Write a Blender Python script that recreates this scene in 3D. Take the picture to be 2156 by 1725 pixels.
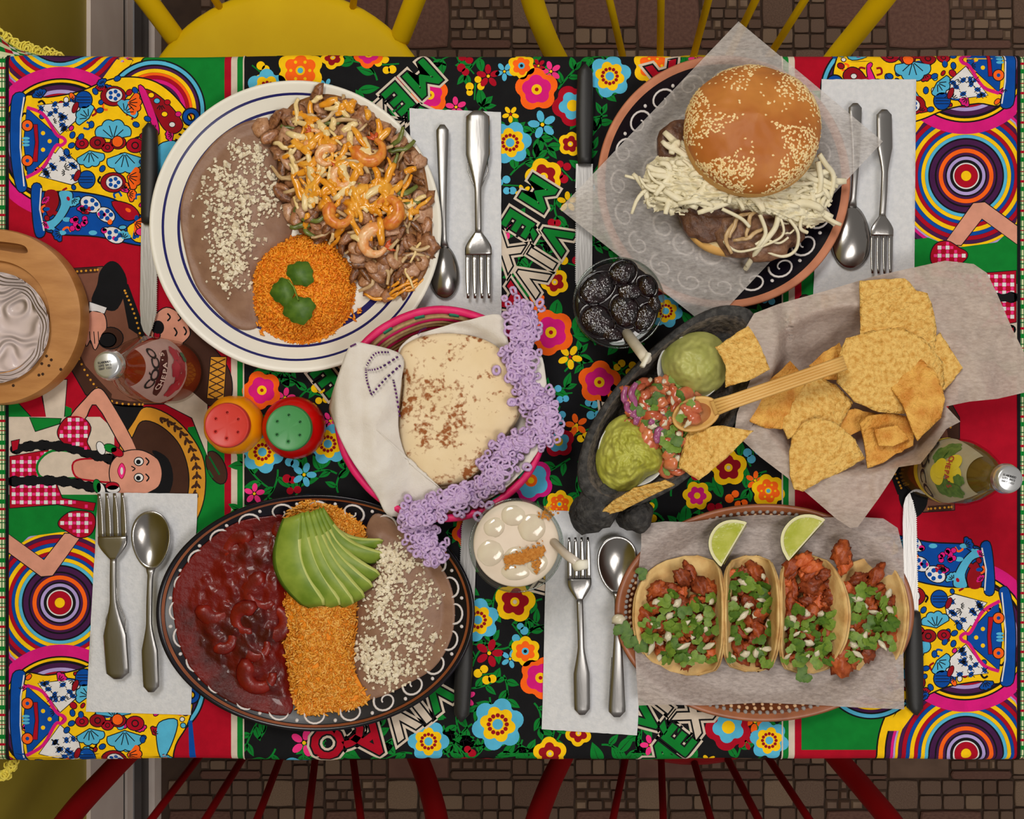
import bpy, bmesh, math, random
from mathutils import Vector, Matrix, noise
from mathutils.geometry import tessellate_polygon
R_ = random.Random(7)
PI = math.pi
sc = bpy.context.scene
for o in list(bpy.data.objects):
    bpy.data.objects.remove(o)
COL = sc.collection

# ------------------------------------------------------------------ camera, world, lights, exposure
T = 0.75                       # height of the table top
CH = 1.2                       # camera above the table top
FP = 2400.0                    # focal length in pixels of a 2156 px wide frame
cam_d = bpy.data.cameras.new('camera')
cam_d.sensor_fit = 'HORIZONTAL'; cam_d.sensor_width = 36.0
cam_d.lens = 36.0 * FP / 2156.0
cam_d.clip_start = 0.02; cam_d.clip_end = 50
cam = bpy.data.objects.new('camera', cam_d); COL.objects.link(cam)
cam.location = (0, 0, T + CH); cam.rotation_euler = (0, 0, 0)
sc.camera = cam

w = bpy.data.worlds.new('world'); sc.world = w; w.use_nodes = True
bg = w.node_tree.nodes['Background']
bg.inputs[0].default_value = (1.0, 0.93, 0.86, 1); bg.inputs[1].default_value = 0.30

def area_light(name, loc, size, power, col=(1, 1, 1), target=(0, 0, T)):
    d = bpy.data.lights.new(name, 'AREA'); d.shape = 'RECTANGLE'; d.size = size[0]; d.size_y = size[1]
    d.energy = power; d.color = col
    o = bpy.data.objects.new(name, d); COL.objects.link(o); o.location = loc
    o.rotation_euler = (Vector(target) - Vector(loc)).to_track_quat('-Z', 'Y').to_euler()
    return o
area_light('ceiling_lamp_back_offscreen', (-0.55, 0.75, T + 1.95), (0.9, 0.6), 31, (1.0, 0.96, 0.91), (-0.1, 0.1, T))
area_light('ceiling_lamp_front_offscreen', (0.65, -0.55, T + 2.0), (1.0, 0.6), 15.5, (1.0, 0.95, 0.90), (0.15, 0, T))
sc.view_settings.view_transform = 'Standard'; sc.view_settings.look = 'None'
sc.view_settings.exposure = 0.0; sc.view_settings.gamma = 1.0
sc.view_settings.use_curve_mapping = False

# ------------------------------------------------------------------ helpers
def P(px, py, h=0.0):
    """the point at height h above the table that stands under picture position (px, py)"""
    k = (CH - h) / FP
    return Vector(((px - 1078) * k, (862.5 - py) * k, T + h))
def LEN(n, h=0.0):
    return n * (CH - h) / FP
def lin(c):
    c /= 255.0
    return c / 12.92 if c <= 0.04045 else ((c + 0.055) / 1.055) ** 2.4
def rgb(*c):
    if len(c) == 1: c = c[0]
    return (lin(c[0]), lin(c[1]), lin(c[2]), 1.0)

MATS = {}
def mat(name, c, rough=0.6, c2=None, scale=60.0, bump=0.0, bscale=None, metal=0.0, spec=0.5, trans=0.0, ior=1.45,
        coat=0.0, sss=0.0, contrast=(0.35, 0.65), detail=4.0, bdist=0.001, stretch=None, sheen=0.0, alpha=None):
    if name in MATS: return MATS[name]
    m = bpy.data.materials.new(name); m.use_nodes = True
    nt = m.node_tree; b = nt.nodes['Principled BSDF']
    b.inputs['Base Color'].default_value = rgb(c); b.inputs['Roughness'].default_value = rough
    b.inputs['Metallic'].default_value = metal; b.inputs['IOR'].default_value = ior
    b.inputs['Specular IOR Level'].default_value = spec
    b.inputs['Transmission Weight'].default_value = trans; b.inputs['Coat Weight'].default_value = coat
    b.inputs['Sheen Weight'].default_value = sheen
    if sss > 0:
        b.inputs['Subsurface Weight'].default_value = sss; b.inputs['Subsurface Radius'].default_value = (0.004, 0.002, 0.001)
        b.inputs['Subsurface Scale'].default_value = 1.0
    tc = nt.nodes.new('ShaderNodeTexCoord'); src = tc.outputs['Object']
    if stretch:
        mp = nt.nodes.new('ShaderNodeMapping'); mp.inputs['Scale'].default_value = stretch
        nt.links.new(src, mp.inputs['Vector']); src = mp.outputs['Vector']
    if c2 is not None:
        n = nt.nodes.new('ShaderNodeTexNoise'); n.inputs['Scale'].default_value = scale; n.inputs['Detail'].default_value = detail
        nt.links.new(src, n.inputs['Vector'])
        r = nt.nodes.new('ShaderNodeValToRGB')
        r.color_ramp.elements[0].position = contrast[0]; r.color_ramp.elements[0].color = rgb(c)
        r.color_ramp.elements[1].position = contrast[1]; r.color_ramp.elements[1].color = rgb(c2)
        nt.links.new(n.outputs[0], r.inputs[0]); nt.links.new(r.outputs[0], b.inputs['Base Color'])
    if bump > 0:
        n2 = nt.nodes.new('ShaderNodeTexNoise'); n2.inputs['Scale'].default_value = bscale or scale; n2.inputs['Detail'].default_value = 3
        nt.links.new(src, n2.inputs['Vector'])
        bp = nt.nodes.new('ShaderNodeBump'); bp.inputs['Strength'].default_value = bump; bp.inputs['Distance'].default_value = bdist
        nt.links.new(n2.outputs[0], bp.inputs['Height']); nt.links.new(bp.outputs[0], b.inputs['Normal'])
    MATS[name] = m
    return m

def thin_mat(name, c, see=0.3, transl=0.4, rough=0.5, c2=None, scale=60, bump=0.3, bscale=200, fibre=False):
    """waxed paper: diffuse + translucent + a share let straight through"""
    m = bpy.data.materials.new(name); m.use_nodes = True; nt = m.node_tree
    for n in list(nt.nodes): nt.nodes.remove(n)
    out = nt.nodes.new('ShaderNodeOutputMaterial')
    pr = nt.nodes.new('ShaderNodeBsdfPrincipled'); pr.inputs['Roughness'].default_value = rough
    tl = nt.nodes.new('ShaderNodeBsdfTranslucent'); tp = nt.nodes.new('ShaderNodeBsdfTransparent')
    tl.inputs[0].default_value = rgb(c)
    tc = nt.nodes.new('ShaderNodeTexCoord')
    n = nt.nodes.new('ShaderNodeTexNoise'); n.inputs['Scale'].default_value = scale; n.inputs['Detail'].default_value = 6
    n.inputs['Roughness'].default_value = 0.7
    mp = nt.nodes.new('ShaderNodeMapping'); mp.inputs['Rotation'].default_value = (0, 0, 0.7); mp.inputs['Scale'].default_value = (1, 2.6, 1) if fibre else (1, 1, 1)
    nt.links.new(tc.outputs['Object'], mp.inputs['Vector']); nt.links.new(mp.outputs['Vector'], n.inputs['Vector'])
    r = nt.nodes.new('ShaderNodeValToRGB'); r.color_ramp.elements[0].position = 0.36; r.color_ramp.elements[1].position = 0.64
    r.color_ramp.elements[0].color = rgb(c); r.color_ramp.elements[1].color = rgb(c2 or c)
    nt.links.new(n.outputs[0], r.inputs[0]); nt.links.new(r.outputs[0], pr.inputs['Base Color'])
    n2 = nt.nodes.new('ShaderNodeTexNoise'); n2.inputs['Scale'].default_value = bscale; n2.inputs['Detail'].default_value = 4
    nt.links.new(tc.outputs['Object'], n2.inputs['Vector'])
    bp = nt.nodes.new('ShaderNodeBump'); bp.inputs['Strength'].default_value = bump; bp.inputs['Distance'].default_value = 0.001
    nt.links.new(n2.outputs[0], bp.inputs['Height']); nt.links.new(bp.outputs[0], pr.inputs['Normal'])
    m1 = nt.nodes.new('ShaderNodeMixShader'); m1.inputs[0].default_value = transl
    nt.links.new(pr.outputs[0], m1.inputs[1]); nt.links.new(tl.outputs[0], m1.inputs[2])
    m2 = nt.nodes.new('ShaderNodeMixShader'); m2.inputs[0].default_value = see
    nt.links.new(m1.outputs[0], m2.inputs[1]); nt.links.new(tp.outputs[0], m2.inputs[2])
    nt.links.new(m2.outputs[0], out.inputs[0])
    MATS[name] = m
    return m

def glass_mat(name, c=(235, 240, 238), rough=0.0, ior=1.3, see=0.45):
    """thin-walled clear glass: part mirror, part tinted see-through"""
    m = bpy.data.materials.new(name); m.use_nodes = True; nt = m.node_tree
    for n in list(nt.nodes): nt.nodes.remove(n)
    out = nt.nodes.new('ShaderNodeOutputMaterial')
    tp = nt.nodes.new('ShaderNodeBsdfTransparent'); tp.inputs[0].default_value = rgb(c)
    gl = nt.nodes.new('ShaderNodeBsdfGlossy'); gl.inputs['Roughness'].default_value = 0.06
    lw = nt.nodes.new('ShaderNodeLayerWeight'); lw.inputs[0].default_value = 0.5
    pw = nt.nodes.new('ShaderNodeMath'); pw.operation = 'POWER'; pw.inputs[1].default_value = 5.0; nt.links.new(lw.outputs['Facing'], pw.inputs[0])
    fr = nt.nodes.new('ShaderNodeMath'); fr.operation = 'MULTIPLY_ADD'; fr.inputs[1].default_value = 0.30; fr.inputs[2].default_value = 0.05; nt.links.new(pw.outputs[0], fr.inputs[0])
    mx = nt.nodes.new('ShaderNodeMixShader')
    nt.links.new(fr.outputs[0], mx.inputs[0]); nt.links.new(tp.outputs[0], mx.inputs[1]); nt.links.new(gl.outputs[0], mx.inputs[2])
    nt.links.new(mx.outputs[0], out.inputs[0])
    MATS[name] = m
    return m

class MB:
    """collects faces for ONE mesh object"""
    def __init__(s): s.v = []; s.f = []; s.m = []
    def add(s, verts, faces, mi=0):
        o = len(s.v); s.v += [tuple(v) for v in verts]
        for f in faces: s.f.append(tuple(i + o for i in f)); s.m.append(mi)
    def box(s, c, d, mi=0, rot=None):
        x, y, z = d[0] / 2, d[1] / 2, d[2] / 2
        vs = [Vector((a * x, b * y, e * z)) for e in (-1, 1) for a, b in ((-1, -1), (1, -1), (1, 1), (-1, 1))]
        if rot is not None: vs = [rot @ v for v in vs]
        s.add([v + Vector(c) for v in vs], [(3, 2, 1, 0), (4, 5, 6, 7), (0, 1, 5, 4), (1, 2, 6, 5), (2, 3, 7, 6), (3, 0, 4, 7)], mi)
    def lathe(s, prof, seg=48, sx=1, sy=1, c=(0, 0, 0), mi=0, mis=None, wob=None, cap0=False, cap1=False, rot=None):
        vs = []
        for r, z in prof:
            for k in range(seg):
                a = 2 * PI * k / seg
                rr = r * (wob(a, z) if wob else 1)
                v = Vector((rr * math.cos(a) * sx, rr * math.sin(a) * sy, z))
                if rot is not None: v = rot @ v
                vs.append(v + Vector(c))
        base = len(s.v); s.v += [tuple(v) for v in vs]
        for i in range(len(prof) - 1):
            for k in range(seg):
                k2 = (k + 1) % seg
                s.f.append((base + i * seg + k, base + i * seg + k2, base + (i + 1) * seg + k2, base + (i + 1) * seg + k))
                s.m.append(mis[i] if mis else mi)
        if cap0: s.f.append(tuple(base + k for k in range(seg))[::-1]); s.m.append(mis[0] if mis else mi)
        if cap1: s.f.append(tuple(base + (len(prof) - 1) * seg + k for k in range(seg))); s.m.append(mis[-1] if mis else mi)
    def tube(s, pts, r, seg=8, mi=0, closed=False, caps=True, flat=1.0):
        pts = [Vector(p) for p in pts]; n = len(pts)
        rs = r if isinstance(r, (list, tuple)) else [r] * n
        base = len(s.v); up = Vector((0, 0, 1)); prev = None
        for i, p in enumerate(pts):
            if closed: t = pts[(i + 1) % n] - pts[i - 1]
            else: t = pts[min(i + 1, n - 1)] - pts[max(i - 1, 0)]
            if t.length < 1e-9: t = Vector((0, 0, 1))
            t.normalize()
            if prev is None:
                a = up.cross(t)
                if a.length < 1e-3: a = Vector((1, 0, 0)).cross(t)
            else:
                a = prev - t * prev.dot(t)
                if a.length < 1e-6: a = up.cross(t)
            a.normalize(); prev = a; b = t.cross(a)
            for k in range(seg):
                q = 2 * PI * k / seg
                s.v.append(tuple(p + a * math.cos(q) * rs[i] + b * math.sin(q) * rs[i] * flat))
        m = n if closed else n - 1
        for i in range(m):
            j = (i + 1) % n
            for k in range(seg):
                k2 = (k + 1) % seg
                s.f.append((base + i * seg + k, base + i * seg + k2, base + j * seg + k2, base + j * seg + k)); s.m.append(mi)
        if caps and not closed:
            s.f.append(tuple(base + k for k in range(seg))[::-1]); s.m.append(mi)
            s.f.append(tuple(base + (n - 1) * seg + k for k in range(seg))); s.m.append(mi)
    def prism(s, outline, z0, z1, mi=0, bev=0.0):
        """outline: list of (x, y) or Vectors, extruded straight up"""
        pts = [(p[0], p[1]) for p in outline]; n = len(pts)
        cx = sum(p[0] for p in pts) / n; cy = sum(p[1] for p in pts) / n
        rings = [(0, z0), (0, z1 - bev), (bev, z1)] if bev else [(0, z0), (0, z1)]
        base = len(s.v)
        for ins, z in rings:
            for x, y in pts:
                d = math.hypot(x - cx, y - cy) or 1
                k = max(0.0, 1 - ins / d); s.v.append((cx + (x - cx) * k, cy + (y - cy) * k, z))
        for i in range(len(rings) - 1):
            for k in range(n):
                k2 = (k + 1) % n
                s.f.append((base + i * n + k, base + i * n + k2, base + (i + 1) * n + k2, base + (i + 1) * n + k)); s.m.append(mi)
        for tri in tessellate_polygon([[Vector((x, y, 0)) for x, y in pts]]):
            s.f.append(tuple(base + i for i in tri)); s.m.append(mi)
            s.f.append(tuple(base + (len(rings) - 1) * n + i for i in tri)); s.m.append(mi)
    def radial(s, outline, centre, hf, rings=14, mi=0, base_h=None, pw=1.0):
        """sheet or mound over a picture-position outline: hf(t, angle index, px, py) gives the height above the table"""
        n = len(outline); b0 = len(s.v)
        cx, cy = centre
        s.v.append(tuple(P(cx, cy, hf(0, 0, cx, cy))))
        for i in range(1, rings + 1):
            t = (i / rings) ** pw
            for k, (x, y) in enumerate(outline):
                px = cx + (x - cx) * t; py = cy + (y - cy) * t
                s.v.append(tuple(P(px, py, hf(t, k / n, px, py))))
        for k in range(n):
            s.f.append((b0, b0 + 1 + (k + 1) % n, b0 + 1 + k)); s.m.append(mi)
        for i in range(rings - 1):
            for k in range(n):
                k2 = (k + 1) % n; a = b0 + 1 + i * n
                s.f.append((a + k, a + k2, a + n + k2, a + n + k)); s.m.append(mi)
        if callable(base_h):                        # skirt that follows the plate under it
            a = b0 + 1 + (rings - 1) * n; c0 = len(s.v)
            for k, (x, y) in enumerate(outline):
                v = s.v[a + k]; s.v.append((v[0], v[1], T + base_h(x, y)))
            for k in range(n):
                k2 = (k + 1) % n; s.f.append((a + k, a + k2, c0 + k2, c0 + k)); s.m.append(mi)
        elif base_h is not None:                    # close it down to the plate
            a = b0 + 1 + (rings - 1) * n; c0 = len(s.v)
            for k, (x, y) in enumerate(outline):
                v = s.v[a + k]; s.v.append((v[0], v[1], T + base_h))
            for k in range(n):
                k2 = (k + 1) % n
                s.f.append((a + k, a + k2, c0 + k2, c0 + k)); s.m.append(mi)
            s.f.append(tuple(c0 + k for k in range(n))); s.m.append(mi)
    def build(s, name, mats, parent=None, smooth=True, origin=None, fix=True):
        me = bpy.data.meshes.new(name)
        vs = s.v
        if origin is not None:
            o0 = Vector(origin); vs = [tuple(Vector(v) - o0) for v in vs]
        me.from_pydata(vs, [], s.f)
        if not isinstance(mats, (list, tuple)): mats = [mats]
        for m in mats: me.materials.append(m)
        if len(mats) > 1: me.polygons.foreach_set('material_index', s.m)
        if smooth: me.polygons.foreach_set('use_smooth', [True] * len(me.polygons))
        if fix and len(me.polygons) < 60000:
            bm = bmesh.new(); bm.from_mesh(me); bmesh.ops.recalc_face_normals(bm, faces=bm.faces); bm.to_mesh(me); bm.free()
        me.update()
        ob = bpy.data.objects.new(name, me); COL.objects.link(ob)
        if origin is not None: ob.location = origin
        if parent is not None:
            ob.parent = parent
            if parent.type == 'EMPTY' or parent.location.length > 0:
                pm = Matrix.LocRotScale(parent.location, parent.rotation_euler, parent.scale)
                if parent.parent is not None:
                    pp = parent.parent; pm = Matrix.LocRotScale(pp.location, pp.rotation_euler, pp.scale) @ parent.matrix_parent_inverse @ pm
                ob.matrix_parent_inverse = pm.inverted()
        return ob

def tag(o, label=None, cat=None, group=None, kind=None):
    if label: o['label'] = label
    if cat: o['category'] = cat
    if group: o['group'] = group
    if kind: o['kind'] = kind
    return o
def thing(name, loc, label, cat, group=None, rz=0.0):
    o = bpy.data.objects.new(name, None); COL.objects.link(o); o.empty_display_size = 0.02
    o.location = loc; o.rotation_euler = (0, 0, rz)
    return tag(o, label, cat, group)
def solid(o, t, off=-1):
    m = o.modifiers.new('thickness', 'SOLIDIFY'); m.thickness = t; m.offset = off; return o
def subsurf(o, n=1):
    m = o.modifiers.new('smooth', 'SUBSURF'); m.levels = n; m.render_levels = n; return o
def auto(o, ang=40):
    me = o.data; bm = bmesh.new(); bm.from_mesh(me)
    for e in bm.edges:
        if len(e.link_faces) == 2 and e.calc_face_angle(0) > math.radians(ang): e.smooth = False
    bm.to_mesh(me); bm.free(); return o
def carve(o, cutters):
    """cut real holes: every cutter mesh is taken out of o and thrown away"""
    bm = bmesh.new(); bm.from_mesh(o.data); bmesh.ops.remove_doubles(bm, verts=bm.verts, dist=1e-6); bmesh.ops.dissolve_degenerate(bm, edges=bm.edges, dist=1e-7)
    bmesh.ops.recalc_face_normals(bm, faces=bm.faces); bm.to_mesh(o.data); bm.free()
    mb = MB()
    for c in cutters: mb.add(c.v, c.f)
    cu = mb.build('cutter', o.data.materials[0], smooth=False); m = o.modifiers.new('cut', 'BOOLEAN'); m.object = cu; m.solver = 'EXACT'; m.operation = 'DIFFERENCE'
    bpy.context.view_layer.update(); dg = bpy.context.evaluated_depsgraph_get(); me = bpy.data.meshes.new_from_object(o.evaluated_get(dg)); o.modifiers.clear(); o.data = me
    bpy.data.objects.remove(cu); return auto(o, 35)
def crom(pts, n=8, closed=False):
    """smooth curve through points (any dimension)"""
    out = []; m = len(pts); rng = range(m if closed else m - 1)
    for i in rng:
        if closed: p0, p1, p2, p3 = pts[i - 1], pts[i], pts[(i + 1) % m], pts[(i + 2) % m]
        else: p0, p1, p2, p3 = pts[max(i - 1, 0)], pts[i], pts[i + 1], pts[min(i + 2, m - 1)]
        for k in range(n):
            t = k / n
            out.append(tuple(0.5 * ((2 * b) + (-a + c) * t + (2 * a - 5 * b + 4 * c - d) * t * t + (-a + 3 * b - 3 * c + d) * t ** 3)
                             for a, b, c, d in zip(p0, p1, p2, p3)))
    if not closed: out.append(tuple(pts[-1]))
    return out
def ellipse(cx, cy, a, b, n=64, rot=0.0):
    o = []
    for k in range(n):
        q = 2 * PI * k / n; x, y = a * math.cos(q), b * math.sin(q)
        o.append((cx + x * math.cos(rot) - y * math.sin(rot), cy + x * math.sin(rot) + y * math.cos(rot)))
    return o
def resample(pts, step):
    out = []; n = len(pts)
    for i in range(n):
        a, b = pts[i], pts[(i + 1) % n]
        d = math.hypot(b[0] - a[0], b[1] - a[1]); k = max(1, int(d / step))
        for j in range(k): out.append((a[0] + (b[0] - a[0]) * j / k, a[1] + (b[1] - a[1]) * j / k))
    return out
def nz(x, y, z=0.0): return noise.noise(Vector((x, y, z)))
def inside(p, poly):
    x, y = p; r = False; n = len(poly); j = n - 1
    for i in range(n):
        xi, yi = poly[i]; xj, yj = poly[j]
        if (yi > y) != (yj > y) and x < (xj - xi) * (y - yi) / (yj - yi) + xi: r = not r
        j = i
    return r
def rand_in(poly, rnd=None):
    rnd = rnd or R_
    xs = [p[0] for p in poly]; ys = [p[1] for p in poly]
    while True:
        p = (rnd.uniform(min(xs), max(xs)), rnd.uniform(min(ys), max(ys)))
        if inside(p, poly): return p
def erot(x, y, z): return Matrix.Rotation(z, 3, 'Z') @ Matrix.Rotation(y, 3, 'Y') @ Matrix.Rotation(x, 3, 'X')
def link_copy(src, name, mw, label=None, cat=None, group=None):
    """a further individual that shares the mesh of src"""
    o = bpy.data.objects.new(name, src.data); COL.objects.link(o); o.matrix_world = mw
    return tag(o, label, cat, group)
# ------------------------------------------------------------------ setting: floor, wall, trims
FH = -T                                                     # floor height relative to the table top
grout = mat('grout', (62, 46, 36), 0.9, (74, 56, 44), 30, 0.3)
stone_m = [mat('floor_stone_a', (92, 68, 54), 0.75, (110, 84, 68), 22, 0.5, 90),
           mat('floor_stone_b', (100, 76, 62), 0.75, (120, 96, 80), 25, 0.5, 90),
           mat('floor_stone_c', (96, 62, 52), 0.75, (114, 80, 66), 18, 0.5, 90),
           mat('floor_stone_d', (116, 92, 74), 0.75, (140, 116, 94), 30, 0.5, 90)]
mb = MB(); mb.box((0.7, 0, -0.02), (2.62, 2.8, 0.04))
floor = tag(mb.build('floor', grout, smooth=False), 'brown floor of cobble-pattern stone tiles', None, None, 'structure')
def stone_mesh(m):
    b = MB(); vs = []
    for z, ins in ((0, 0), (0.7, 0), (1, 0.022)):
        for q in range(12):
            a = 2 * PI * (q + .5) / 12; c_, s_ = math.cos(a), math.sin(a); e = 0.16
            r = (abs(c_) ** (2 / e) + abs(s_) ** (2 / e)) ** (-e / 2)
            vs.append(((0.5 - ins) * r * c_, (0.5 - ins) * r * s_, z))
    fs = [tuple(range(24, 36))]
    for i in range(2):
        for k in range(12):
            k2 = (k + 1) % 12; fs.append((i * 12 + k, i * 12 + k2, i * 12 + 12 + k2, i * 12 + 12 + k))
    b.add(vs, fs)
    o = b.build('stone', m, smooth=False); me = o.data; bpy.data.objects.remove(o); return me
stone_me = [stone_mesh(m) for m in stone_m]
def band(kind):
    """rects (x0, y0, x1, y1) in a 526 x 128 strip"""
    r = []
    def grid(x0, y0, x1, y1, nx, ny, jit=0.0):
        for j in range(ny):
            xs = [0] + sorted((i + R_.uniform(-jit, jit)) / nx for i in range(1, nx)) + [1]
            for i in range(nx):
                r.append((x0 + (x1 - x0) * xs[i], y0 + (y1 - y0) * j / ny, x0 + (x1 - x0) * xs[i + 1], y0 + (y1 - y0) * (j + 1) / ny))
    if kind == 0:
        r.append((0, 0, 132, 128)); grid(132, 20, 262, 128, 5, 5, 0.3); r.append((132, 0, 262, 20))
        r.append((262, 44, 328, 128)); grid(262, 10, 328, 44, 2, 1); r.append((262, 0, 328, 10)); grid(328, 0, 395, 128, 2, 4, 0.1)
        r.append((395, 44, 526, 128)); grid(395, 10, 526, 44, 4, 1, 0.1); r.append((395, 0, 526, 10))
    else:
        grid(0, 64, 66, 128, 1, 1); r.append((0, 0, 66, 64)); grid(66, 64, 200, 128, 3, 2, 0.2); r.append((66, 0, 200, 64))
        grid(200, 0, 265, 128, 2, 4, 0.15); grid(265, 70, 395, 128, 2, 1); grid(265, 36, 395, 70, 4, 1, 0.15); r.append((265, 0, 395, 36))
        grid(395, 64, 526, 128, 5, 3, 0.25); r.append((395, 0, 526, 64))
    return r
pieces = []
for by in range(-14, 14):
    y0 = -10 + by * 128
    for bx in range(-2, 6):
        x0 = 815 - 1078 + bx * 526 + (0 if by % 2 else 0)
        for a in band(by % 2):
            X0, Y0, X1, Y1 = [(x0 + a[0]) / 1230.8, (y0 + a[1]) / 1230.8, (x0 + a[2]) / 1230.8, (y0 + a[3]) / 1230.8]
            if X0 < -0.6 or X1 > 1.98 or abs(Y0) > 1.36 or abs(Y1) > 1.36: continue
            pieces.append((X0, Y0, X1, Y1))
def in_view(p):
    cx, cy = (p[0] + p[2]) / 2, (p[1] + p[3]) / 2
    return abs(cx) < 0.9 and abs(cy) < 0.715 and abs(cy) > 0.585
pieces.sort(key=lambda p: (not in_view(p), -(p[2] - p[0]) * (p[3] - p[1])))
g = 0.0026; mbr = MB()
for i, (X0, Y0, X1, Y1) in enumerate(pieces):
    k = R_.choice((0, 0, 1, 1, 3)) if (X1 - X0) < 0.06 else R_.choice((0, 2, 2, 2))
    hh = R_.uniform(0.004, 0.0065)
    if i < 290 and in_view((X0, Y0, X1, Y1)):
        o = bpy.data.objects.new('stone', stone_me[k]); COL.objects.link(o); o.parent = floor
        o.location = ((X0 + X1) / 2, (Y0 + Y1) / 2, 0.0); o.scale = (X1 - X0 - g, Y1 - Y0 - g, hh)
    else:
        x0, x1, y0, y1 = X0 + g / 2, X1 - g / 2, Y0 + g / 2, Y1 - g / 2
        e = 0.0025
        mbr.add([(x0, y0, 0), (x1, y0, 0), (x1, y1, 0), (x0, y1, 0), (x0 + e, y0 + e, hh), (x1 - e, y0 + e, hh), (x1 - e, y1 - e, hh), (x0 + e, y1 - e, hh)],
                [(4, 5, 6, 7), (0, 1, 5, 4), (1, 2, 6, 5), (2, 3, 7, 6), (3, 0, 4, 7)], k)
ob = mbr.build('outlying_stones', stone_m, floor, smooth=False, fix=False); ob['kind'] = 'stuff'

WX = -0.61
wall_m = mat('wall_olive', (158, 140, 40), 0.55, (172, 152, 52), 5, 0.1, 40)
mb = MB(); mb.box((WX - 0.05, 0, 1.35 + 0.158), (0.1, 2.8, 2.7 - 0.316)); 
wall = tag(mb.build('wall_left', wall_m, smooth=False), 'olive yellow painted wall at the table end', None, None, 'structure')
white_trim = mat('trim_white', (226, 210, 200), 0.5, (234, 220, 210), 20, 0.1)
black_gap = mat('trim_black', (16, 14, 15), 0.4)  # dark gaps between the trim boards; their shade is put into this colour
grey_trim = mat('trim_metal', (140, 142, 146), 0.35, metal=0.7)
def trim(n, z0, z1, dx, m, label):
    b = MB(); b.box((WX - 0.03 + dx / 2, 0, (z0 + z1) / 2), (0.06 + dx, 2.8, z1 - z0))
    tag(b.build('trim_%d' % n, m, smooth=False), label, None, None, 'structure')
trim(1, 0.178, 0.316, 0.006, white_trim, 'off-white skirting board along the olive wall')
trim(2, 0.154, 0.178, 0.0, black_gap, 'dark gap below the off-white board, its shade coloured black')
trim(3, 0.127, 0.154, 0.004, white_trim, 'narrow off-white strip near the floor')
trim(4, 0.092, 0.127, 0.006, grey_trim, 'grey metal strip near the floor')
trim(5, 0.036, 0.092, 0.0, black_gap, 'recessed gap near the floor, its shade coloured black')
trim(6, 0.0, 0.036, 0.010, white_trim, 'off-white bottom strip on the floor')

# ------------------------------------------------------------------ table
wood_dark = mat('table_dark', (52, 34, 24), 0.5, (70, 46, 32), 40, 0.1, stretch=(1, 8, 1))
blackm = mat('black_metal', (20, 20, 21), 0.45)
TX0, TX1, TY0, TY1 = -0.588, 0.60, -0.362, 0.366
tb = thing('dining_table', (0, 0, 0), 'rectangular dining table under the printed cloth', 'table')
mb = MB(); mb.box(((TX0 + TX1) / 2, (TY0 + TY1) / 2, T - 0.0185), (TX1 - TX0, TY1 - TY0, 0.03)); mb.build('table_top', wood_dark, tb, False)
for sx in (-0.38, 0.345):
    mb = MB(); mb.lathe([(0.035, 0.03), (0.035, T - 0.0335)], 20, c=(sx, 0, 0), cap1=True); mb.build('leg', blackm, tb)
    mb = MB(); mb.box((sx, 0, 0.022), (0.07, 0.50, 0.03)); mb.build('foot', blackm, tb, False)

# ------------------------------------------------------------------ chairs
def chair(px, py, flip, rot, m, m_leg, label, group):
    k = (CH + 0.30) / FP
    c = Vector(((px - 1078) * k, (862.5 - py) * k, 0.45))
    root = thing('metal_chair', (c.x, c.y, 0), label, 'chair', group)
    Rm = Matrix.Rotation(rot + (PI if flip else 0), 3, 'Z')
    def W(x, y, z): return c + Rm @ Vector((x, y, z))
    b = MB()
    prof = [(0.0, 0.0), (0.10, 0.0005), (0.17, 0.002), (0.19, 0.003), (0.199, 0.002), (0.204, -0.004), (0.205, -0.012), (0.20, -0.018), (0.0, -0.018)]
    b.lathe(prof, 72, c=c); b.build('seat', m, root)
    b = MB(); hp = []
    right = [(0.148, 0.140, -0.010), (0.174, 0.178, 0.04), (0.196, 0.205, 0.09), (0.216, 0.235, 0.17), (0.222, 0.275, 0.28), (0.19, 0.31, 0.38), (0.10, 0.335, 0.44)]
    top = [(0, 0.342, 0.455)]
    full = [(-x, y, z) for x, y, z in right] + top + right[::-1]
    pts = crom(full, 6)
    b.tube([W(*p) for p in pts], 0.0135, 12); b.build('back_frame', m, root)
    for s in (-2, -1, 0, 1, 2):
        x0 = s * 0.043; x1 = s * 0.088
        y1 = 0.342 - 0.012 * (s / 2) ** 2 - 0.004; z1 = 0.455 - 0.06 * (s / 2) ** 2
        b = MB(); b.tube([W(x0, 0.198 - 0.022 * (s / 2) ** 2, -0.006), W((x0 + x1) / 2, 0.25, z1 * 0.45), W(x1, y1, z1)], 0.0048, 8); b.build('spindle', m, root)
    for sx in (-1, 1):
        b = MB(); b.tube([W(sx * 0.11, -0.12, -0.015), W(sx * 0.175, -0.18, -0.446)], [0.013, 0.0115], 10); b.build('leg', m, root)
        b = MB(); b.tube([W(sx * 0.12, 0.12, -0.015), W(sx * 0.17, 0.21, -0.446)], [0.013, 0.0115], 10); b.build('leg', m_leg, root)
    b = MB(); b.tube([W(0.15 * math.cos(q * PI / 12), 0.0 + 0.16 * math.sin(q * PI / 12), -0.22) for q in range(24)], 0.006, 8, closed=True); b.build('stretcher_ring', m, root)
yellow_m = mat('chair_yellow', (226, 186, 4), 0.6, (232, 194, 8), 12, spec=0.2)
red_m = mat('chair_red', (122, 4, 8), 0.6, (132, 7, 11), 12, spec=0.2)
chair(603, 301, False, 0.0, yellow_m, yellow_m, 'yellow metal chair with its round seat pulled out beside the olive wall', 'yellow spindle-back chairs')
chair(1472, 440, False, 0.04, yellow_m, yellow_m, 'yellow metal spindle-back chair behind the sandwich plate, tucked under the table', 'yellow spindle-back chairs')
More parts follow.
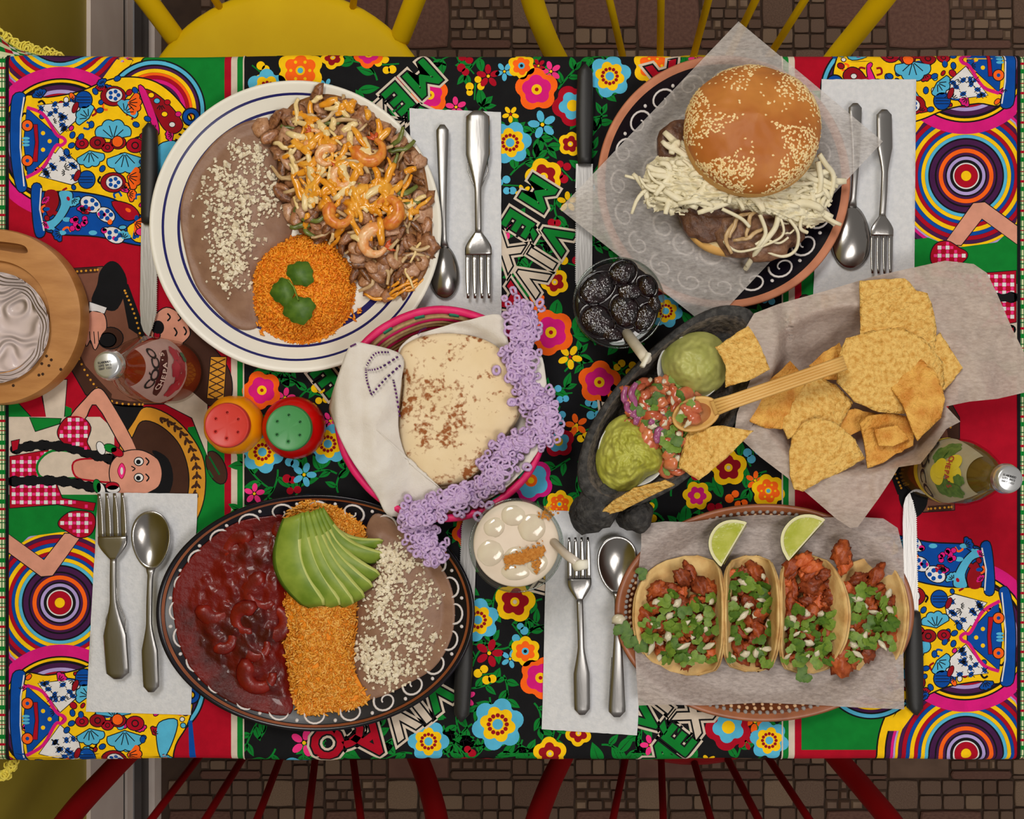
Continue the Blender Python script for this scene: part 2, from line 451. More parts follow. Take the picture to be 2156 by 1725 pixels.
chair(606, 1262, True, -0.03, red_m, blackm, 'red metal spindle-back chair beside the olive wall, in front of the red stew platter', 'red spindle-back chairs')
chair(1462, 1287, True, 0.0, red_m, blackm, 'red metal spindle-back chair in front of the taco plate', 'red spindle-back chairs')
# ------------------------------------------------------------------ tablecloth: one cloth with its printed pattern
PAL = dict(black=(17, 17, 20), green=(6, 118, 42), red=(164, 3, 32), dred=(140, 8, 24), yellow=(238, 190, 8), sky=(80, 172, 208), orange=(242, 96, 18),
           mag=(206, 22, 120), pink=(228, 48, 126), blue=(0, 70, 156), skin=(204, 142, 120), brown=(64, 38, 28), tan=(204, 142, 44), cream=(200, 186, 170),
           purple=(66, 24, 70), lilac=(168, 150, 206), white=(216, 214, 214), plaid=(206, 212, 168), mid=(116, 74, 58), dgreen=(6, 92, 40))
PN = list(PAL)
cloth_mats = [mat('cloth_' + k, c, 0.85, tuple(min(255, int(v * 1.06) + 2) for v in c), 70, 0.25, 900, spec=0.2, bdist=0.0006) for k, c in PAL.items()]
class Print:
    def __init__(s): s.v = []; s.f = []; s.m = []
    def tri(s, vs, fs, c, l):
        o = len(s.v); s.v += [(x, y, l) for x, y in vs]; ci = PN.index(c)
        for f in fs: s.f.append((f[0] + o, f[1] + o, f[2] + o)); s.m.append(ci)
    def poly(s, pts, c, l):
        pts = [(float(p[0]), float(p[1])) for p in pts]
        s.tri(pts, [t for t in tessellate_polygon([[Vector((x, y, 0)) for x, y in pts]])], c, l)
    def fan(s, cx, cy, pts, c, l):
        n = len(pts); s.tri([(cx, cy)] + list(pts), [(0, i + 1, (i + 1) % n + 1) for i in range(n)], c, l)
    def ring(s, cx, cy, r0, r1, c, l, n=72, clamp=None):
        vs = []
        for k in range(n):
            a = 2 * PI * k / n
            for r in (r0, r1):
                x = cx + r * math.cos(a); y = cy + r * math.sin(a)
                if clamp: x = min(max(x, clamp[0]), clamp[1])
                vs.append((x, y))
        fs = []
        for k in range(n):
            a, b, d, e = 2 * k, 2 * k + 1, (2 * k + 2) % (2 * n), (2 * k + 3) % (2 * n); fs += [(a, b, e), (a, e, d)]
        s.tri(vs, fs, c, l)
    def disc(s, cx, cy, rx, c, l, ry=None, n=14, rot=0): s.fan(cx, cy, ellipse(cx, cy, rx, ry or rx, n, rot), c, l)
    def line(s, pts, wd, c, l, taper=False):
        n = len(pts); L = []; Rr = []
        for i, p in enumerate(pts):
            a = pts[max(i - 1, 0)]; b = pts[min(i + 1, n - 1)]
            dx, dy = b[0] - a[0], b[1] - a[1]; d = math.hypot(dx, dy) or 1
            ww = wd / 2 * ((1 - 0.8 * i / (n - 1)) if taper else 1)
            L.append((p[0] - dy / d * ww, p[1] + dx / d * ww)); Rr.append((p[0] + dy / d * ww, p[1] - dx / d * ww))
        fs = []
        for i in range(n - 1): fs += [(i, i + 1, n + i + 1), (i, n + i + 1, n + i)]
        s.tri(L + Rr, fs, c, l)
    def grown(s, pts, d):
        n = len(pts); A = sum(pts[i][0] * pts[(i + 1) % n][1] - pts[(i + 1) % n][0] * pts[i][1] for i in range(n))
        sg = 1 if A > 0 else -1; o = []
        for i in range(n):
            a, b, c = pts[i - 1], pts[i], pts[(i + 1) % n]
            n1 = Vector((b[1] - a[1], -(b[0] - a[0]))); n2 = Vector((c[1] - b[1], -(c[0] - b[0])))
            if n1.length: n1.normalize()
            if n2.length: n2.normalize()
            m = n1 + n2
            if m.length > 1e-6: m.normalize()
            o.append((b[0] + m.x * d * sg, b[1] + m.y * d * sg))
        return o
    def out(s, pts, c, l, wd=2.2, oc='black', smooth=0):
        """filled shape with a printed outline"""
        if smooth: pts = [tuple(p) for p in crom(pts, smooth, True)]
        s.poly(s.grown(pts, wd), oc, l); s.poly(pts, c, l + 0.5)
pr = Print()
GL = {}
def glyph(ch, off):
    key = (ch, off)
    if key in GL: return GL[key]
    cu = bpy.data.curves.new('g', 'FONT'); cu.body = ch; cu.size = 1.0; cu.offset = off; cu.align_x = 'CENTER'; cu.resolution_u = 3
    ob = bpy.data.objects.new('g', cu); COL.objects.link(ob)
    dg = bpy.context.evaluated_depsgraph_get(); ev = ob.evaluated_get(dg); me = ev.to_mesh()
    me.calc_loop_triangles()
    vs = [(v.co.x, v.co.y) for v in me.vertices]; fs = [tuple(t.vertices) for t in me.loop_triangles]
    ev.to_mesh_clear(); bpy.data.objects.remove(ob); bpy.data.curves.remove(cu)
    ys = [v[1] for v in vs] or [0]; GL[key] = (vs, fs); return GL[key]
def letter(ch, cx, cy, ang, size, c, l, sx=1.0):
    """ang: reading direction in picture degrees (clockwise); the letter centre stands at cx, cy"""
    ca, sa = math.cos(math.radians(ang)), math.sin(math.radians(ang))
    for off, col, dl in ((0.135, 'cream', 0), (0.078, 'black', 0.5), (0.036, c, 1)):
        vs, fs = glyph(ch, off)
        o = []
        for x, y in vs:
            x *= size * sx; y = (y - 0.35) * size
            o.append((cx + x * ca + y * sa, cy + x * sa - y * ca))
        pr.tri(o, fs, col, l + dl)

def petals(cx, cy, R, n, c, l, rot=0.0, dip=0.30, pw=0.7, seg=9):
    pts = []
    for k in range(n * seg):
        a = 2 * PI * k / (n * seg); q = abs(math.cos(a * n / 2)) ** pw
        r = R * (1 - dip + dip * q); pts.append((cx + r * math.cos(a + rot), cy + r * math.sin(a + rot)))
    pr.fan(cx, cy, pts, c, l)
TAKEN = []
def flower(t, x, y, R, rot=None, l=6):
    rot = R_.uniform(0, 6) if rot is None else rot; TAKEN.append((x, y, R))
    def dots(n, r, c, s):
        for k in range(n): pr.disc(x + r * math.cos(2 * PI * k / n), y + r * math.sin(2 * PI * k / n), s, c, l + 1.5, n=8)
    if t == 'A': petals(x, y, R, 6, 'sky', l, rot); petals(x, y, R * .68, 6, 'yellow', l + 1, rot + .5); dots(12, R * .34, 'dred', R * .085); pr.disc(x, y, R * .2, 'sky', l + 1.5, n=16)
    if t == 'B': petals(x, y, R, 5, 'orange', l, rot, .26); petals(x, y, R * .68, 5, 'mag', l + 1, rot, .22); pr.disc(x, y, R * .24, 'yellow', l + 1.5, n=16); pr.disc(x, y, R * .09, 'red', l + 2)
    if t == 'C': petals(x, y, R, 5, 'yellow', l, rot, .25); petals(x, y, R * .68, 5, 'dred', l + 1, rot, .35); pr.disc(x, y, R * .22, 'yellow', l + 1.5, n=14); pr.disc(x, y, R * .1, 'cream', l + 2)
    if t == 'D': petals(x, y, R, 5, 'red', l, rot, .25); petals(x, y, R * .68, 5, 'sky', l + 1, rot, .3); pr.disc(x, y, R * .28, 'yellow', l + 1.5, n=14)
    if t == 'E': petals(x, y, R, 6, 'yellow', l, rot, .25); petals(x, y, R * .7, 6, 'orange', l + 1, rot, .3); dots(6, R * .4, 'yellow', R * .07); pr.disc(x, y, R * .2, 'yellow', l + 1.5, n=14); pr.disc(x, y, R * .12, 'sky', l + 2)
    if t == 'F': petals(x, y, R, 6, 'yellow', l, rot, .25); petals(x, y, R * .68, 6, 'orange', l + 1, rot, .3); pr.disc(x, y, R * .24, 'sky', l + 1.5, n=14); pr.disc(x, y, R * .12, 'black', l + 2)
    if t == 'G': petals(x, y, R, 6, 'yellow', l, rot, .25); petals(x, y, R * .65, 6, 'mag', l + 1, rot, .3); pr.disc(x, y, R * .22, 'yellow', l + 1.5, n=14)
    if t == 'H': petals(x, y, R, 5, 'mag', l, rot, .25); petals(x, y, R * .78, 5, 'sky', l + 1, rot, .25); pr.disc(x, y, R * .28, 'orange', l + 1.5, n=14); pr.disc(x, y, R * .14, 'yellow', l + 2)
def posy(x, y, R, c, n=5, l=5):
    TAKEN.append((x, y, R)); rot = R_.uniform(0, 6)
    for k in range(n):
        a = rot + 2 * PI * k / n
        pr.disc(x + R * .6 * math.cos(a), y + R * .6 * math.sin(a), R * .42, c, l, R * .26, 12, a)
    pr.disc(x, y, R * .14, 'yellow' if c != 'yellow' else 'dred', l + 1, n=8)
def leaf(x, y, L, a, l=2, c='green'):
    w = L * R_.uniform(.2, .27); pts = []
    for k in range(15):
        t = k / 14; ww = w * math.sin(PI * t ** 0.8)
        pts.append((t * L, ww))
    pts = pts + [(p[0], -p[1]) for p in pts[::-1][1:-1]]
    ca, sa = math.cos(a), math.sin(a)
    pr.poly([(x + px * ca - py * sa, y + px * sa + py * ca) for px, py in pts], c, l)
    pr.line([(x + L * .15 * ca, y + L * .15 * sa), (x + L * .8 * ca, y + L * .8 * sa)], 1.6, 'black', l + 1, True)
def sprig(x, y, L, a, n=3, l=2, c='green'):
    pts = []; cv = R_.uniform(-.8, .8)
    for k in range(9):
        t = k / 8; pts.append((x + L * t * math.cos(a + cv * t), y + L * t * math.sin(a + cv * t)))
    pr.line(pts, 4, c, l)
    for i in range(n):
        k = 2 + int(6 * i / max(1, n - 1)); q = a + cv * k / 8 + (0.9 if i % 2 else -0.9)
        leaf(pts[k][0], pts[k][1], L * R_.uniform(.5, .66), q, l, c)
    leaf(pts[-1][0], pts[-1][1], L * .5, a + cv, l, c)
def berries(x, y, c, l=4):
    TAKEN.append((x, y, 22)); a = R_.uniform(0, 6)
    pr.line([(x - 20 * math.cos(a), y - 20 * math.sin(a)), (x + 16 * math.cos(a), y + 16 * math.sin(a))], 3, 'green', l - 1)
    for k in range(4):
        q = a + (-1, .9, .2, -2)[k]; r = (14, 15, 24, 12)[k]; pr.disc(x + r * math.cos(q), y + r * math.sin(q), R_.uniform(7, 9.5), c, l, n=14)

# -- centre band
BX0, BX1, YT, YB = 513, 1647, -210, 1920
pr.poly([(BX0, YT), (BX1, YT), (BX1, YB), (BX0, YB)], 'black', 0)
for x0, x1, c in ((472, 486, 'red'), (486, 499, 'cream'), (499, 513, 'green')):
    pr.poly([(x0, YT), (x1, YT), (x1, YB), (x0, YB)], c, 0); pr.poly([(2160 - x1, YT), (2160 - x0, YT), (2160 - x0, YB), (2160 - x1, YB)], c, 0)
pr.poly([(511, YT), (514, YT), (514, YB), (511, YB)], 'cream', 11); pr.poly([(1646, YT), (1649, YT), (1649, YB), (1646, YB)], 'cream', 11)
for a in '''A 562 188 44;E 632 148 50;B 775 112 32;B 905 200 40;F 1098 138 29;B 1130 188 46;D 1206 222 44;A 1284 160 46;E 1376 138 44;C 1201 303 26;A 1074 300 46
C 1145 372 40;C 1168 594 30;B 1160 700 50;B 1262 805 46;D 1176 930 34;H 1118 1012 48;E 1178 1062 30;C 1534 985 40;G 1468 1044 31;E 1618 1034 36;B 551 822 42
A 552 952 46;A 690 935 44;C 1084 1268 44;A 1006 1306 46;F 1106 1372 32;B 1138 1428 46;A 1048 1526 56;A 902 1562 44;C 1158 1588 36;C 1218 1545 28;D 1534 1532 50
A 1620 1560 42;B 985 1122 34;D 1502 650 40;A 1402 655 36;C 700 120 26;D 1030 1640 40;B 800 1660 40;E 1300 1660 40;A 620 1640 44;C 1240 60 40;A 960 50 40;B 620 40 44;D 860 40 36
A 640 700 44;B 800 470 44;C 880 620 40;D 720 300 44;A 860 820 44;B 900 960 40;E 780 1180 44;D 640 1240 46;A 760 1400 44;B 1440 330 44;A 1560 480 44;C 1320 500 36;A 1360 980 40;B 1280 1180 40;D 1180 1180 40;A 1440 1250 44;C 1560 1200 36;E 1500 1400 40'''.replace('\n', ';').split(';'):
    t, x, y, r = a.split(); flower(t, float(x), float(y), float(r))
for x, y, R, c in ((1028, 160, 25, 'red'), (1160, 150, 22, 'pink'), (1062, 150, 20, 'sky'), (960, 225, 22, 'pink'), (1142, 262, 30, 'sky'), (1200, 752, 26, 'yellow'), (1214, 895, 24, 'orange'),
                   (1030, 1376, 30, 'red'), (1074, 1388, 20, 'sky'), (600, 838, 22, 'pink'), (640, 1000, 26, 'sky'), (535, 1040, 22, 'pink'), (1195, 425, 22, 'yellow'), (1128, 640, 24, 'orange'),
                   (1590, 1012, 20, 'orange'), (1370, 1570, 22, 'pink'), (640, 1565, 30, 'pink'), (980, 1470, 22, 'pink'), (1590, 1520, 26, 'orange'), (1075, 240, 18, 'yellow')):
    posy(x, y, R, c)
for x, y, c in ((1000, 190, 'yellow'), (985, 140, 'red'), (665, 830, 'yellow'), (620, 965, 'sky'), (1090, 1330, 'sky'), (1030, 1420, 'yellow'), (1240, 860, 'sky'), (1225, 910, 'yellow'), (1375, 1080, 'yellow'),
                (1560, 1050, 'orange'), (1075, 390, 'sky'), (1215, 560, 'red'), (605, 1020, 'red'), (1450, 1000, 'red'), (980, 1590, 'red'), (820, 135, 'yellow'), (715, 880, 'yellow'), (1165, 480, 'red')):
    berries(x, y, c)
def flip_letter(*a): letter(*a)
for ch, x, y, c in (('V', 1172, 500, 'green'), ('I', 1142, 545, 'cream'), ('V', 1118, 588, 'cream'), ('A', 1085, 634, 'red'), ('M', 1134, 408, 'green'), ('\u00c9', 1092, 470, 'green'), ('X', 1062, 530, 'cream')):
    letter(ch, x, y, 122, 82, c, 9)
for ch, x, y, c in (('M', 890, 165, 'green'), ('\u00c9', 840, 208, 'green'), ('X', 800, 255, 'cream'), ('V', 905, 250, 'green')): letter(ch, x, y, 138, 84, c, 9)
for ch, x, y, c in (('V', 920, 1462, 'green'), ('I', 884, 1494, 'cream'), ('V', 843, 1520, 'cream'), ('A', 782, 1562, 'red'), ('O', 690, 1566, 'red'), ('C', 735, 1536, 'red'), ('\u00c9', 690, 800, 'green'), ('M', 740, 745, 'green')): letter(ch, x, y, 142, 88, c, 9)
for ch, x, y, c in (('M', 1392, 1606, 'green'), ('\u00c9', 1428, 1560, 'green'), ('X', 1462, 1508, 'cream'), ('V', 1356, 1512, 'green'), ('I', 1384, 1476, 'cream'), ('A', 1225, 1255, 'green'), ('V', 1170, 1235, 'cream')): letter(ch, x, y, -52, 88, c, 9)
letter('A', 1400, 165, 165, 88, 'red', 9); letter('V', 1280, 820, 150, 90, 'cream', 5)
rr = random.Random(3); tries = 0
SP = []
while tries < 7000 and len(SP) < 640:
    tries += 1
    x, y = rr.uniform(535, 1625), rr.uniform(-150, 1860)
    if any(math.hypot(x - a, y - b) < r * .92 for a, b, r in TAKEN) or any(math.hypot(x - a, y - b) < 33 for a, b in SP): continue
    SP.append((x, y)); k = rr.random()
    if k < .74: sprig(x, y, rr.uniform(50, 68), rr.uniform(0, 6.28), 3, 2)
    elif k < .86: leaf(x, y, rr.uniform(44, 58), rr.uniform(0, 6.28), 3)
    elif k < .93: berries(x, y, rr.choice(('sky', 'yellow', 'red')))
    else: posy(x, y, rr.uniform(15, 20), rr.choice(('sky', 'yellow', 'pink', 'red')))

# -- end panels: drawn once, printed again turned by half a turn
main = pr; pr = Print()
CL = (18, 471)
def rings(cx, cy, spec, l, n=84, half=None):
    for i, (r, c) in enumerate(spec):
        r1 = spec[i + 1][0] if i + 1 < len(spec) else 0
        pr.ring(cx, cy, max(r1 - .4, 0), r, c, l, n, CL)
def checks(poly, l, s=17, ang=0.0):
    xs = [p[0] for p in poly]; ys = [p[1] for p in poly]
    pr.out(poly, 'red', l, 2, smooth=0)
    for i in range(int((max(xs) - min(xs)) / s) + 1):
        for j in range(int((max(ys) - min(ys)) / s) + 1):
            x, y = min(xs) + 4 + i * s, min(ys) + 4 + j * s
            for dx, dy, w1, h1, c in ((0, 0, 8, 8, 'white'), (9, 1, 7, 6, 'pink'), (1, 9, 6, 7, 'pink')):
                q = [(x + dx, y + dy), (x + dx + w1, y + dy), (x + dx + w1, y + dy + h1), (x + dx, y + dy + h1)]
                if all(inside(p, poly) for p in q): pr.poly(q, c, l + 1)
pr.poly([(17, YT), (472, YT), (472, YB), (17, YB)], 'red', 0)
pr.poly([(11, YT), (18, YT), (18, YB), (11, YB)], 'black', 12)
pr.poly([(-260, YT), (11, YT), (11, YB), (-260, YB)], 'plaid', 0)
for x, wd, c in ((3, 2, 'dgreen'), (9, 2, 'dgreen'), (-12, 8, 'green'), (-24, 2, 'red'), (-40, 3, 'dgreen'), (-60, 10, 'red'), (-90, 12, 'green')): pr.poly([(x - wd / 2, YT), (x + wd / 2, YT), (x + wd / 2, YB), (x - wd / 2, YB)], c, 1)
for k in range(-4, 34):
    y = -170 + k * 62
    for dy, h, c in ((0, 5, 'red'), (14, 2, 'dgreen'), (22, 2, 'dred'), (30, 2, 'dgreen'), (44, 9, 'green')): pr.poly([(-250, y + dy), (11, y + dy), (11, y + dy + h), (-250, y + dy + h)], c, 2)
ARC = [(160, 'mag'), (136, 'black'), (133, 'yellow'), (127, 'black'), (122, 'purple'), (112, 'lilac'), (104, 'red'), (94, 'purple'), (86, 'mag'), (78, 'orange'), (66, 'cream'), (52, 'orange'), (40, 'red')]
RB = [(108, 'black'), (105, 'sky'), (97, 'black'), (94, 'purple'), (88, 'yellow'), (80, 'orange'), (74, 'red'), (66, 'mag'), (58, 'purple'), (52, 'lilac'), (46, 'red'), (38, 'orange'), (28, 'yellow'), (18, 'red')]
BE = [(190, 'black'), (187, 'yellow'), (172, 'black'), (169, 'purple'), (160, 'mag'), (154, 'lilac'), (150, 'yellow'), (144, 'purple'), (136, 'red'), (127, 'blue'), (119, 'yellow'), (110, 'red'), (102, 'blue'), (95, 'yellow'), (87, 'sky'), (80, 'black'), (77, 'purple'),
      (66, 'black'), (63, 'purple'), (58, 'orange'), (49, 'purple'), (44, 'black'), (41, 'lilac'), (34, 'black'), (28, 'white'), (25, 'red'), (11, 'yellow')]
for dy in (-1218, 0, 1218):
    def S(pts): return [(x, y + dy) for x, y in pts]
    if dy < 0:
        rings(125, 1270 + dy, BE, 2); continue
    pr.poly(S([(300, 60), (472, 60), (472, 232), (300, 232)]), 'green', 1)
    pr.out(S([(215, 165), (262, 100), (300, 100), (240, 180)]), 'yellow', 1.6)
    rings(325, 232 + dy, RB, 2.5); rings(128, 300 + dy, ARC, 3)
    # patterned boot with blue sole
    A = crom([(50, 207), (100, 206), (165, 194), (220, 172), (262, 163), (312, 168), (350, 188), (385, 225), (404, 262), (392, 310), (368, 352), (350, 420), (300, 452), (240, 418), (165, 402), (55, 392), (46, 300)], 5, True)
    B2 = crom([(90, 395), (165, 405), (250, 416), (310, 445), (352, 470), (352, 505), (300, 516), (205, 497), (100, 487), (90, 440)], 5, True)
    pr.out(S(B2), 'blue', 3.6, 3); pr.out(S(A), 'yellow', 4.6, 3)
    pr.out(S(crom([(27, 202), (52, 200), (43, 250), (42, 310), (48, 360), (55, 397), (36, 398), (23, 330), (22, 260)], 4, True)), 'blue', 5.6)
    pr.out(S(crom([(67, 392), (86, 392), (83, 440), (94, 490), (76, 497), (68, 450)], 4, True)), 'blue', 5.6)
    pr.line(S([(50, 204), (43, 250), (42, 310), (50, 392)]), 3, 'white', 6.4); pr.line(S([(86, 396), (83, 440), (92, 486)]), 3, 'white', 6.4)
    pr.out(S([(56, 228), (122, 288), (122, 304), (58, 372), (50, 300)]), 'blue', 5.5)
    pr.out(S([(70, 262), (78, 262), (80, 300), (78, 340), (68, 340), (74, 300)]), 'red', 6.3, 1.5)
    pr.line(S(crom([(56, 226), (90, 240), (118, 282), (132, 290), (137, 298), (128, 306), (116, 308), (90, 352), (54, 374)], 4)), 7, 'mag', 6.8)
    for x, y in ((57, 264), (57, 338)):
        pr.ring(x, y + dy, 4, 11, 'orange', 6.6, 20); pr.ring(x, y + dy, 11, 13, 'black', 6.6, 20)
    for k in range(3): pr.disc(54, 291 + 7 * k + dy, 8, 'sky', 6.6, 3)
    for x, y in ((90, 280), (90, 315), (104, 297)): pr.disc(x, y + dy, 4.5, 'yellow', 6.6)
    for tri in ([(80, 222), (150, 214), (168, 222), (162, 250), (126, 282)], [(126, 310), (165, 345), (172, 378), (150, 388), (82, 370)]):
        pr.out(S(tri), 'white', 5.5)
        for k in range(11):
            x, y = rand_in(tri); pr.disc(x, y + dy, 7, 'blue', 6.6, 5, 8, R_.uniform(0, 3)); pr.line([(x - 8, y - 6 + dy), (x + 8, y + 6 + dy)], 1.5, 'black', 6.9); pr.line([(x + 7, y - 6 + dy), (x - 7, y + 6 + dy)], 1.5, 'black', 6.95)
        pr.out(S(ellipse(tri[2][0] - 10, (tri[1][1] + tri[2][1]) / 2 + 8, 5, 12, 14, .4)), 'dred', 7, 1.5)
    for x, y in ((176, 210), (182, 378)):
        pr.out(S(ellipse(x, y, 17, 18, 20)), 'blue', 6, 2)
        for q in (-6, 0, 6): pr.line(S([(x - 15, y + q), (x + 14, y + q)]), 1.5, 'black', 7)
    def fanm(x, y, r, a0, a1, c, l=6):
        pts = [(x, y)]
        for k in range(25):
            a = a0 + (a1 - a0) * k / 24; rr_ = r * (1 + .14 * abs(math.sin(k / 24 * PI * 4))); pts.append((x + rr_ * math.cos(a), y + rr_ * math.sin(a)))
        pr.out(S(pts), c, l, 2.2)
        for k in (1, 2, 3, 4):
            a = a0 + (a1 - a0) * k / 5; pr.line(S([(x + 4 * math.cos(a), y + 4 * math.sin(a)), (x + r * .8 * math.cos(a), y + r * .8 * math.sin(a))]), 2, 'black', l + 1)
    fanm(238, 292, 36, 3.3, 6.1, 'sky'); fanm(188, 318, 30, .2, 2.6, 'sky'); fanm(262, 322, 38, .3, 2.8, 'sky'); fanm(262, 236, 24, 4.0, 6.8, 'sky'); fanm(186, 248, 24, 2.5, 5.2, 'sky')
    for x, y, r in ((172, 302, 13), (205, 300, 16), (248, 300, 16), (284, 306, 18), (226, 310, 12)):
        pr.out(S(ellipse(x, y, r, r * .8, 18)), 'red' if r != 16 else 'dred', 6.4, 2); pr.ring(x, y + dy, r * .3, r * .45, 'black', 7.3, 16)
    pr.out(S(ellipse(247, 298, 11, 11, 16)), 'orange', 7.4, 2)
    for y in (216, 372):
        fanm(268, y, 26, -.9, 1.3, 'orange', 6.2); pr.out(S(ellipse(238, y - 14 if y < 300 else y + 12, 26, 20, 20)), 'dred', 5.8, 2); pr.out(S(ellipse(240, y - 16 if y < 300 else y + 12, 17, 14, 18)), 'white', 7.4, 1.5)
        for k in range(5): pr.disc(240 + 9 * math.cos(k * 1.26), (y - 16 if y < 300 else y + 12) + 8 * math.sin(k * 1.26) + dy, 4.5, 'blue', 8.3, n=8)
    pr.out(S(crom([(300, 190), (325, 196), (362, 228), (384, 262), (368, 280), (345, 270), (322, 230)], 4, True)), 'dred', 5.6)
    for x, y, c in ((330, 212, 'sky'), (346, 240, 'yellow'), (352, 215, 'red'), (362, 262, 'white'), (318, 200, 'yellow'), (375, 240, 'mag')): pr.out(S(ellipse(x, y, 6, 5, 10)), c, 7, 1.5)
    pr.out(S(crom([(292, 188), (306, 190), (332, 260), (328, 280)], 4, True)), 'mag', 5.8)
    pr.out(S(crom([(335, 305), (372, 300), (360, 350), (340, 380), (330, 340)], 4, True)), 'sky', 5.6)
    for x, y in ((210, 232), (192, 262), (152, 284), (170, 288), (150, 306), (215, 355), (310, 250), (286, 262), (284, 190), (200, 192), (300, 340), (140, 320)): pr.out(S(ellipse(x, y, 7, 5, 10, R_.uniform(0, 3))), 'blue', 6.6, 1.6)
    pr.ring(402, 246 + dy, 9, 17, 'blue', 8, 24); pr.ring(402, 246 + dy, 17, 20, 'black', 8, 24); pr.ring(402, 246 + dy, 6, 9, 'black', 8, 24)
    pr.poly(S([(396, 300), (404, 300), (412, 380), (398, 382)]), 'blue', 5)
    # second boot motifs
    pr.out(S(crom([(92, 470), (112, 460), (128, 430), (124, 404), (150, 405), (148, 430), (130, 462), (104, 484)], 4, True)), 'sky', 5)
    pr.out(S(crom([(96, 402), (118, 402), (122, 430), (104, 456), (94, 430)], 4, True)), 'dred', 5)
    for x, y, r in ((190, 430, 22), (222, 452, 20), (240, 495, 22)):
        pr.out(S(ellipse(x, y, r, r * .7, 18, .5)), 'white', 5.2, 2)
        for k in range(5): pr.disc(x + r * .55 * math.cos(k * 1.26), y + r * .4 * math.sin(k * 1.26) + dy, 5, 'blue', 6.1, n=8)
    for k in range(10): pr.out(S(ellipse(165 + R_.uniform(-14, 18), 470 + R_.uniform(-12, 12), 5.5, 5.5, 10)), 'mag', 6, 1.4)
    for x, y in ((140, 462), (195, 490), (130, 490)): pr.disc(x, y + dy, 9, 'sky', 6, 5)
    pr.out(S(crom([(235, 425), (275, 432), (292, 455), (262, 462)], 4, True)), 'red', 5.3); fanm(282, 468, 24, -.6, 1.6, 'orange', 5.6)
    pr.out(S(crom([(268, 480), (300, 465), (330, 480), (320, 505), (285, 508)], 4, True)), 'yellow', 5.2); pr.out(S(ellipse(300, 488, 14, 8, 14)), 'pink', 6.4, 1.6)
    for k in range(120):
        x, y = rand_in(A if k % 3 else B2); q = R_.uniform(0, 6.3)
        if k % 4 == 0: fanm(x, y, R_.uniform(11, 17), q, q + 2.2, R_.choice(('sky', 'orange', 'blue', 'mag', 'red')), 5.4)
        elif k % 4 == 1: pr.line(S(crom([(x, y), (x + 9 * math.cos(q), y + 9 * math.sin(q)), (x + 15 * math.cos(q + .8), y + 15 * math.sin(q + .8)), (x + 14 * math.cos(q + 1.6), y + 14 * math.sin(q + 1.6))], 4)), 4.5, R_.choice(('dred', 'blue', 'orange', 'black')), 5.45)
        else: pr.out(S(ellipse(x, y, R_.uniform(4, 8), R_.uniform(3, 6), 10, q)), R_.choice(('sky', 'orange', 'blue', 'mag', 'red', 'dred', 'white')), 5.45, 1.8)
rings(125, 1270, BE, 2)
pr.poly([(17, 1040), (200, 1040), (240, 1075), (240, 1135), (205, 1140), (150, 1118), (60, 1130), (17, 1170)], 'green', 2.4)
pr.poly([(395, 900), (472, 890), (472, 1250), (380, 1250)], 'green', 1.5)
pr.poly([(17, 850), (100, 840), (150, 860), (150, 880), (17, 880)], 'green', 1.6); pr.out([(40, 850), (78, 800), (96, 878), (66, 878)], 'red', 1.8); pr.out([(84, 800), (140, 800), (134, 878), (96, 878)], 'cream', 1.9)
# the man in the brown sarape, asleep
pr.out([(150, 566), (215, 562), (262, 590), (300, 700), (330, 752), (400, 800), (395, 850), (300, 850), (225, 838), (170, 800), (150, 720)], 'mid', 4)
pr.out([(140, 700), (158, 690), (170, 760), (235, 830), (230, 862), (180, 830), (140, 760)], 'brown', 4.2)
pr.out(crom([(212, 572), (232, 552), (252, 562), (265, 598), (246, 648), (222, 650), (194, 636), (206, 600)], 4, True), 'black', 5)
pr.out([(254, 598), (268, 600), (300, 688), (302, 712), (272, 690)], 'black', 4.8)
pr.out([(188, 636), (224, 648), (219, 660), (187, 654)], 'white', 5.6); pr.out(crom([(190, 657), (217, 661), (223, 690), (213, 705), (200, 736), (190, 715), (181, 728), (180, 690)], 4, True), 'skin', 5.6)
for x in (188, 197, 206): pr.line([(x, 698), (x + 2, 724)], 1.8, 'black', 7)
pr.out(ellipse(232, 712, 26, 22, 20), 'brown', 5.3); pr.out(ellipse(226, 716, 17, 14, 20), 'black', 5.8)
pr.out(crom([(378, 720), (404, 694), (450, 735), (482, 782), (487, 830), (470, 852), (425, 850), (372, 822), (356, 780)], 4, True), 'brown', 5.2)
pr.out([(444, 752), (476, 752), (470, 842), (436, 838)], 'tan', 6.2)
for k in range(6):
    y = 756 + k * 15; pr.line([(444 - k, y), (474 - k, y + 15)], 2.4, 'brown', 7); pr.line([(474 - k, y), (442 - k, y + 15)], 2.4, 'brown', 7.2)
pr.out(crom([(324, 668), (350, 648), (380, 664), (398, 694), (394, 712), (366, 730), (330, 716), (314, 700)], 4, True), 'skin', 6.5)
pr.out(ellipse(332, 690, 11, 13, 18), 'black', 7.6); pr.out(ellipse(330, 706, 6, 8, 10), 'red', 7.4)
for a in ([(352, 660), (358, 668), (352, 676)], [(374, 660), (380, 670), (374, 676)], [(366, 690), (372, 700), (368, 708)], [(386, 688), (392, 698), (388, 706)]): pr.line(crom(a, 4), 3.4, 'black', 7.7)
for cv in ([(156, 572), (205, 568)], [(262, 612), (282, 660), (300, 720), (322, 752)], [(158, 740), (190, 800), (235, 845), (300, 852)]):
    c = crom(cv, 12)
    pr.line(c, 12, 'brown', 4.9)
    for x, y in c[::2]: pr.disc(x, y, 2.6, 'tan', 5.7, n=6)
pr.out([(345, 850), (392, 815), (436, 852), (436, 960), (424, 930), (404, 880)], 'cream', 5.4)
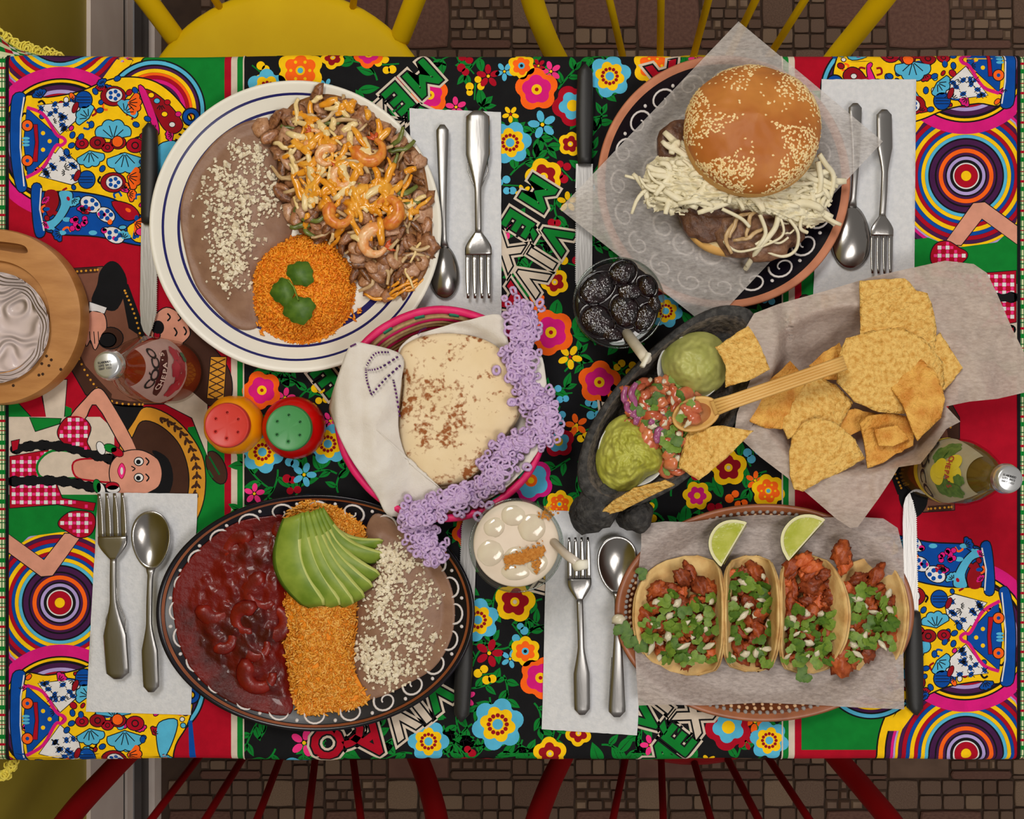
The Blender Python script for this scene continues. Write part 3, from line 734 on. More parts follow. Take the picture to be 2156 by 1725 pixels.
pr.out([(225, 850), (300, 855), (290, 905), (285, 945), (262, 948), (240, 890)], 'black', 4.4)
# the woman in the checked blouse under a sombrero
pr.poly([(17, 878), (210, 878), (240, 905), (240, 1042), (17, 1042)], 'cream', 3)
pr.out([(62, 880), (128, 882), (124, 892), (74, 908)], 'green', 3.6)
pr.out(crom([(308, 858), (360, 878), (402, 920), (428, 972), (430, 1040), (414, 1092), (390, 1120), (250, 1120), (248, 960), (284, 885)], 5, True), 'tan', 6)
pr.out(crom([(300, 888), (340, 900), (378, 940), (396, 1000), (388, 1060), (350, 1110), (250, 1110), (250, 980), (280, 920)], 5, True), 'brown', 7)
for k in range(15):
    t = k / 14; a = -1.25 + 2.2 * t; x, y = 312 + 102 * math.cos(a), 1000 + 124 * math.sin(a)
    pr.disc(x, y, 3, 'brown', 7.4, 9, 10, a); pr.disc(x + 5, y + 3, 7, 'brown', 7.5, 3, 8, a + .8); pr.disc(x - 5, y + 4, 7, 'brown', 7.5, 3, 8, a - .8)
pr.out(crom([(148, 880), (178, 842), (206, 818), (232, 846), (286, 946), (262, 950), (202, 852), (176, 884)], 4, True), 'skin', 7.2)
checks(crom([(122, 905), (140, 880), (170, 878), (190, 900), (182, 930), (188, 948), (150, 942), (126, 925)], 4, True), 7.4)
checks([(20, 962), (100, 948), (110, 1000), (130, 1050), (200, 1060), (196, 1076), (120, 1062), (20, 1070)], 4)
pr.out(crom([(82, 975), (110, 952), (160, 955), (215, 965), (235, 985), (235, 1010), (190, 1005), (110, 1005), (84, 1000)], 4, True), 'cream', 5.2, 5, 'green')
pr.out(crom([(156, 975), (190, 968), (250, 974), (250, 1012), (190, 1010), (160, 1002)], 4, True), 'skin', 6.4, 4, 'red')
pr.out(crom([(235, 975), (262, 952), (300, 950), (335, 972), (342, 1000), (334, 1028), (295, 1046), (250, 1040), (232, 1010)], 5, True), 'skin', 8.2)
pr.out(crom([(322, 950), (352, 968), (362, 1010), (346, 1050), (310, 1062), (306, 1044), (334, 1026), (342, 998), (336, 972)], 4, True), 'black', 8.8)
pr.out(crom([(248, 992), (256, 976), (263, 990), (256, 1008)], 4, True), 'pink', 9.4, 1.5, 'dred'); pr.disc(256, 992, 3, 'white', 10.4, 8)
for y in (972, 1006):
    pr.out(ellipse(292, y, 9, 8, 14), 'white', 9.4, 2); pr.disc(291, y + 1, 5, 'black', 10.3, n=12); pr.line(crom([(306, y - 8), (313, y), (308, y + 8)], 4), 3, 'black', 10)
pr.line(crom([(276, 982), (284, 987), (278, 992)], 4), 2.5, 'black', 10)
def braid(pts, l):
    c = crom(pts, 7)
    for i, (x, y) in enumerate(c): pr.disc(x, y, 10 + 2.2 * math.sin(i * 1.7), 'black', l, n=12)
    pr.line(c, 16, 'black', l + .4)
braid([(30, 946), (80, 938), (140, 942), (190, 956), (235, 968)], 7.8); braid([(24, 1014), (90, 1012), (150, 1016), (200, 1028), (250, 1034)], 7.8)
for x, y, a, c in ((212, 944, 1.2, 'white'), (232, 944, .3, 'green'), (246, 952, .5, 'red'), (204, 1024, 1.4, 'green'), (212, 1030, 1.2, 'white'), (236, 1024, 0, 'red'), (238, 1030, 0, 'white')): pr.out(ellipse(x, y, 14, 8, 14, a), c, 9.2, 1.5)
pr.out([(24, 930), (40, 926), (36, 946), (26, 950)], 'red', 9)
checks(crom([(126, 1095), (150, 1078), (190, 1080), (200, 1100), (190, 1125), (165, 1132), (140, 1118), (124, 1108)], 4, True), 8)
pr.out([(136, 1124), (172, 1126), (110, 1212), (86, 1214), (18, 1164), (18, 1126), (92, 1180)], 'skin', 7)
pr.out(ellipse(455, 985, 18, 36, 20, -.4), 'brown', 4.4); pr.line([(440, 962), (462, 1000)], 4, 'dgreen', 5.4); pr.line([(438, 990), (448, 1006)], 4, 'dgreen', 5.4)
# one Print from all: panel, panel turned round, centre
panel = pr; pr = main
FLIP = (2160, 1640)
for flip in (False, True):
    o = len(pr.v)
    pr.v += [(FLIP[0] - x, FLIP[1] - y, l) for x, y, l in panel.v] if flip else panel.v
    pr.f += [tuple(i + o for i in f) for f in panel.f]; pr.m += panel.m
LAY = 0.00007; RAD = 0.008
me = bpy.data.meshes.new('tablecloth'); me.from_pydata([((x - 1078) / 2000, (862.5 - y) / 2000, l) for x, y, l in pr.v], [], pr.f)
for m in cloth_mats: me.materials.append(m)
me.polygons.foreach_set('material_index', pr.m)
bm = bmesh.new(); bm.from_mesh(me)
UX0, UX1, VY0, VY1 = TX0, TX1, TY0, TY1
HANG = 0.13; ext = RAD * PI / 2 + HANG
def cut(co, no, clear=False):
    bmesh.ops.bisect_plane(bm, geom=bm.verts[:] + bm.edges[:] + bm.faces[:], dist=1e-7, plane_co=co, plane_no=no, clear_outer=clear)
cut((0, VY1 + ext, 0), (0, 1, 0), True); cut((0, VY0 - ext, 0), (0, -1, 0), True); cut((UX1 + ext, 0, 0), (1, 0, 0), True); cut((UX0 - RAD * 1.2, 0, 0), (-1, 0, 0), True)
for d in (0, .2, .4, .6, .8, 1.0): 
    e = d * RAD * PI / 2
    cut((0, VY1 + e, 0), (0, 1, 0)); cut((0, VY0 - e, 0), (0, -1, 0))
    if d in (0, .4, .8, 1.0): cut((UX1 + e, 0, 0), (1, 0, 0)); cut((UX0 - e, 0, 0), (-1, 0, 0))
for k in range(1, 22): cut((UX0 + (UX1 - UX0) * k / 22, 0, 0), (1, 0, 0))
def fold(d):                                   # distance past the edge -> (outwards, down)
    a = min(d / RAD, PI / 2); r = max(0.0, d - RAD * PI / 2)
    return RAD * math.sin(a), RAD * (1 - math.cos(a)) + r, a
for v in bm.verts:
    u, y, l = v.co; dz = 0; nx = ny = 0.0; nzv = 1.0; x2, y2 = u, y
    if u > UX1: o_, d_, a_ = fold(u - UX1); x2 = UX1 + o_; dz += d_; nx = math.sin(a_)
    elif u < UX0: o_, d_, a_ = fold(UX0 - u); x2 = UX0 - o_; dz += d_; nx = -math.sin(a_)
    wv = 0.0030 * nz(u * 7, 3.1)
    if y > VY1: o_, d_, a_ = fold(y - VY1); y2 = VY1 + o_ + wv * min(1, d_ / RAD * 1.0) + 0.012 * max(0, d_ - 0.03) * nz(u * 12, 8) * 4; dz += d_; ny = math.sin(a_)
    elif y < VY0: o_, d_, a_ = fold(VY0 - y); y2 = VY0 - o_ - wv * min(1, d_ / RAD) - 0.012 * max(0, d_ - 0.03) * nz(u * 12, 5) * 4; dz += d_; ny = -math.sin(a_)
    nzv = math.sqrt(max(0, 1 - min(1, nx * nx + ny * ny))); e = l * LAY
    v.co = (x2 + nx * e, y2 + ny * e, T - 0.0012 - dz + nzv * e)
bm.normal_update()
for f in bm.faces:
    if f.normal.z < -0.01: f.normal_flip()
bm.to_mesh(me); bm.free()
cloth = bpy.data.objects.new('tablecloth', me); COL.objects.link(cloth)
tag(cloth, 'printed cotton tablecloth with flowers on black and folk figures on red end panels', 'tablecloth')
# plaid corner that hangs down by the wall, with its yellow crocheted edge
def corner(pts_px, name_rows):
    pass
cor = MB(); nU, nV = 26, 10; grid = []
e0 = [(-30, 118, -0.004), (40, 121, -0.004), (90, 122, -0.006), (150, 124, -0.008)]       # along the table edge
e1 = [(-40, 30, -0.050), (20, 92, -0.040), (70, 112, -0.030), (128, 128, -0.016)]      # free edge
E0, E1 = crom(e0, 9), crom(e1, 9); n0 = len(E0)
for j in range(nV + 1):
    for i in range(n0):
        t = j / nV; a, b = E0[i], E1[i]
        cor.v.append(tuple(P(a[0] + (b[0] - a[0]) * t, a[1] + (b[1] - a[1]) * t, a[2] + (b[2] - a[2]) * t + 0.006 * math.sin(PI * t))))
cidx = [PN.index(k) for k in ('plaid', 'green', 'red', 'white')]
for j in range(nV):
    for i in range(n0 - 1):
        s = (i // 2) % 3; q = (0, 1, 0)[s] if j % 4 in (0, 1) else (2, 3, 1)[s]
        cor.f.append((j * n0 + i, j * n0 + i + 1, (j + 1) * n0 + i + 1, (j + 1) * n0 + i)); cor.m.append(q)
solid(cor.build('hanging_corner', [cloth_mats[k] for k in cidx], cloth, smooth=True), 0.0008)
yarn = mat('yarn_yellow', (226, 206, 70), 0.9, (238, 222, 100), 300)
fr = MB(); rf = random.Random(5)
for i in range(n0 - 1):
    for s in (0.0, 0.5):
        p = [E1[i][k] + (E1[i + 1][k] - E1[i][k]) * s for k in range(3)]
        c = P(p[0] + rf.uniform(-2, 2), p[1] - 7 + rf.uniform(-3, 3), p[2] - 0.001); rad = rf.uniform(.0028, .0045)
        rot = erot(rf.uniform(-.6, .6), rf.uniform(-.6, .6), rf.uniform(0, 3))
        fr.tube([c + rot @ Vector((rad * 1.5 * math.cos(q * PI / 4), rad * math.sin(q * PI / 4), 0)) for q in range(8)], .0011, 5, closed=True)
fr.build('crochet_edge', yarn, cloth)
fr = MB()
for i in range(14):
    c = P(2 + i * 2.2 + rf.uniform(-2, 2), 1606 + 30 * (1 - i / 14) + rf.uniform(-6, 6), -0.03); rot = erot(rf.uniform(-.6, .6), rf.uniform(-.6, .6), rf.uniform(0, 3))
    fr.tube([c + rot @ Vector((.006 * math.cos(q * PI / 4), .004 * math.sin(q * PI / 4), 0)) for q in range(8)], .0012, 5, closed=True)
fr.build('crochet_edge', yarn, cloth)
# ------------------------------------------------------------------ cutlery
steel = mat('steel', (156, 153, 150), 0.22, metal=1.0, bump=0.05, bscale=300)
steel_b = mat('steel_brushed', (152, 150, 148), 0.34, metal=1.0, bump=0.08, bscale=500, stretch=(1, 0.1, 1))
handle_black = mat('knife_handle', (30, 30, 31), 0.5, bump=0.1, bscale=200)
class Frame2:
    """local axes of a long thing lying on the table: s runs from a to b, q across"""
    def __init__(s, a, b, h=0.0):
        s.o = P(a[0], a[1], h); d = P(b[0], b[1], h) - s.o; s.L = d.length; s.d = d.normalized(); s.n = Vector((-s.d.y, s.d.x, 0)); s.h = h
    def __call__(s, u, q, z): return s.o + s.d * u + s.n * q + Vector((0, 0, z))
def ribbon(mb, F, st, th, mi=0, crown=0.0, q0=0.0):
    """stations (s, half width, z [, q offset])"""
    base = len(mb.v); prof = [(-1, 0.0), (-0.9, 0.8), (-0.5, 1.0), (0, 1.0), (0.5, 1.0), (0.9, 0.8), (1, 0.0), (0.9, -0.8), (0.5, -1), (0, -1), (-0.5, -1), (-0.9, -0.8)]
    m = len(prof)
    for s_ in st:
        u, hw, z = s_[:3]; qo = q0 + (s_[3] if len(s_) > 3 else 0)
        for a, b in prof: mb.v.append(tuple(F(u, qo + a * hw, z + b * th / 2 + crown * (1 - a * a))))
    for i in range(len(st) - 1):
        for k in range(m):
            k2 = (k + 1) % m; mb.f.append((base + i * m + k, base + i * m + k2, base + (i + 1) * m + k2, base + (i + 1) * m + k)); mb.m.append(mi)
    mb.f.append(tuple(base + k for k in range(m))); mb.m.append(mi); mb.f.append(tuple(base + (len(st) - 1) * m + k for k in range(m))[::-1]); mb.m.append(mi)
def handle_st(F, s0, neck, end_w, style, z0):
    L = F.L; st = []
    for t in [i / 22 for i in range(23)]:
        s = s0 + (L - s0) * t
        if style == 'shell': w = neck if t < .35 else neck + (end_w - neck) * min(1, (t - .35) / .28) ** 1.2
        elif style == 'spat': w = neck if t < .42 else neck + (end_w - neck) * min(1, (t - .42) / .22) ** 1.1
        else: w = neck + (end_w - neck) * (max(0, t - .15) / .85) ** 1.1
        if t > .94: w *= math.sqrt(max(.05, 1 - ((t - .94) / .065) ** 2))
        z = z0 + 0.007 * math.sin(PI * min(1, t * 1.05)) * (1 - .5 * t) 
        st.append((s, w, max(z, .0015)))
    return st
def fork(tip, end, hw, ew, style, label, group, h=0.0025):
    F = Frame2(tip, end, h); L = F.L; k = CH / FP
    root = thing('fork', (F.o + F.d * L / 2), label, 'fork', group)
    hw = hw * k / 2; ew = ew * k / 2
    tl = L * .235; pl = L * .36
    b = MB(); st = []
    for t in [i / 10 for i in range(11)]:
        s = tl + (pl - tl) * t; w = hw * (1 - .03 * t) if t < .3 else hw * (1 - .78 * ((t - .3) / .7) ** 1.35) * .99
        st.append((s, max(w, .0034), .0025 + .0065 * math.sin(PI * .5 * (1 - t)) ** 1.0 * .55 + .004 * t))
    ribbon(b, F, st, .002); b.build('head', steel, root)
    for i in range(4):
        b = MB(); c = (-.78 + i * .52) * hw; st = []
        for t in [j / 8 for j in range(9)]:
            s = tl * t + .001; w = hw * .19 * (.5 + .5 * min(1, t * 2.2)); z = .002 + .006 * (1 - t) ** 2 * .9 + .004 * math.sin(PI * .5 * t)
            st.append((s + (.002 if t == 1 else 0), w, z, c * (1.0)))
        ribbon(b, F, st, .0018); b.build('tine', steel, root)
    b = MB(); ribbon(b, F, handle_st(F, pl - .002, .0035, ew, style, .0055), .0026, crown=.0006); hd = b.build('handle', steel_b, root)
    if style == 'shell':
        b = MB(); c = L - .012
        for q in range(7):
            a = (q - 3) * .42; b.tube([F(c, 0, .0055), F(c - .006 * math.cos(a) - .002, .008 * math.sin(a), .0052), F(c - .012 * math.cos(a), .013 * math.sin(a) * .8, .0045)] if False else
                                      [F(c + .006, 0, .0042), F(c + .002 - .007 * math.cos(a), .0065 * math.sin(a), .0049), F(c + .001 - .012 * math.cos(a), .0095 * math.sin(a), .0043)], [.0005, .0009, .0006], 6)
        b.build('shell_relief', steel, hd)
        b = MB()
        for sgn in (-1, 1): b.tube([F(L * f, sgn * (.0022 if f < .62 else ew * .82), .0085 - .004 * f) for f in (.38, .5, .58, .68, .78, .9)], .0006, 6)
        b.build('thread_relief', steel, hd)
    return root
def spoon(bowl_c, bl, bw, end, ew, style, label, group, up=True, h=0.0025):
    """bowl centre, bowl length and width, end of the handle"""
    F = Frame2(bowl_c, end, h); L = F.L; k = CH / FP; bl = bl * k / 2; bw = bw * k / 2; ew = ew * k / 2
    root = thing('spoon', F.o + F.d * L / 2, label, 'spoon', group)
    b = MB(); n = 40; rings = 10; dep = .008
    base = len(b.v); b.v.append(tuple(F(0, 0, .0012 if up else .0012 + dep)))
    for i in range(1, rings + 1):
        t = i / rings
        for j in range(n):
            a = 2 * PI * j / n; s = -bl * math.cos(a) * t; q = bw * math.sin(a) * t * (1 + .16 * math.cos(a))
            zz = dep * t ** 2.2
            b.v.append(tuple(F(s, q, .0012 + (zz if up else dep - zz * .98))))
    for j in range(n): b.f.append((base, base + 1 + j, base + 1 + (j + 1) % n)); b.m.append(0)
    for i in range(rings - 1):
        for j in range(n):
            j2 = (j + 1) % n; a = base + 1 + i * n; b.f.append((a + j, a + n + j, a + n + j2, a + j2)); b.m.append(0)
    o = b.build('bowl', steel, root); solid(o, .0012, 0)
    b = MB(); st = [(bl * .93, .0052, .0092 if up else .002), (bl * 1.08, .004, .0105 if up else .0045)] + handle_st(F, bl * 1.18, .0031, ew, style, .0105 if up else .006)
    ribbon(b, F, st, .0024, crown=.0006); hd = b.build('handle', steel_b, root)
    if style == 'bead':
        b = MB()
        for i in range(34):
            t = .62 + .36 * i / 33; s = F.L * t; w = .0034 + (ew - .0034) * max(0, (t - .35) / .65) ** 1.1
            if t > .95: w *= math.sqrt(max(.05, 1 - ((t - .95) / .05) ** 2))
            for sg in (-1, 1): b.lathe([(0, .0011), (.0008, .0008), (.0011, 0)], 6, c=F(s, sg * w * .86, .0052 + .004 * (1 - t)))
        b.build('bead_edge', steel, hd)
    return root
def knife(tip, mid, end, bw, hw, side, label, group, h=0.0022):
    F = Frame2(tip, end, h); k = CH / FP; bw *= k / 2; hw *= k / 2
    m = (P(mid[0], mid[1], h) - F.o).dot(F.d); L = F.L
    root = thing('steak_knife', F.o + F.d * L / 2, label, 'knife', group)
    back = [(0.0, .15 * bw), (.004, .55 * bw), (.012, .85 * bw), (.03, bw), (m, bw)]
    edge = []; N = int((m * .8) / .0022)
    for i in range(N):
        s = .006 + i * .0022; w = bw * (min(1, .35 + s / .035)) ; edge += [(s, -w + .0011), (s + .0011, -w - .0002)]
    edge += [(m * .86, -bw), (m, -bw * .95)]
    pts = [(s, q) for s, q in back] + edge[::-1] + [(-.0015, -.1 * bw)]
    out = [F(s, q * side, 0) for s, q in pts]
    b = MB(); b.prism(out, F.o.z + .0008, F.o.z + .0022, bev=0); auto(b.build('blade', steel_b, root, True), 30)
    b = MB(); st = []
    for t in [i / 16 for i in range(17)]:
        w = hw * (.82 + .18 * math.sin(PI * t) ** 2 + .12 * max(0, t - .6)); 
        if t > .93: w *= math.sqrt(max(.05, 1 - ((t - .93) / .072) ** 2))
        if t < .05: w *= .9
        st.append((m - .001 + (L - m) * t, w, .0055))
    ribbon(b, F, st, .011, crown=.0018); b.build('handle', handle_black, root)
    return root
# ------------------------------------------------------------------ paper napkins with cutlery
napkin_m = mat('napkin_paper', (206, 208, 212), 0.95, (216, 217, 220), 200, 0.6, 420, spec=0.1, bdist=0.0012)
def napkin(q, label, seed):
    n = 26; b = MB()
    for lay, (z0, amp) in enumerate(((0.0006, 0), (0.0020, 0.0004))):
        base = len(b.v)
        for j in range(n + 1):
            for i in range(n + 1):
                u, v = i / n, j / n
                x = (q[0][0] * (1 - u) + q[1][0] * u) * (1 - v) + (q[3][0] * (1 - u) + q[2][0] * u) * v
                y = (q[0][1] * (1 - u) + q[1][1] * u) * (1 - v) + (q[3][1] * (1 - u) + q[2][1] * u) * v
                e = min(u, 1 - u, v, 1 - v); x += 1.4 * nz(y * .12, seed) * (e < .01); y += 1.4 * nz(x * .12, seed + 5) * (e < .01)
                b.v.append(tuple(P(x, y, z0 + (amp * nz(x * .03, y * .03, seed) - (.0008 if e == 0 else 0) if lay else 0))))
        for j in range(n):
            for i in range(n): a = base + j * (n + 1) + i; b.f.append((a, a + 1, a + n + 2, a + n + 1)); b.m.append(0)
    per = [i for i in range(n + 1)] + [(j + 1) * (n + 1) - 1 for j in range(1, n + 1)] + [(n + 1) * n + i for i in range(n - 1, -1, -1)] + [j * (n + 1) for j in range(n - 1, 0, -1)]
    o = (n + 1) ** 2
    for k in range(len(per)): a, c = per[k], per[(k + 1) % len(per)]; b.f.append((a, c, c + o, a + o)); b.m.append(0)
    tag(auto(b.build('paper_napkin', napkin_m), 60), label, 'napkin', 'folded white paper napkins')
napkin([(862, 228), (1055, 236), (1056, 668), (872, 664)], 'white paper napkin tucked between the white blue-lined plate and the woven basket', 1)
napkin([(1730, 167), (1929, 167), (1925, 600), (1712, 622)], 'white paper napkin beside the round sandwich plate', 2)
napkin([(206, 1037), (416, 1040), (402, 1506), (181, 1499)], 'white paper napkin beside the black oval stew platter', 3)
napkin([(1152, 1075), (1368, 1080), (1341, 1549), (1141, 1536)], 'white paper napkin between the creamy drink and the taco plate', 4)
H2 = .0045
fork((1008, 632), (1006, 236), 56, 50, 'shell', 'steel fork with shell handle lying beside the white blue-lined plate', 'forks', H2)
spoon((936, 574), 112, 60, (932, 266), 28, 'plain', 'steel spoon face down beside the white blue-lined plate', 'spoons', False, H2)
spoon((1791, 500), 134, 80, (1797, 221), 30, 'plain', 'steel spoon beside the round sandwich plate', 'spoons', False, H2)
fork((1851, 580), (1858, 234), 48, 33, 'spat', 'plain steel fork beside the round sandwich plate', 'forks', H2)
fork((238, 1036), (252, 1427), 62, 49, 'shell', 'steel fork with shell handle on the napkin by the black oval platter', 'forks', H2)
spoon((323, 1136), 122, 80, (325, 1452), 34, 'spat', 'wide steel spoon half tucked under the black oval platter', 'spoons', True, H2)
fork((1217, 1128), (1225, 1502), 50, 34, 'spat', 'steel fork with flat handle on the napkin by the creamy drink', 'forks', H2)
spoon((1298, 1187), 120, 82, (1297, 1504), 38, 'bead', 'steel spoon with beaded handle beside the taco plate', 'spoons', True, H2)
knife((313, 706), (307, 470), (320, 262), 36, 36, 1, 'black-handled steak knife tucked under the white blue-lined plate', 'steak knives')
knife((1228, 640), (1232, 346), (1231, 140), 36, 37, -1, 'black-handled steak knife under the waxed paper of the sandwich plate', 'steak knives')
knife((990, 1062), (993, 1300), (972, 1516), 34, 38, 1, 'black-handled steak knife between the black oval platter and the creamy drink', 'steak knives')
knife((1913, 1040), (1925, 1288), (1922, 1502), 30, 38, -1, 'black-handled steak knife beside the taco plate', 'steak knives')

# ------------------------------------------------------------------ plates
glaze_white = mat('glaze_white', (222, 218, 206), 0.3, (228, 224, 212), 12, spec=0.35)
glaze_navy = mat('glaze_navy', (16, 14, 92), 0.25)
glaze_black = mat('glaze_black', (10, 9, 16), 0.22, (16, 12, 24), 20, spec=0.4)
glaze_brown = mat('glaze_brown', (146, 82, 48), 0.25, (120, 62, 34), 30, coat=0.3)
terra = mat('terracotta', (176, 108, 76), 0.6, (196, 126, 92), 40, 0.1)
slip = mat('slip_white', (214, 208, 206), 0.3)
def plate_mesh(a, prof_mis, seg=128, sy=1.0, c=(0, 0, 0)):
    b = MB(); prof = [(r * a, z) for r, z, m in prof_mis]; b.lathe(prof, seg, 1, sy, c, mis=[m for r, z, m in prof_mis][:-1]); return b
c = P(622, 477, .022); c.z = T + .0008; a = LEN(308, .022); c1_, a1_ = Vector(c), a
pr1 = [(0, .0045, 0), (.30, .0045, 0), (.60, .0045, 0), (.685, .006, 0), (.700, .0068, 1), (.745, .0085, 0), (.79, .0112, 0), (.806, .0122, 1), (.824, .0131, 0), (.892, .0172, 0), (.904, .018, 1), (.920, .0190, 0),
       (.965, .0214, 0), (.985, .0222, 0), (.997, .0220, 0), (1.0, .0208, 0), (.992, .0192, 0), (.95, .0165, 0), (.75, .003, 0), (.66, 0, 0), (0, 0.0002, 0)]
b = plate_mesh(a, pr1, c=c); tag(b.build('dinner_plate', [glaze_white, glaze_navy]), 'large round off-white plate with thin navy rings holding beans, rice and cheesy meat', 'plate')
PLATE1_H = .0053

def prof_h(prof, r):
    for (r0, z0, _), (r1, z1, _) in zip(prof, prof[1:]):
        if r1 < r0: return z0
        if r0 <= r <= r1: return z0 + (z1 - z0) * (r - r0) / max(r1 - r0, 1e-9)
    return 0
def on_plate(prof, ctr, a, sy, x, y, lift=.0034):
    h = .012; r = 1
    for _ in range(4):
        p = P(x, y, h); r = math.hypot((p.x - ctr.x) / a, (p.y - ctr.y) / (a * sy)); h = (prof_h(prof, min(r, .99)) + .0008 + lift)
    return h, r
def scrolls(b, ctr, a, sy, prof, f, n, size, r=.0009):
    """slip-trailed hooks and dots that follow the plate's own slope"""
    def Z(p): return ctr.z + prof_h(prof, min(.995, math.hypot((p.x - ctr.x) / a, (p.y - ctr.y) / (a * sy))))
    for i in range(n):
        a0 = 2 * PI * i / n; base = Vector((ctr.x + a * f * math.cos(a0), ctr.y + a * sy * f * math.sin(a0), 0))
        out = Vector((math.cos(a0), math.sin(a0) / sy, 0)).normalized(); tn = Vector((-out.y, out.x, 0)); pts = []
        for k in range(22):
            q = -2.3 + 7.2 * k / 21; rr_ = size * (1 - .036 * k)
            p = base + out * (math.cos(q) * rr_ * .8) + tn * (math.sin(q) * rr_); p.z = Z(p) + r * .35; pts.append(p)
        b.tube(pts, [r * (1.15 - .4 * k / 21) for k in range(22)], 6)
        a1 = a0 + PI / n; p = Vector((ctr.x + a * (f + .055) * math.cos(a1), ctr.y + a * sy * (f + .055) * math.sin(a1), 0)); p.z = Z(p)
        b.lathe([(0, .0010), (.0014, .0008), (.0022, -.0008)], 10, c=p)
c2 = P(1524, 383, .024); c2.z = T + .0008; a2 = LEN(267, .024)
pr2 = [(0, .004, 1), (.5, .004, 1), (.68, .0045, 1), (.72, .007, 1), (.90, .018, 1), (.935, .0206, 0), (.97, .0232, 0), (.99, .0236, 0), (1.0, .0222, 0), (.985, .019, 0), (.72, .0015, 0), (.62, 0, 0), (0, .0002, 0)]
b = plate_mesh(a2, pr2, c=c2); plate2 = b.build('dinner_plate', [terra, glaze_black]); tag(plate2, 'round clay plate with black rim and white scrolls under the sandwich', 'plate')
b = MB(); scrolls(b, c2, a2, 1.0, pr2, .815, 20, .0150, .0012); scrolls(b, c2, a2, 1.0, pr2, .56, 15, .0155, .0015); b.build('scroll_pattern', slip, plate2)
c3 = P(664, 1291, .024); c3.z = T + .0008; a3 = LEN(336, .024); s3 = 250 / 336
pr3 = [(0, .0045, 0), (.5, .0045, 0), (.72, .005, 0), (.76, .008, 0), (.905, .0180, 0), (.942, .0202, 0), (.950, .0208, 1), (.966, .0230, 0), (.985, .0246, 0), (.997, .0240, 0), (1.0, .0222, 0), (.985, .019, 0), (.74, .0015, 0), (.64, 0, 0), (0, .0002, 0)]
b = plate_mesh(a3, pr3, 160, s3, c3); plate3 = b.build('oval_platter', [glaze_black, glaze_brown]); tag(plate3, 'oval black glazed platter with white scrolls holding red stew, rice and beans', 'platter')
b = MB(); scrolls(b, c3, a3, s3, pr3, .870, 24, .0135, .0012); b.build('scroll_pattern', slip, plate3)
c4 = P(1610, 1291, .026); c4.z = T + .0008; a4 = LEN(316, .026); s4 = 230 / 316
taco_glaze = mat('glaze_taco', (112, 56, 28), 0.15, (82, 38, 20), 25, coat=0.5)
pr4 = [(0, .0045, 1), (.5, .0045, 1), (.78, .0055, 1), (.82, .010, 1), (.93, .0215, 0), (.96, .0245, 0), (.985, .0258, 0), (1.0, .0242, 0), (.985, .0205, 0), (.80, .002, 0), (.68, 0, 0), (0, .0002, 0)]
b = plate_mesh(a4, pr4, 160, s4, c4); plate4 = b.build('oval_platter', [mat('terracotta_dark', (138, 80, 50), 0.35, (160, 98, 64), 40), taco_glaze]); tag(plate4, 'oval brown clay platter with dotted rim under the tacos', 'platter')
bw_, bk_ = MB(), MB()
for row, (f, hz, n, mbx, rr_) in enumerate(((.925, .0214, 118, bk_, .0024), (.895, .0180, 104, bw_, .0022), (.862, .0146, 92, bw_, .0019), (.835, .0118, 84, bw_, .0016))):
    for i in range(n):
        q = 2 * PI * i / n; p = Vector((c4.x + a4 * f * math.cos(q), c4.y + a4 * s4 * f * math.sin(q), c4.z + hz)); mbx.lathe([(0, rr_ * .6), (rr_ * .7, rr_ * .4), (rr_, -rr_ * .5)], 8, c=p)
dot_grey = mat('slip_dark', (40, 36, 36), 0.25); bw_.build('dot_pattern', mat('slip_cream', (216, 178, 140), 0.3), plate4); bk_.build('dot_pattern', mat('slip_grey', (150, 146, 144), 0.3), plate4)
# ------------------------------------------------------------------ food helpers
def lump_mesh(name, m, seed, sx, sy, sz, amp=0.25, freq=1.6, bend=0.0, sub=2, flat=False):
    bm = bmesh.new(); bmesh.ops.create_icosphere(bm, subdivisions=sub, radius=1.0)
    for v in bm.verts:
        p = v.co.copy(); d = 1 + amp * noise.noise(p * freq + Vector((seed * 3.1, 0, 0))) + amp * .5 * noise.noise(p * freq * 2.3 + Vector((0, seed * 2.7, 0)))
        q = Vector((p.x * sx, p.y * sy, p.z * sz)) * d
        if flat: q.z = max(q.z, -sz * .55)
        if bend: q.z += bend * (q.x / sx) ** 2 * sx; q.y += bend * .6 * (q.x / sx) ** 2 * sx * (1 if seed % 2 else -1)
        v.co = q
    me = bpy.data.meshes.new(name); bm.to_mesh(me); bm.free(); me.materials.append(m)
    me.polygons.foreach_set('use_smooth', [True] * len(me.polygons)); return me
def put(me, name, loc, rot=(0, 0, 0), s=1.0, label=None, cat=None, group=None, parent=None):
    o = bpy.data.objects.new(name, me); COL.objects.link(o); o.location = loc; o.rotation_euler = rot
    o.scale = (s, s, s) if not isinstance(s, tuple) else s
    if parent is not None:
        o.parent = parent; o.matrix_parent_inverse = Matrix.LocRotScale(parent.location, parent.rotation_euler, parent.scale).inverted()
    return tag(o, label, cat, group)
def mesh_of(mb, name, mats, smooth=True):
    o = mb.build(name, mats, smooth=smooth); me = o.data; bpy.data.objects.remove(o); return me
def spread(poly, n, mind, rnd, avoid=()):
    out = []; k = 0
    while len(out) < n and k < n * 40:
        k += 1; p = rand_in(poly, rnd)
        if all(math.hypot(p[0] - a, p[1] - b) > mind for a, b in out) and all(math.hypot(p[0] - a, p[1] - b) > r for a, b, r in avoid): out.append(p)
    return out
def centroid(poly): return (sum(p[0] for p in poly) / len(poly), sum(p[1] for p in poly) / len(poly))
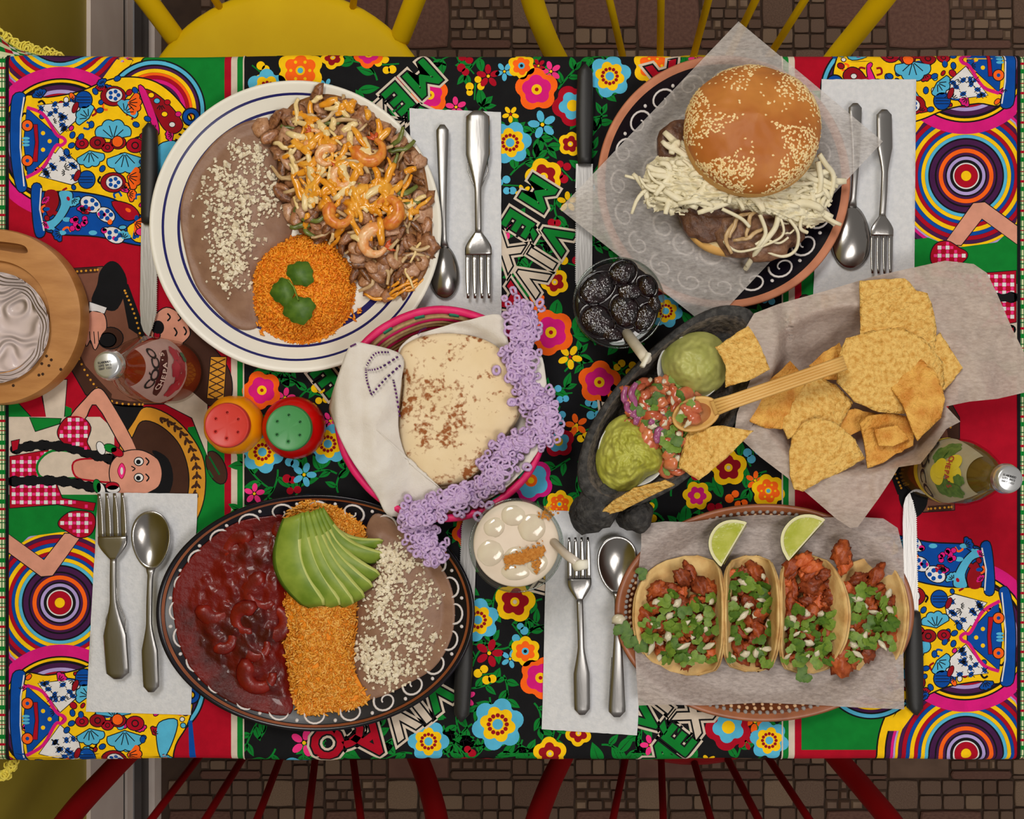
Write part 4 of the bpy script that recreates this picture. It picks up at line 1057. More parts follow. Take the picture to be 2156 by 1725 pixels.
def mound(name, outline, h0, top, m, seed, rough=.0012, fr=.03, pw=2.6, centre=None, rings=22, step=8, ground=None, smooth=5):
    """food heaped over a picture-position outline; returns (object, height function)"""
    ol = [tuple(p) for p in crom(outline, smooth, True)] if smooth else outline
    ol = resample(ol, step); ctr = centre or centroid(ol)
    fine = lambda x, y: rough * (nz(x * fr, y * fr, seed) + .5 * nz(x * fr * 2.3, y * fr * 2.3, seed + 4))
    def hf(t, k, x, y):
        h = max(h0, h0 + (top - h0) * (1 - t ** pw) + fine(x, y) * (1 - t ** 8))
        return max(h, ground(x, y) + .0012 + .006 * (1 - t ** 3)) if ground else h
    b = MB(); b.radial(ol, ctr, hf, rings, base_h=(lambda x, y: ground(x, y) - .0008) if ground else h0 - .001, pw=.8); o = b.build(name, m)
    cx, cy = ctr; polar = []
    for x, y in ol: polar.append((math.atan2(y - cy, x - cx), math.hypot(x - cx, y - cy)))
    polar.sort()
    def H(x, y):
        a = math.atan2(y - cy, x - cx); d = math.hypot(x - cx, y - cy)
        r = min(polar, key=lambda q: abs((q[0] - a + PI) % (2 * PI) - PI))[1]
        t = min(1.0, d / max(r, 1e-6)); return hf(t, 0, x, y)
    return o, H, ol
def grains(name, pts, m, L, r, rnd, mats=None, tilt=.5, seg=5):
    """many rice grains in one mesh; pts = (px, py, h)"""
    b = MB()
    for x, y, h in pts:
        c = P(x, y, h); a = rnd.uniform(0, PI * 2); e = rnd.uniform(-tilt, tilt); l = L * rnd.uniform(.8, 1.15) / 2
        d = Vector((math.cos(a) * math.cos(e), math.sin(a) * math.cos(e), math.sin(e)))
        sd = Vector((-d.y, d.x, 0)).normalized(); up = d.cross(sd); base = len(b.v); k = rnd.randrange(len(mats)) if mats else 0
        b.v.append(tuple(c - d * l)); 
        for f, rr_ in ((-.45, 1), (.45, 1)):
            for q in range(seg): an = 2 * PI * q / seg; b.v.append(tuple(c + d * l * f + (sd * math.cos(an) + up * math.sin(an)) * r * rr_))
        b.v.append(tuple(c + d * l)); e2 = base + 1 + 2 * seg
        for q in range(seg):
            q2 = (q + 1) % seg; b.f += [(base, base + 1 + q2, base + 1 + q), (base + 1 + q, base + 1 + q2, base + 1 + seg + q2, base + 1 + seg + q), (e2, base + 1 + seg + q, base + 1 + seg + q2)]; b.m += [k] * 3
    return b.build(name, mats or m, fix=False)
def crumbs(name, clusters, H, m, rnd, size=(.0012, .0031), lift=.0005):
    """crumbled cheese: clusters = (px, py, sx, sy, n)"""
    b = MB()
    for cx, cy, sx, sy, n in clusters:
        for i in range(n):
            x, y = rnd.gauss(cx, sx), rnd.gauss(cy, sy)
            h = H(x, y)
            if h is None: continue
            s = rnd.uniform(*size); s = s if rnd.random() < .8 else s * 1.5; c = P(x, y, h + s * .3 + lift); rot = erot(rnd.uniform(0, 3), rnd.uniform(0, 3), rnd.uniform(0, 6))
            vs = [c + rot @ (Vector(v) * s * rnd.uniform(.7, 1.2)) for v in ((1, 0, 0), (-1, 0, 0), (0, 1, 0), (0, -1, 0), (0, 0, .8), (0, 0, -.8))]
            b.add(vs, [(0, 2, 4), (2, 1, 4), (1, 3, 4), (3, 0, 4), (2, 0, 5), (1, 2, 5), (3, 1, 5), (0, 3, 5)])
    return b.build(name, m, smooth=False, fix=False)
rf = random.Random(11)
bean_m = mat('refried_beans', (132, 98, 78), 0.45, (146, 112, 90), 60, 0.35, 260, spec=0.4)
crumb_m = mat('white_cheese', (226, 214, 188), 0.8, (236, 226, 202), 100, sss=0.0)
rice_m = [mat('rice_orange_%d' % i, c_, 0.5, spec=0.4) for i, c_ in enumerate(((236, 140, 20), (242, 152, 30), (226, 122, 12), (246, 164, 46)))]
rice_core = mat('rice_core', (230, 134, 20), 0.7, (238, 146, 28), 200, 0.4)
cil_m = mat('cilantro', (60, 96, 22), 0.5, (84, 118, 32), 120, 0.2)
cil_m2 = mat('cilantro_light', (94, 126, 36), 0.5, (118, 146, 50), 120, 0.2)

# ------------------------------------------------------------------ plate of beans, rice and cheesy meat
PH = PLATE1_H
def G1(x, y): return on_plate(pr1, c1_, a1_, 1.0, x, y, 0.0)[0]
def G3(x, y): return on_plate(pr3, c3, a3, s3, x, y, 0.0)[0]
OB = [(545, 252), (578, 272), (592, 340), (598, 420), (616, 472), (600, 520), (560, 560), (540, 630), (548, 660), (540, 690), (500, 692), (455, 655), (412, 600), (388, 520), (380, 440), (402, 366), (450, 300), (500, 264)]
beans, HB, olB = mound('refried_beans', OB, PH + .0015, PH + .017, bean_m, 1, .0016, .02, 3.2, rings=20, ground=G1)
tag(beans, 'smooth brown refried beans on the white blue-lined plate', 'beans')
def on(H, ol):
    return lambda x, y: H(x, y) if inside((x, y), ol) else None
o = crumbs('crumbled_cheese', [(505, 320, 14, 12, 40), (545, 330, 12, 14, 45), (470, 365, 14, 14, 60), (500, 390, 24, 26, 110), (540, 380, 22, 24, 60), (570, 430, 18, 16, 50), (480, 450, 24, 26, 90), (430, 420, 18, 20, 25), (500, 490, 22, 22, 110),
                                (460, 530, 20, 24, 80), (495, 560, 16, 22, 100), (520, 450, 30, 30, 60), (480, 600, 20, 12, 25), (580, 400, 14, 20, 30)], on(HB, olB), crumb_m, rf)
tag(o, 'white crumbled cheese scattered over the beans on the white blue-lined plate', 'cheese', kind='stuff')
# rice dome
RC = (634, 610)
def HR(x, y):
    t = math.hypot(x - RC[0], y - RC[1]) / 112.0
    return max(PH + .001 + .034 * (1 - min(1, t) ** 3.2), G1(x, y) + .0012)
b = MB(); b.radial(ellipse(RC[0], RC[1], 110, 108, 48), RC, lambda t, k, x, y: max(PH + .001 + .033 * (1 - t ** 3.4), G1(x, y) + .0008), 14, base_h=lambda x, y: G1(x, y) - .0008); rice = tag(b.build('rice_mound', rice_core), 'round moulded mound of orange rice with cilantro on top', 'rice')
pts = []
for i in range(2300):
    r = 112 * math.sqrt(rf.random()) * 1.01; a = rf.uniform(0, 2 * PI); x, y = RC[0] + r * math.cos(a), RC[1] + r * math.sin(a); pts.append((x, y, HR(x, y) - .0004 + rf.uniform(-.0006, .0012)))
for i in range(900):
    a = rf.uniform(0, 2 * PI); q = rf.random(); r = 100 + 12 * q; pts.append((RC[0] + r * math.cos(a), RC[1] + r * math.sin(a), max(G1(RC[0] + r * math.cos(a), RC[1] + r * math.sin(a)) + .001, HR(RC[0] + r * math.cos(a), RC[1] + r * math.sin(a)) - rf.uniform(.001, .012) * q)))
for x, y, n in ((545, 585, 16), (535, 625, 22), (552, 690, 12), (740, 660, 10), (545, 540, 10)):
    for i in range(n): gx_, gy_ = rf.gauss(x, 9), rf.gauss(y, 9); pts.append((gx_, gy_, G1(gx_, gy_) + .0012 + rf.uniform(0, .002)))
g_ = grains('grains', pts, None, .0072, .00105, rf, rice_m); g_.parent = rice; g_['kind'] = 'stuff'
def cil_leaf(b, c, a, L, curl=.15, th=.0006, lobes=3, mi=0):
    """one lobed cilantro leaflet, base at c"""
    pts = []
    N = 26
    for k in range(N + 1):
        t = -1 + 2 * k / N; ang = t * 2.35
        r = L * .56 * (1 + .20 * abs(math.cos(ang * lobes * .62)) + .07 * math.cos(ang * 9)) * (1 - .25 * abs(t) ** 3)
        pts.append((L * .46 + r * math.cos(ang) * .95, r * math.sin(ang) * .98))
    base = len(b.v); ca, sa = math.cos(a), math.sin(a)
    def W_(x, y): return (c[0] + x * ca - y * sa, c[1] + x * sa + y * ca, c[2] + curl * (x - L * .5) ** 2 / L * -1 - curl * .8 * y * y / L)
    b.v.append(W_(L * .45, 0)); b.v += [W_(x, y) for x, y in pts]; b.v.append(W_(0, 0))
    n = len(pts)
    for k in range(n - 1): b.f.append((base, base + 1 + k, base + 2 + k)); b.m.append(mi)
    b.f.append((base, base + n, base + n + 1)); b.m.append(mi); b.f.append((base, base + n + 1, base + 1)); b.m.append(mi)
cs = thing('cilantro_sprig', P(622, 618, .042), 'fresh green cilantro sprig with three leaflets on the rice mound', 'herb')
for (x, y, a, L) in ((622, 612, PI + .1, .0235), (618, 600, PI / 2 - .55, .0245), (622, 622, -PI / 2 + .25, .0275)):
    b = MB(); p = P(x, y, HR(x, y) + .0035); cil_leaf(b, p, a, L); solid(b.build('leaflet', cil_m, cs), .0006)
b = MB(); b.tube([P(606, 590, .046), P(618, 604, .0445), P(628, 632, .0455)], .0009, 6); b.build('stalk', cil_m2, cs)

# cheesy meat
OM = [(622, 215), (690, 198), (760, 222), (830, 280), (882, 322), (902, 400), (910, 500), (896, 575), (850, 620), (795, 622), (748, 585), (735, 540), (690, 505), (640, 490), (612, 468), (592, 400), (578, 330), (545, 268), (590, 246)]
meat_c = mat('meat_base', (112, 70, 36), 0.4, (156, 106, 58), 70, 0.6, 160, bdist=.002)
heap, HM, olM = mound('meat_heap', OM, PH + .004, PH + .024, meat_c, 9, .004, .035, 3.0, rings=18, ground=G1)
tag(heap, 'heap of chopped grilled meat and onions in sauce on the white blue-lined plate', 'meat')
beef = [lump_mesh('beef_strip', mat('beef_%d' % i, c_, 0.38, c2_, 320, 0.7, 380, spec=0.6, coat=0.2), i, *sz, .55, 2.2, bd) for i, (c_, c2_, sz, bd) in enumerate((
    ((130, 80, 46), (176, 120, 78), (.013, .0072, .0032), .12), ((156, 106, 70), (190, 142, 104), (.0105, .008, .003), -.1), ((100, 58, 34), (150, 98, 60), (.015, .0055, .0032), .1),
    ((168, 120, 88), (196, 152, 118), (.010, .009, .003), .05), ((124, 78, 50), (166, 116, 80), (.012, .009, .0034), -.05), ((84, 48, 26), (140, 90, 50), (.014, .005, .003), .15)))]
GM = 'meat strips on the white blue-lined plate'
for i, (x, y) in enumerate(spread(OM, 150, 15, rf)):
    k = rf.randrange(6)
    put(beef[k], 'beef_strip', P(x, y, HM(x, y) + .003), (rf.uniform(-.5, .5), rf.uniform(-.4, .4), rf.uniform(0, 6.3)), rf.uniform(.75, 1.15), ('brown curved', 'light tan broad', 'dark brown long narrow', 'pale tan rounded', 'mid-brown broad', 'nearly black charred narrow')[k] + ' strip of grilled meat in the cheesy heap', 'meat', GM)
def strip_mesh(name, m, L, w, th, bend, seed):
    b = MB(); pts = []
    for k in range(9):
        t = k / 8 - .5; pts.append((t * L, bend * math.cos(t * 3) * L + .1 * L * nz(t * 3, seed), .0025 * nz(t * 4, seed, 3)))
    b.tube(pts, [w * (.5 + .5 * math.sin(PI * (.1 + .8 * k / 8))) for k in range(9)], 8, flat=th / w); return mesh_of(b, name, m)
onion_br = [strip_mesh('onion_strip', mat('onion_browned', (176, 142, 98), 0.3, (200, 170, 124), 80, spec=0.5), .036, .0024, .0014, bd, i) for i, bd in enumerate((.2, -.15, .3))]
pepper = [strip_mesh('pepper_strip', mat('pepper_green', (82, 92, 34), 0.3, (110, 118, 54), 80), .034, .0032, .0016, bd, i + 7) for i, bd in enumerate((.18, -.2))]
for i, (x, y) in enumerate(spread(OM, 46, 24, rf)):
    x, y = 752 + (x - 752) * .88, 410 + (y - 410) * .88
    put(rf.choice(onion_br), 'onion_strip', P(x, y, HM(x, y) + .0065), (rf.uniform(-.3, .3), rf.uniform(-.25, .25), rf.uniform(0, 6.3)), rf.uniform(.7, 1.05), 'browned onion strip in the cheesy meat on the white plate', 'onion', 'onion strips on the white plate')
for x, y, a in ((640, 462, .5), (652, 478, -.9), (662, 455, .2), (620, 430, 1.2), (830, 290, .9), (845, 305, .4), (845, 395, .2), (855, 410, -.4), (820, 340, .8), (700, 250, .3), (745, 395, 1.5), (620, 262, .1)):
    put(pepper[i % 2], 'pepper_strip', P(x, y, HM(x, y) + .007), (rf.uniform(-.2, .2), rf.uniform(-.2, .2), a), rf.uniform(.7, 1.0), 'strip of green pepper in the cheesy meat on the white plate', 'pepper', 'pepper strips on the white plate')
# shrimp
shr_m = mat('shrimp', (226, 150, 84), 0.25, (236, 190, 140), 120, 0.25, 200, sss=0.0, contrast=(.4, .6)); shr_d = mat('shrimp_seared', (206, 104, 36), 0.3, (226, 150, 60), 160, 0.3, 250)
b = MB(); pts = []; rs = []
for k in range(19):
    t = k / 18; a = .3 + 4.6 * t; r = .0145 * (1 - .22 * t); pts.append((r * math.cos(a), r * math.sin(a), .002 + .003 * t)); rs.append(.0085 * (1 - .72 * t ** 1.3) * (1 + .06 * math.cos(t * 40)) * (.55 if k == 0 else 1))
b.tube(pts, rs, 12); shr_me = [mesh_of(b, 'body', shr_m)]
b2 = MB(); b2.v, b2.f, b2.m = b.v, b.f, b.m; shr_me.append(mesh_of(b2, 'body', shr_d))
tl = MB(); e = pts[-1]
for q in (-.5, .2, .8): tl.tube([e, (e[0] + .006 * math.cos(q + 5.6), e[1] + .006 * math.sin(q + 5.6), .004), (e[0] + .011 * math.cos(q + 5.6), e[1] + .011 * math.sin(q + 5.6), .003)], [.0014, .0022, .0006], 6, flat=.4)
tail_me = mesh_of(tl, 'tail', mat('shrimp_tail', (196, 84, 40), 0.3))
for i, (x, y, a, s, k) in enumerate(((782, 318, 2.6, 1.12, 1), (690, 332, .4, .8, 0), (722, 374, 1.3, .78, 0), (718, 452, 1.9, 1.0, 1), (816, 444, 4.2, 1.08, 1), (792, 512, .9, 1.12, 0), (660, 290, 3.3, .7, 0))):
    r = thing('shrimp', P(x, y, HM(x, y) + .0065), ('large seared shrimp beside the green peppers, under the spoon handle side of the white plate', 'pale shrimp in the cheese just above the beans side of the heap', 'small pale shrimp in the middle of the cheesy heap', 'seared shrimp under melted cheese, facing the rice mound', 'seared shrimp by the plate rim next to the spoon bowl', 'large pale pink shrimp closest to the cheese shreds', 'small pale shrimp at the top end of the cheesy heap')[i], 'shrimp', 'shrimp on the white plate'); r.rotation_euler = (rf.uniform(-.2, .2), rf.uniform(-.2, .2), a); r.scale = (s * .88, s * .88, s * .85)
    for me_, nm in ((shr_me[k], 'body'), (tail_me, 'tail')):
        o = bpy.data.objects.new(nm, me_); COL.objects.link(o); o.parent = r
# melted and shredded cheese
mc = mat('melted_cheese', (226, 144, 24), 0.22, (236, 170, 58), 60, 0.15, 100, coat=0.3); mc2 = mat('melted_cheese_pale', (226, 196, 130), 0.25, (236, 212, 158), 60)
b = MB(); rr2 = random.Random(21)
for i in range(150):
    x, y = rr2.choice(((650, 260, 34), (690, 300, 40), (640, 330, 26), (740, 300, 40), (790, 390, 46), (720, 430, 44), (680, 390, 40), (830, 430, 30), (760, 470, 40), (650, 420, 20)))[:3][:2] if False else (0, 0)
    cx, cy, sd_ = rr2.choice(((650, 255, 26), (690, 300, 34), (640, 330, 24), (745, 310, 34), (800, 390, 40), (725, 430, 40), (680, 390, 40), (830, 430, 26), (770, 450, 34), (645, 405, 18), (720, 240, 30)))
    x, y = rr2.gauss(cx, sd_), rr2.gauss(cy, sd_)
    if not inside((x, y), OM): continue
    a = rr2.gauss(1.7, .8); L = rr2.uniform(22, 60); pts = []; rs = []; w0 = rr2.uniform(.0014, .0042)
    for k in range(8):
        t = k / 7 - .5; px, py = x + L * t * math.cos(a) + 7 * nz(t * 2, i), y + L * t * math.sin(a) + 7 * nz(t * 2, i + 50)
        pts.append(P(px, py, (HM(px, py) if inside((px, py), olM) else G1(px, py) - .006) + .0095 + .002 * nz(t * 3, i * 2.))); rs.append(w0 * (.6 + .5 * math.sin(PI * (k + .5) / 8)))
    b.tube(pts, rs, 7, mi=0 if rr2.random() < .78 else 1, flat=.6)
for x, y, sx, sy in ((740, 435, 22, 14), (810, 395, 26, 18), (700, 385, 18, 12), (655, 250, 18, 12), (760, 400, 24, 16), (830, 440, 20, 18), (690, 300, 12, 24), (700, 462, 20, 12), (640, 345, 10, 22), (680, 430, 12, 16)):
    ol = [(px + 3 * nz(px * .2, py * .2), py + 3 * nz(py * .2, px * .2)) for px, py in ellipse(x, y, sx, sy, 20, rr2.uniform(0, 3))]
    b.radial(ol, (x, y), lambda t, k, px, py: HM(px, py) + .0085 + .0045 * (1 - t * t) - .005 * t ** 4 + .002 * nz(px * .09, py * .09), 8, mi=0)
o = b.build('melted_cheese', [mc, mc2]); tag(o, 'melted orange and white cheese strands over the meat and shrimp', 'cheese', kind='stuff')
shred = [strip_mesh('cheese_shred', mc, .030, .0017, .0013, bd, i + 20) for i, bd in enumerate((.06, -.08, .03))]; shred_w = strip_mesh('cheese_shred', mc2, .038, .0016, .0013, .05, 31)
for i, (x, y, a) in enumerate(((868, 560, 1.1), (880, 545, 1.3), (862, 590, .8), (850, 605, .4), (872, 600, .6), (840, 618, .2), (855, 612, .5), (800, 624, -.1), (826, 598, .7), (888, 530, 1.4), (866, 575, 1.0), (845, 590, .6))):
    put(shred[i % 3], 'cheese_shred', P(x, y, G1(x, y) + .002 + .0020 * (i % 4)), (0, rf.uniform(-.1, .1), a), rf.uniform(.8, 1.15), 'orange cheese shred at the edge of the white plate', 'cheese', 'orange cheese shreds on the white plate')
for x, y, a in ((883, 520, 1.15), (858, 572, 2.0)): put(shred_w, 'cheese_shred', P(x, y, G1(x, y) + .0105), (0, .1, a), 1.0, 'pale cheese shred lying over the orange shreds on the white plate', 'cheese', 'pale cheese shreds on the white plate')
b = MB(); b.tube([P(903 + 9 * math.cos(q * PI / 8), 516 + 14 * math.sin(q * PI / 8), G1(903 + 9 * math.cos(q * PI / 8), 516 + 14 * math.sin(q * PI / 8)) + .0008) for q in range(16)], .0012, 6, closed=True); tag(b.build('onion_ring', mat('onion_caramel', (140, 82, 44), 0.3)), 'caramelised onion ring on the rim of the white plate', 'onion')

# ------------------------------------------------------------------ oval platter: stew, rice, avocado, beans
PH3 = .0053
OS = [(600, 1090), (560, 1088), (500, 1100), (440, 1138), (390, 1190), (365, 1240), (366, 1300), (382, 1370), (420, 1430), (480, 1476), (550, 1500), (612, 1502), (612, 1440), (600, 1380), (595, 1300), (606, 1230), (598, 1160)]
stew_m = mat('red_stew', (108, 10, 4), 0.42, (68, 10, 6), 28, 0.8, 150, spec=0.3, coat=0.25, bdist=.002, contrast=(.42, .62))
stew, HS, olS = mound('red_stew', OS, PH3 + .001, PH3 + .013, stew_m, 4, .0048, .028, 4.5, rings=44, step=6, ground=G3)
tag(stew, 'glossy dark red chile sauce on the black oval platter', 'stew')
ch_m = mat('stew_shrimp', (132, 24, 10), 0.3, (100, 14, 6), 60, 0.5, 200)
b = MB(); pts = []; rs = []
for k in range(15):
    t = k / 14; a = .3 + 4.3 * t; r = .0125; pts.append((r * math.cos(a), r * math.sin(a), 0)); rs.append(.0088 * (1 - .6 * t ** 1.6) * (.6 if k == 0 else 1))
b.tube(pts, rs, 10, flat=.75); ch_me = mesh_of(b, 'shrimp', ch_m)
for x, y, a, s in ((505, 1155, .3, 1.1), (545, 1140, 2.0, 1.15), (552, 1248, 1.0, 1.15), (455, 1275, 2.8, 1.1), (520, 1305, .5, 1.0), (575, 1310, 4.0, 1.05), (545, 1420, 1.8, 1.15), (470, 1345, 3.5, .8), (565, 1110, 5, .9), (540, 1360, 2.2, .9)):
    put(ch_me, 'stewed_shrimp', P(x, y, HS(x, y) - .0022), (rf.uniform(-.1, .1), rf.uniform(-.1, .1), a), (s, s, s * .8), ('shrimp in red chile sauce beside the avocado fan' if x > 535 and y < 1280 else 'shrimp in red chile sauce touching the rice band' if x > 560 else 'shrimp in red chile sauce at the spoon side of the platter' if x < 480 else 'shrimp in the middle of the red chile sauce'), 'shrimp', 'shrimp in the red stew')
OBN = [(790, 1082), (830, 1098), (880, 1130), (920, 1180), (948, 1230), (958, 1290), (948, 1350), (915, 1405), (860, 1440), (800, 1468), (765, 1470), (745, 1430), (742, 1370), (752, 1300), (750, 1230), (780, 1180), (770, 1120)]
beans2, HB2, olB2 = mound('refried_beans', OBN, PH3 + .001, PH3 + .016, bean_m, 6, .0018, .02, 3.6, rings=20, ground=G3)
tag(beans2, 'smooth brown refried beans on the black oval platter', 'beans')
o = crumbs('crumbled_cheese', [(825, 1160, 18, 14, 90), (840, 1190, 22, 16, 120), (815, 1230, 18, 18, 110), (790, 1262, 16, 16, 60), (860, 1270, 24, 24, 70), (900, 1255, 14, 22, 50), (830, 1320, 24, 24, 90), (880, 1350, 22, 22, 80), (790, 1390, 22, 18, 150), (820, 1420, 24, 16, 140),
                                (770, 1365, 14, 16, 60), (850, 1400, 22, 16, 60), (800, 1300, 18, 18, 40)], on(HB2, olB2), crumb_m, rf)
tag(o, 'white crumbled cheese scattered over the beans on the black oval platter', 'cheese', kind='stuff')
ORC = [(600, 1090), (640, 1058), (690, 1062), (730, 1080), (770, 1120), (775, 1190), (752, 1270), (750, 1360), (748, 1430), (775, 1470), (745, 1492), (690, 1500), (640, 1506), (614, 1470), (604, 1390), (596, 1300), (606, 1220), (596, 1150)]
rice2, HR2, olR2 = mound('rice_strip', ORC, PH3 + .001, PH3 + .020, rice_core, 8, .002, .03, 3.5, rings=18, ground=G3)
tag(rice2, 'band of orange rice between the red stew and the beans', 'rice')
pts = []
for i in range(4300):
    x, y = rand_in(olR2, rf)
    if 1120 < y < 1250 and 640 < x < 760 and rf.random() < .9: continue
    pts.append((x + rf.gauss(0, 3), y + rf.gauss(0, 3), HR2(x, y) + rf.uniform(-.0006, .0012)))
rice_m2 = [mat('rice_tan_%d' % i, c_, 0.5, spec=0.4) for i, c_ in enumerate(((220, 146, 40), (226, 156, 54), (206, 126, 28), (232, 172, 80)))]
g_ = grains('grains', pts, None, .0072, .00105, rf, rice_m2); g_.parent = rice2; g_['kind'] = 'stuff'
# avocado slices, fanned
av_m = mat('avocado_flesh', (104, 132, 36), 0.4, (140, 160, 60), 40, 0.1, spec=0.4); av_y = mat('avocado_inner', (176, 186, 92), 0.4, (192, 198, 112), 60); av_g = mat('avocado_edge', (84, 118, 30), 0.4)
av = [  # stem end, far end, sideways bulge, half width px
    ((614, 1088), (662, 1282), -30, 36), ((624, 1084), (700, 1282), -20, 29), ((636, 1082), (730, 1280), -18, 27), ((648, 1082), (754, 1268), -20, 27), ((656, 1080), (772, 1246), -24, 27), ((664, 1080), (788, 1222), -27, 27), ((672, 1078), (798, 1180), -28, 25), ((668, 1078), (800, 1150), -32, 22)]
AVG = 'avocado slices fanned on the black oval platter'
for i, (p, q, bul, hw) in enumerate(av[::-1]):
    i2 = len(av) - 1 - i; hb = .0285 + .0018 * i
    b = MB(); n = 16; F = Frame2(p, q, hb); k_ = (CH - hb) / FP; base = len(b.v)
    m_ = 9
    for j in range(n + 1):
        t = j / n; wv = hw * k_ * (.25 + .75 * math.sin(PI * min(1,   .12 + t * .70)) ** .8) * (1 if t < .97 else .75); ce = bul * k_ * math.sin(PI * t) * 1.0
        for s_ in range(m_):
            u = s_ / (m_ - 1) * 2 - 1
            b.v.append(tuple(F(F.L * t, ce + u * wv, .0055 * (1 - u * u) * math.sin(PI * (.08 + .84 * t)) + .004 * (u * .7) - .012 * t ** 2 )))
    for j in range(n):
        for s_ in range(m_ - 1):
            a = base + j * m_ + s_; b.f.append((a, a + 1, a + m_ + 1, a + m_)); b.m.append(1 if s_ >= m_ - 2 and j > 3 else (2 if s_ == 0 else 0))
    o = b.build('avocado_slice', [av_m, av_y, av_g]); solid(o, .0024, -1)
    tag(o, ('widest green avocado slice, first of the fan, beside the red stew' if i2 == 0 else ('narrow green avocado slice, last of the fan, touching the beans' if i2 == 7 else '%s green avocado slice of the fan, counted from the red stew' % ('second', 'third', 'fourth', 'fifth', 'sixth', 'seventh')[i2 - 1])), 'avocado', AVG)
# ------------------------------------------------------------------ sandwich on waxed paper
wax = thin_mat('waxed_paper_grey', (190, 184, 180), see=.38, transl=.18, c2=(234, 228, 224), scale=150, bump=.5, bscale=240, fibre=True)
PQ = [(1178, 440), (1555, 45), (1859, 298), (1492, 690)]
PC = (1524, 383)
ol = resample(PQ, 14)
def hpaper(t, k, x, y):
    h, r = on_plate(pr2, c2, a2, 1.0, x, y)
    if r > .99: h = h - .016 * min(1, (r - .99) / .42) ** 1.2
    return h + .0006 * nz(x * .018, y * .018, 2) * (r < .7) + (.0014 * nz(x * .03, y * .012, 7) if r > 1 else 0)
b = MB(); b.radial(ol, PC, hpaper, 40); o = b.build('waxed_paper', wax); tag(o, 'square sheet of grey waxed paper under the sesame sandwich', 'paper')
sw = Vector(P(1560, 400, .0))
bun_m = mat('bun_crust', (200, 132, 60), 0.5, (174, 100, 40), 14, 0.15, 200, spec=0.4, contrast=(.35, .6)); bun_in = mat('bun_side', (222, 172, 96), 0.6, (206, 146, 70), 30, 0.2, 160); crumbm = mat('bun_crumb', (226, 206, 160), 0.9, (210, 184, 130), 120, 0.5, 200)
# bottom half
bc = P(1552, 402, .012); rb = LEN(146, .03)
bt = MB(); bt.lathe([(0, .0088), (rb * .55, .0088), (rb * .82, .011), (rb * .96, .0165), (rb, .024), (rb * .97, .029), (rb * .9, .030), (0, .030)], 72, c=(bc.x, bc.y, T), mis=[0, 0, 0, 0, 1, 1, 2], wob=lambda a, z: 1 + .02 * math.sin(3 * a + 1) + .015 * math.sin(5 * a))
sand = thing('sandwich', (bc.x, bc.y, T + .007), 'sesame bun sandwich piled with white string cheese and meat', 'sandwich')
bt.build('bottom_bun', [bun_m, bun_in, crumbm], sand)
# meat layer
mt = mat('steak', (112, 76, 54), 0.45, (78, 48, 34), 120, 0.8, 260, bdist=.0015); mt2 = mat('steak_light', (140, 102, 76), 0.45, (106, 72, 52), 140, 0.8, 260)
for i, (cx, cy, rx, ry, h, a) in enumerate(((1486, 458, 66, 48, .033, .6), (1565, 490, 62, 52, .036, -.2), (1640, 470, 60, 62, .034, .3), (1612, 512, 56, 40, .038, .1), (1500, 400, 80, 60, .040, 0), (1610, 400, 90, 60, .040, 0), (1425, 300, 40, 50, .040, .3))):
    olm = [(x + 9 * nz(x * .05, y * .05, i), y + 9 * nz(y * .05, x * .05, i + 4)) for x, y in ellipse(cx, cy, rx, ry, 30, a)]
    b = MB(); b.radial(olm, (cx, cy), lambda t, k, x, y, h=h, i=i: h + .006 * (1 - t ** 3) + .003 * nz(x * .06, y * .06, i) , 9, base_h=h - .008); b.build('meat_slice', (mt, mt2)[i % 2], sand)
for i, (x, y, a) in enumerate(((1560, 475, .9), (1575, 490, .4), (1550, 500, 1.4), (1590, 470, 1.1))):
    o = put(onion_br[i % 3], 'onion_strip', P(x, y, .0475), (0, 0, a), .95, parent=sand)
# top half: dome with crease pattern, tilted a little
tcp = P(1583, 276, .066); rt = LEN(144, .08); Rt = erot(-.20, -.05, 0)
seg, ringsN = 96, 26; b = MB(); base = 0
def dome(t, a):
    r = rt * math.sin(t * PI / 2) ** .92; z = .040 * math.cos(t * PI / 2) ** .85
    cre = 0
    for q in (0.35, 1.6, 2.75, 4.05, 5.2):
        d = (a + .55 * t - q + PI) % (2 * PI) - PI; cre -= .0055 * math.exp(-(d * max(.25, t) * 5.2) ** 2) * math.sin(PI * min(1, t * 1.05)) ** .7
    return r * (1 + .012 * math.sin(3 * a)), z + cre + .0012 * nz(r * 120 * math.cos(a), r * 120 * math.sin(a))
for i in range(ringsN + 1):
    t = i / ringsN
    for k in range(seg):
        a = 2 * PI * k / seg; r, z = dome(t, a); b.v.append(tuple(tcp + Rt @ Vector((r * math.cos(a), r * math.sin(a), z))))
lowr = [(1.0, -.006, 1), (.97, -.013, 1), (.90, -.016, 2), (0.0, -.016, 2)]
for f, z, m_ in lowr:
    for k in range(seg): a = 2 * PI * k / seg; b.v.append(tuple(tcp + Rt @ Vector((rt * f * math.cos(a), rt * f * math.sin(a), z))))
for i in range(ringsN + 4):
    for k in range(seg):
        k2 = (k + 1) % seg; b.f.append((i * seg + k, i * seg + k2, (i + 1) * seg + k2, (i + 1) * seg + k)); b.m.append(0 if i < ringsN - 1 else (1 if i < ringsN + 2 else 2))
top = b.build('top_bun', [bun_m, bun_in, crumbm], sand)
sb = MB(); rs_ = random.Random(5); n_s = 0
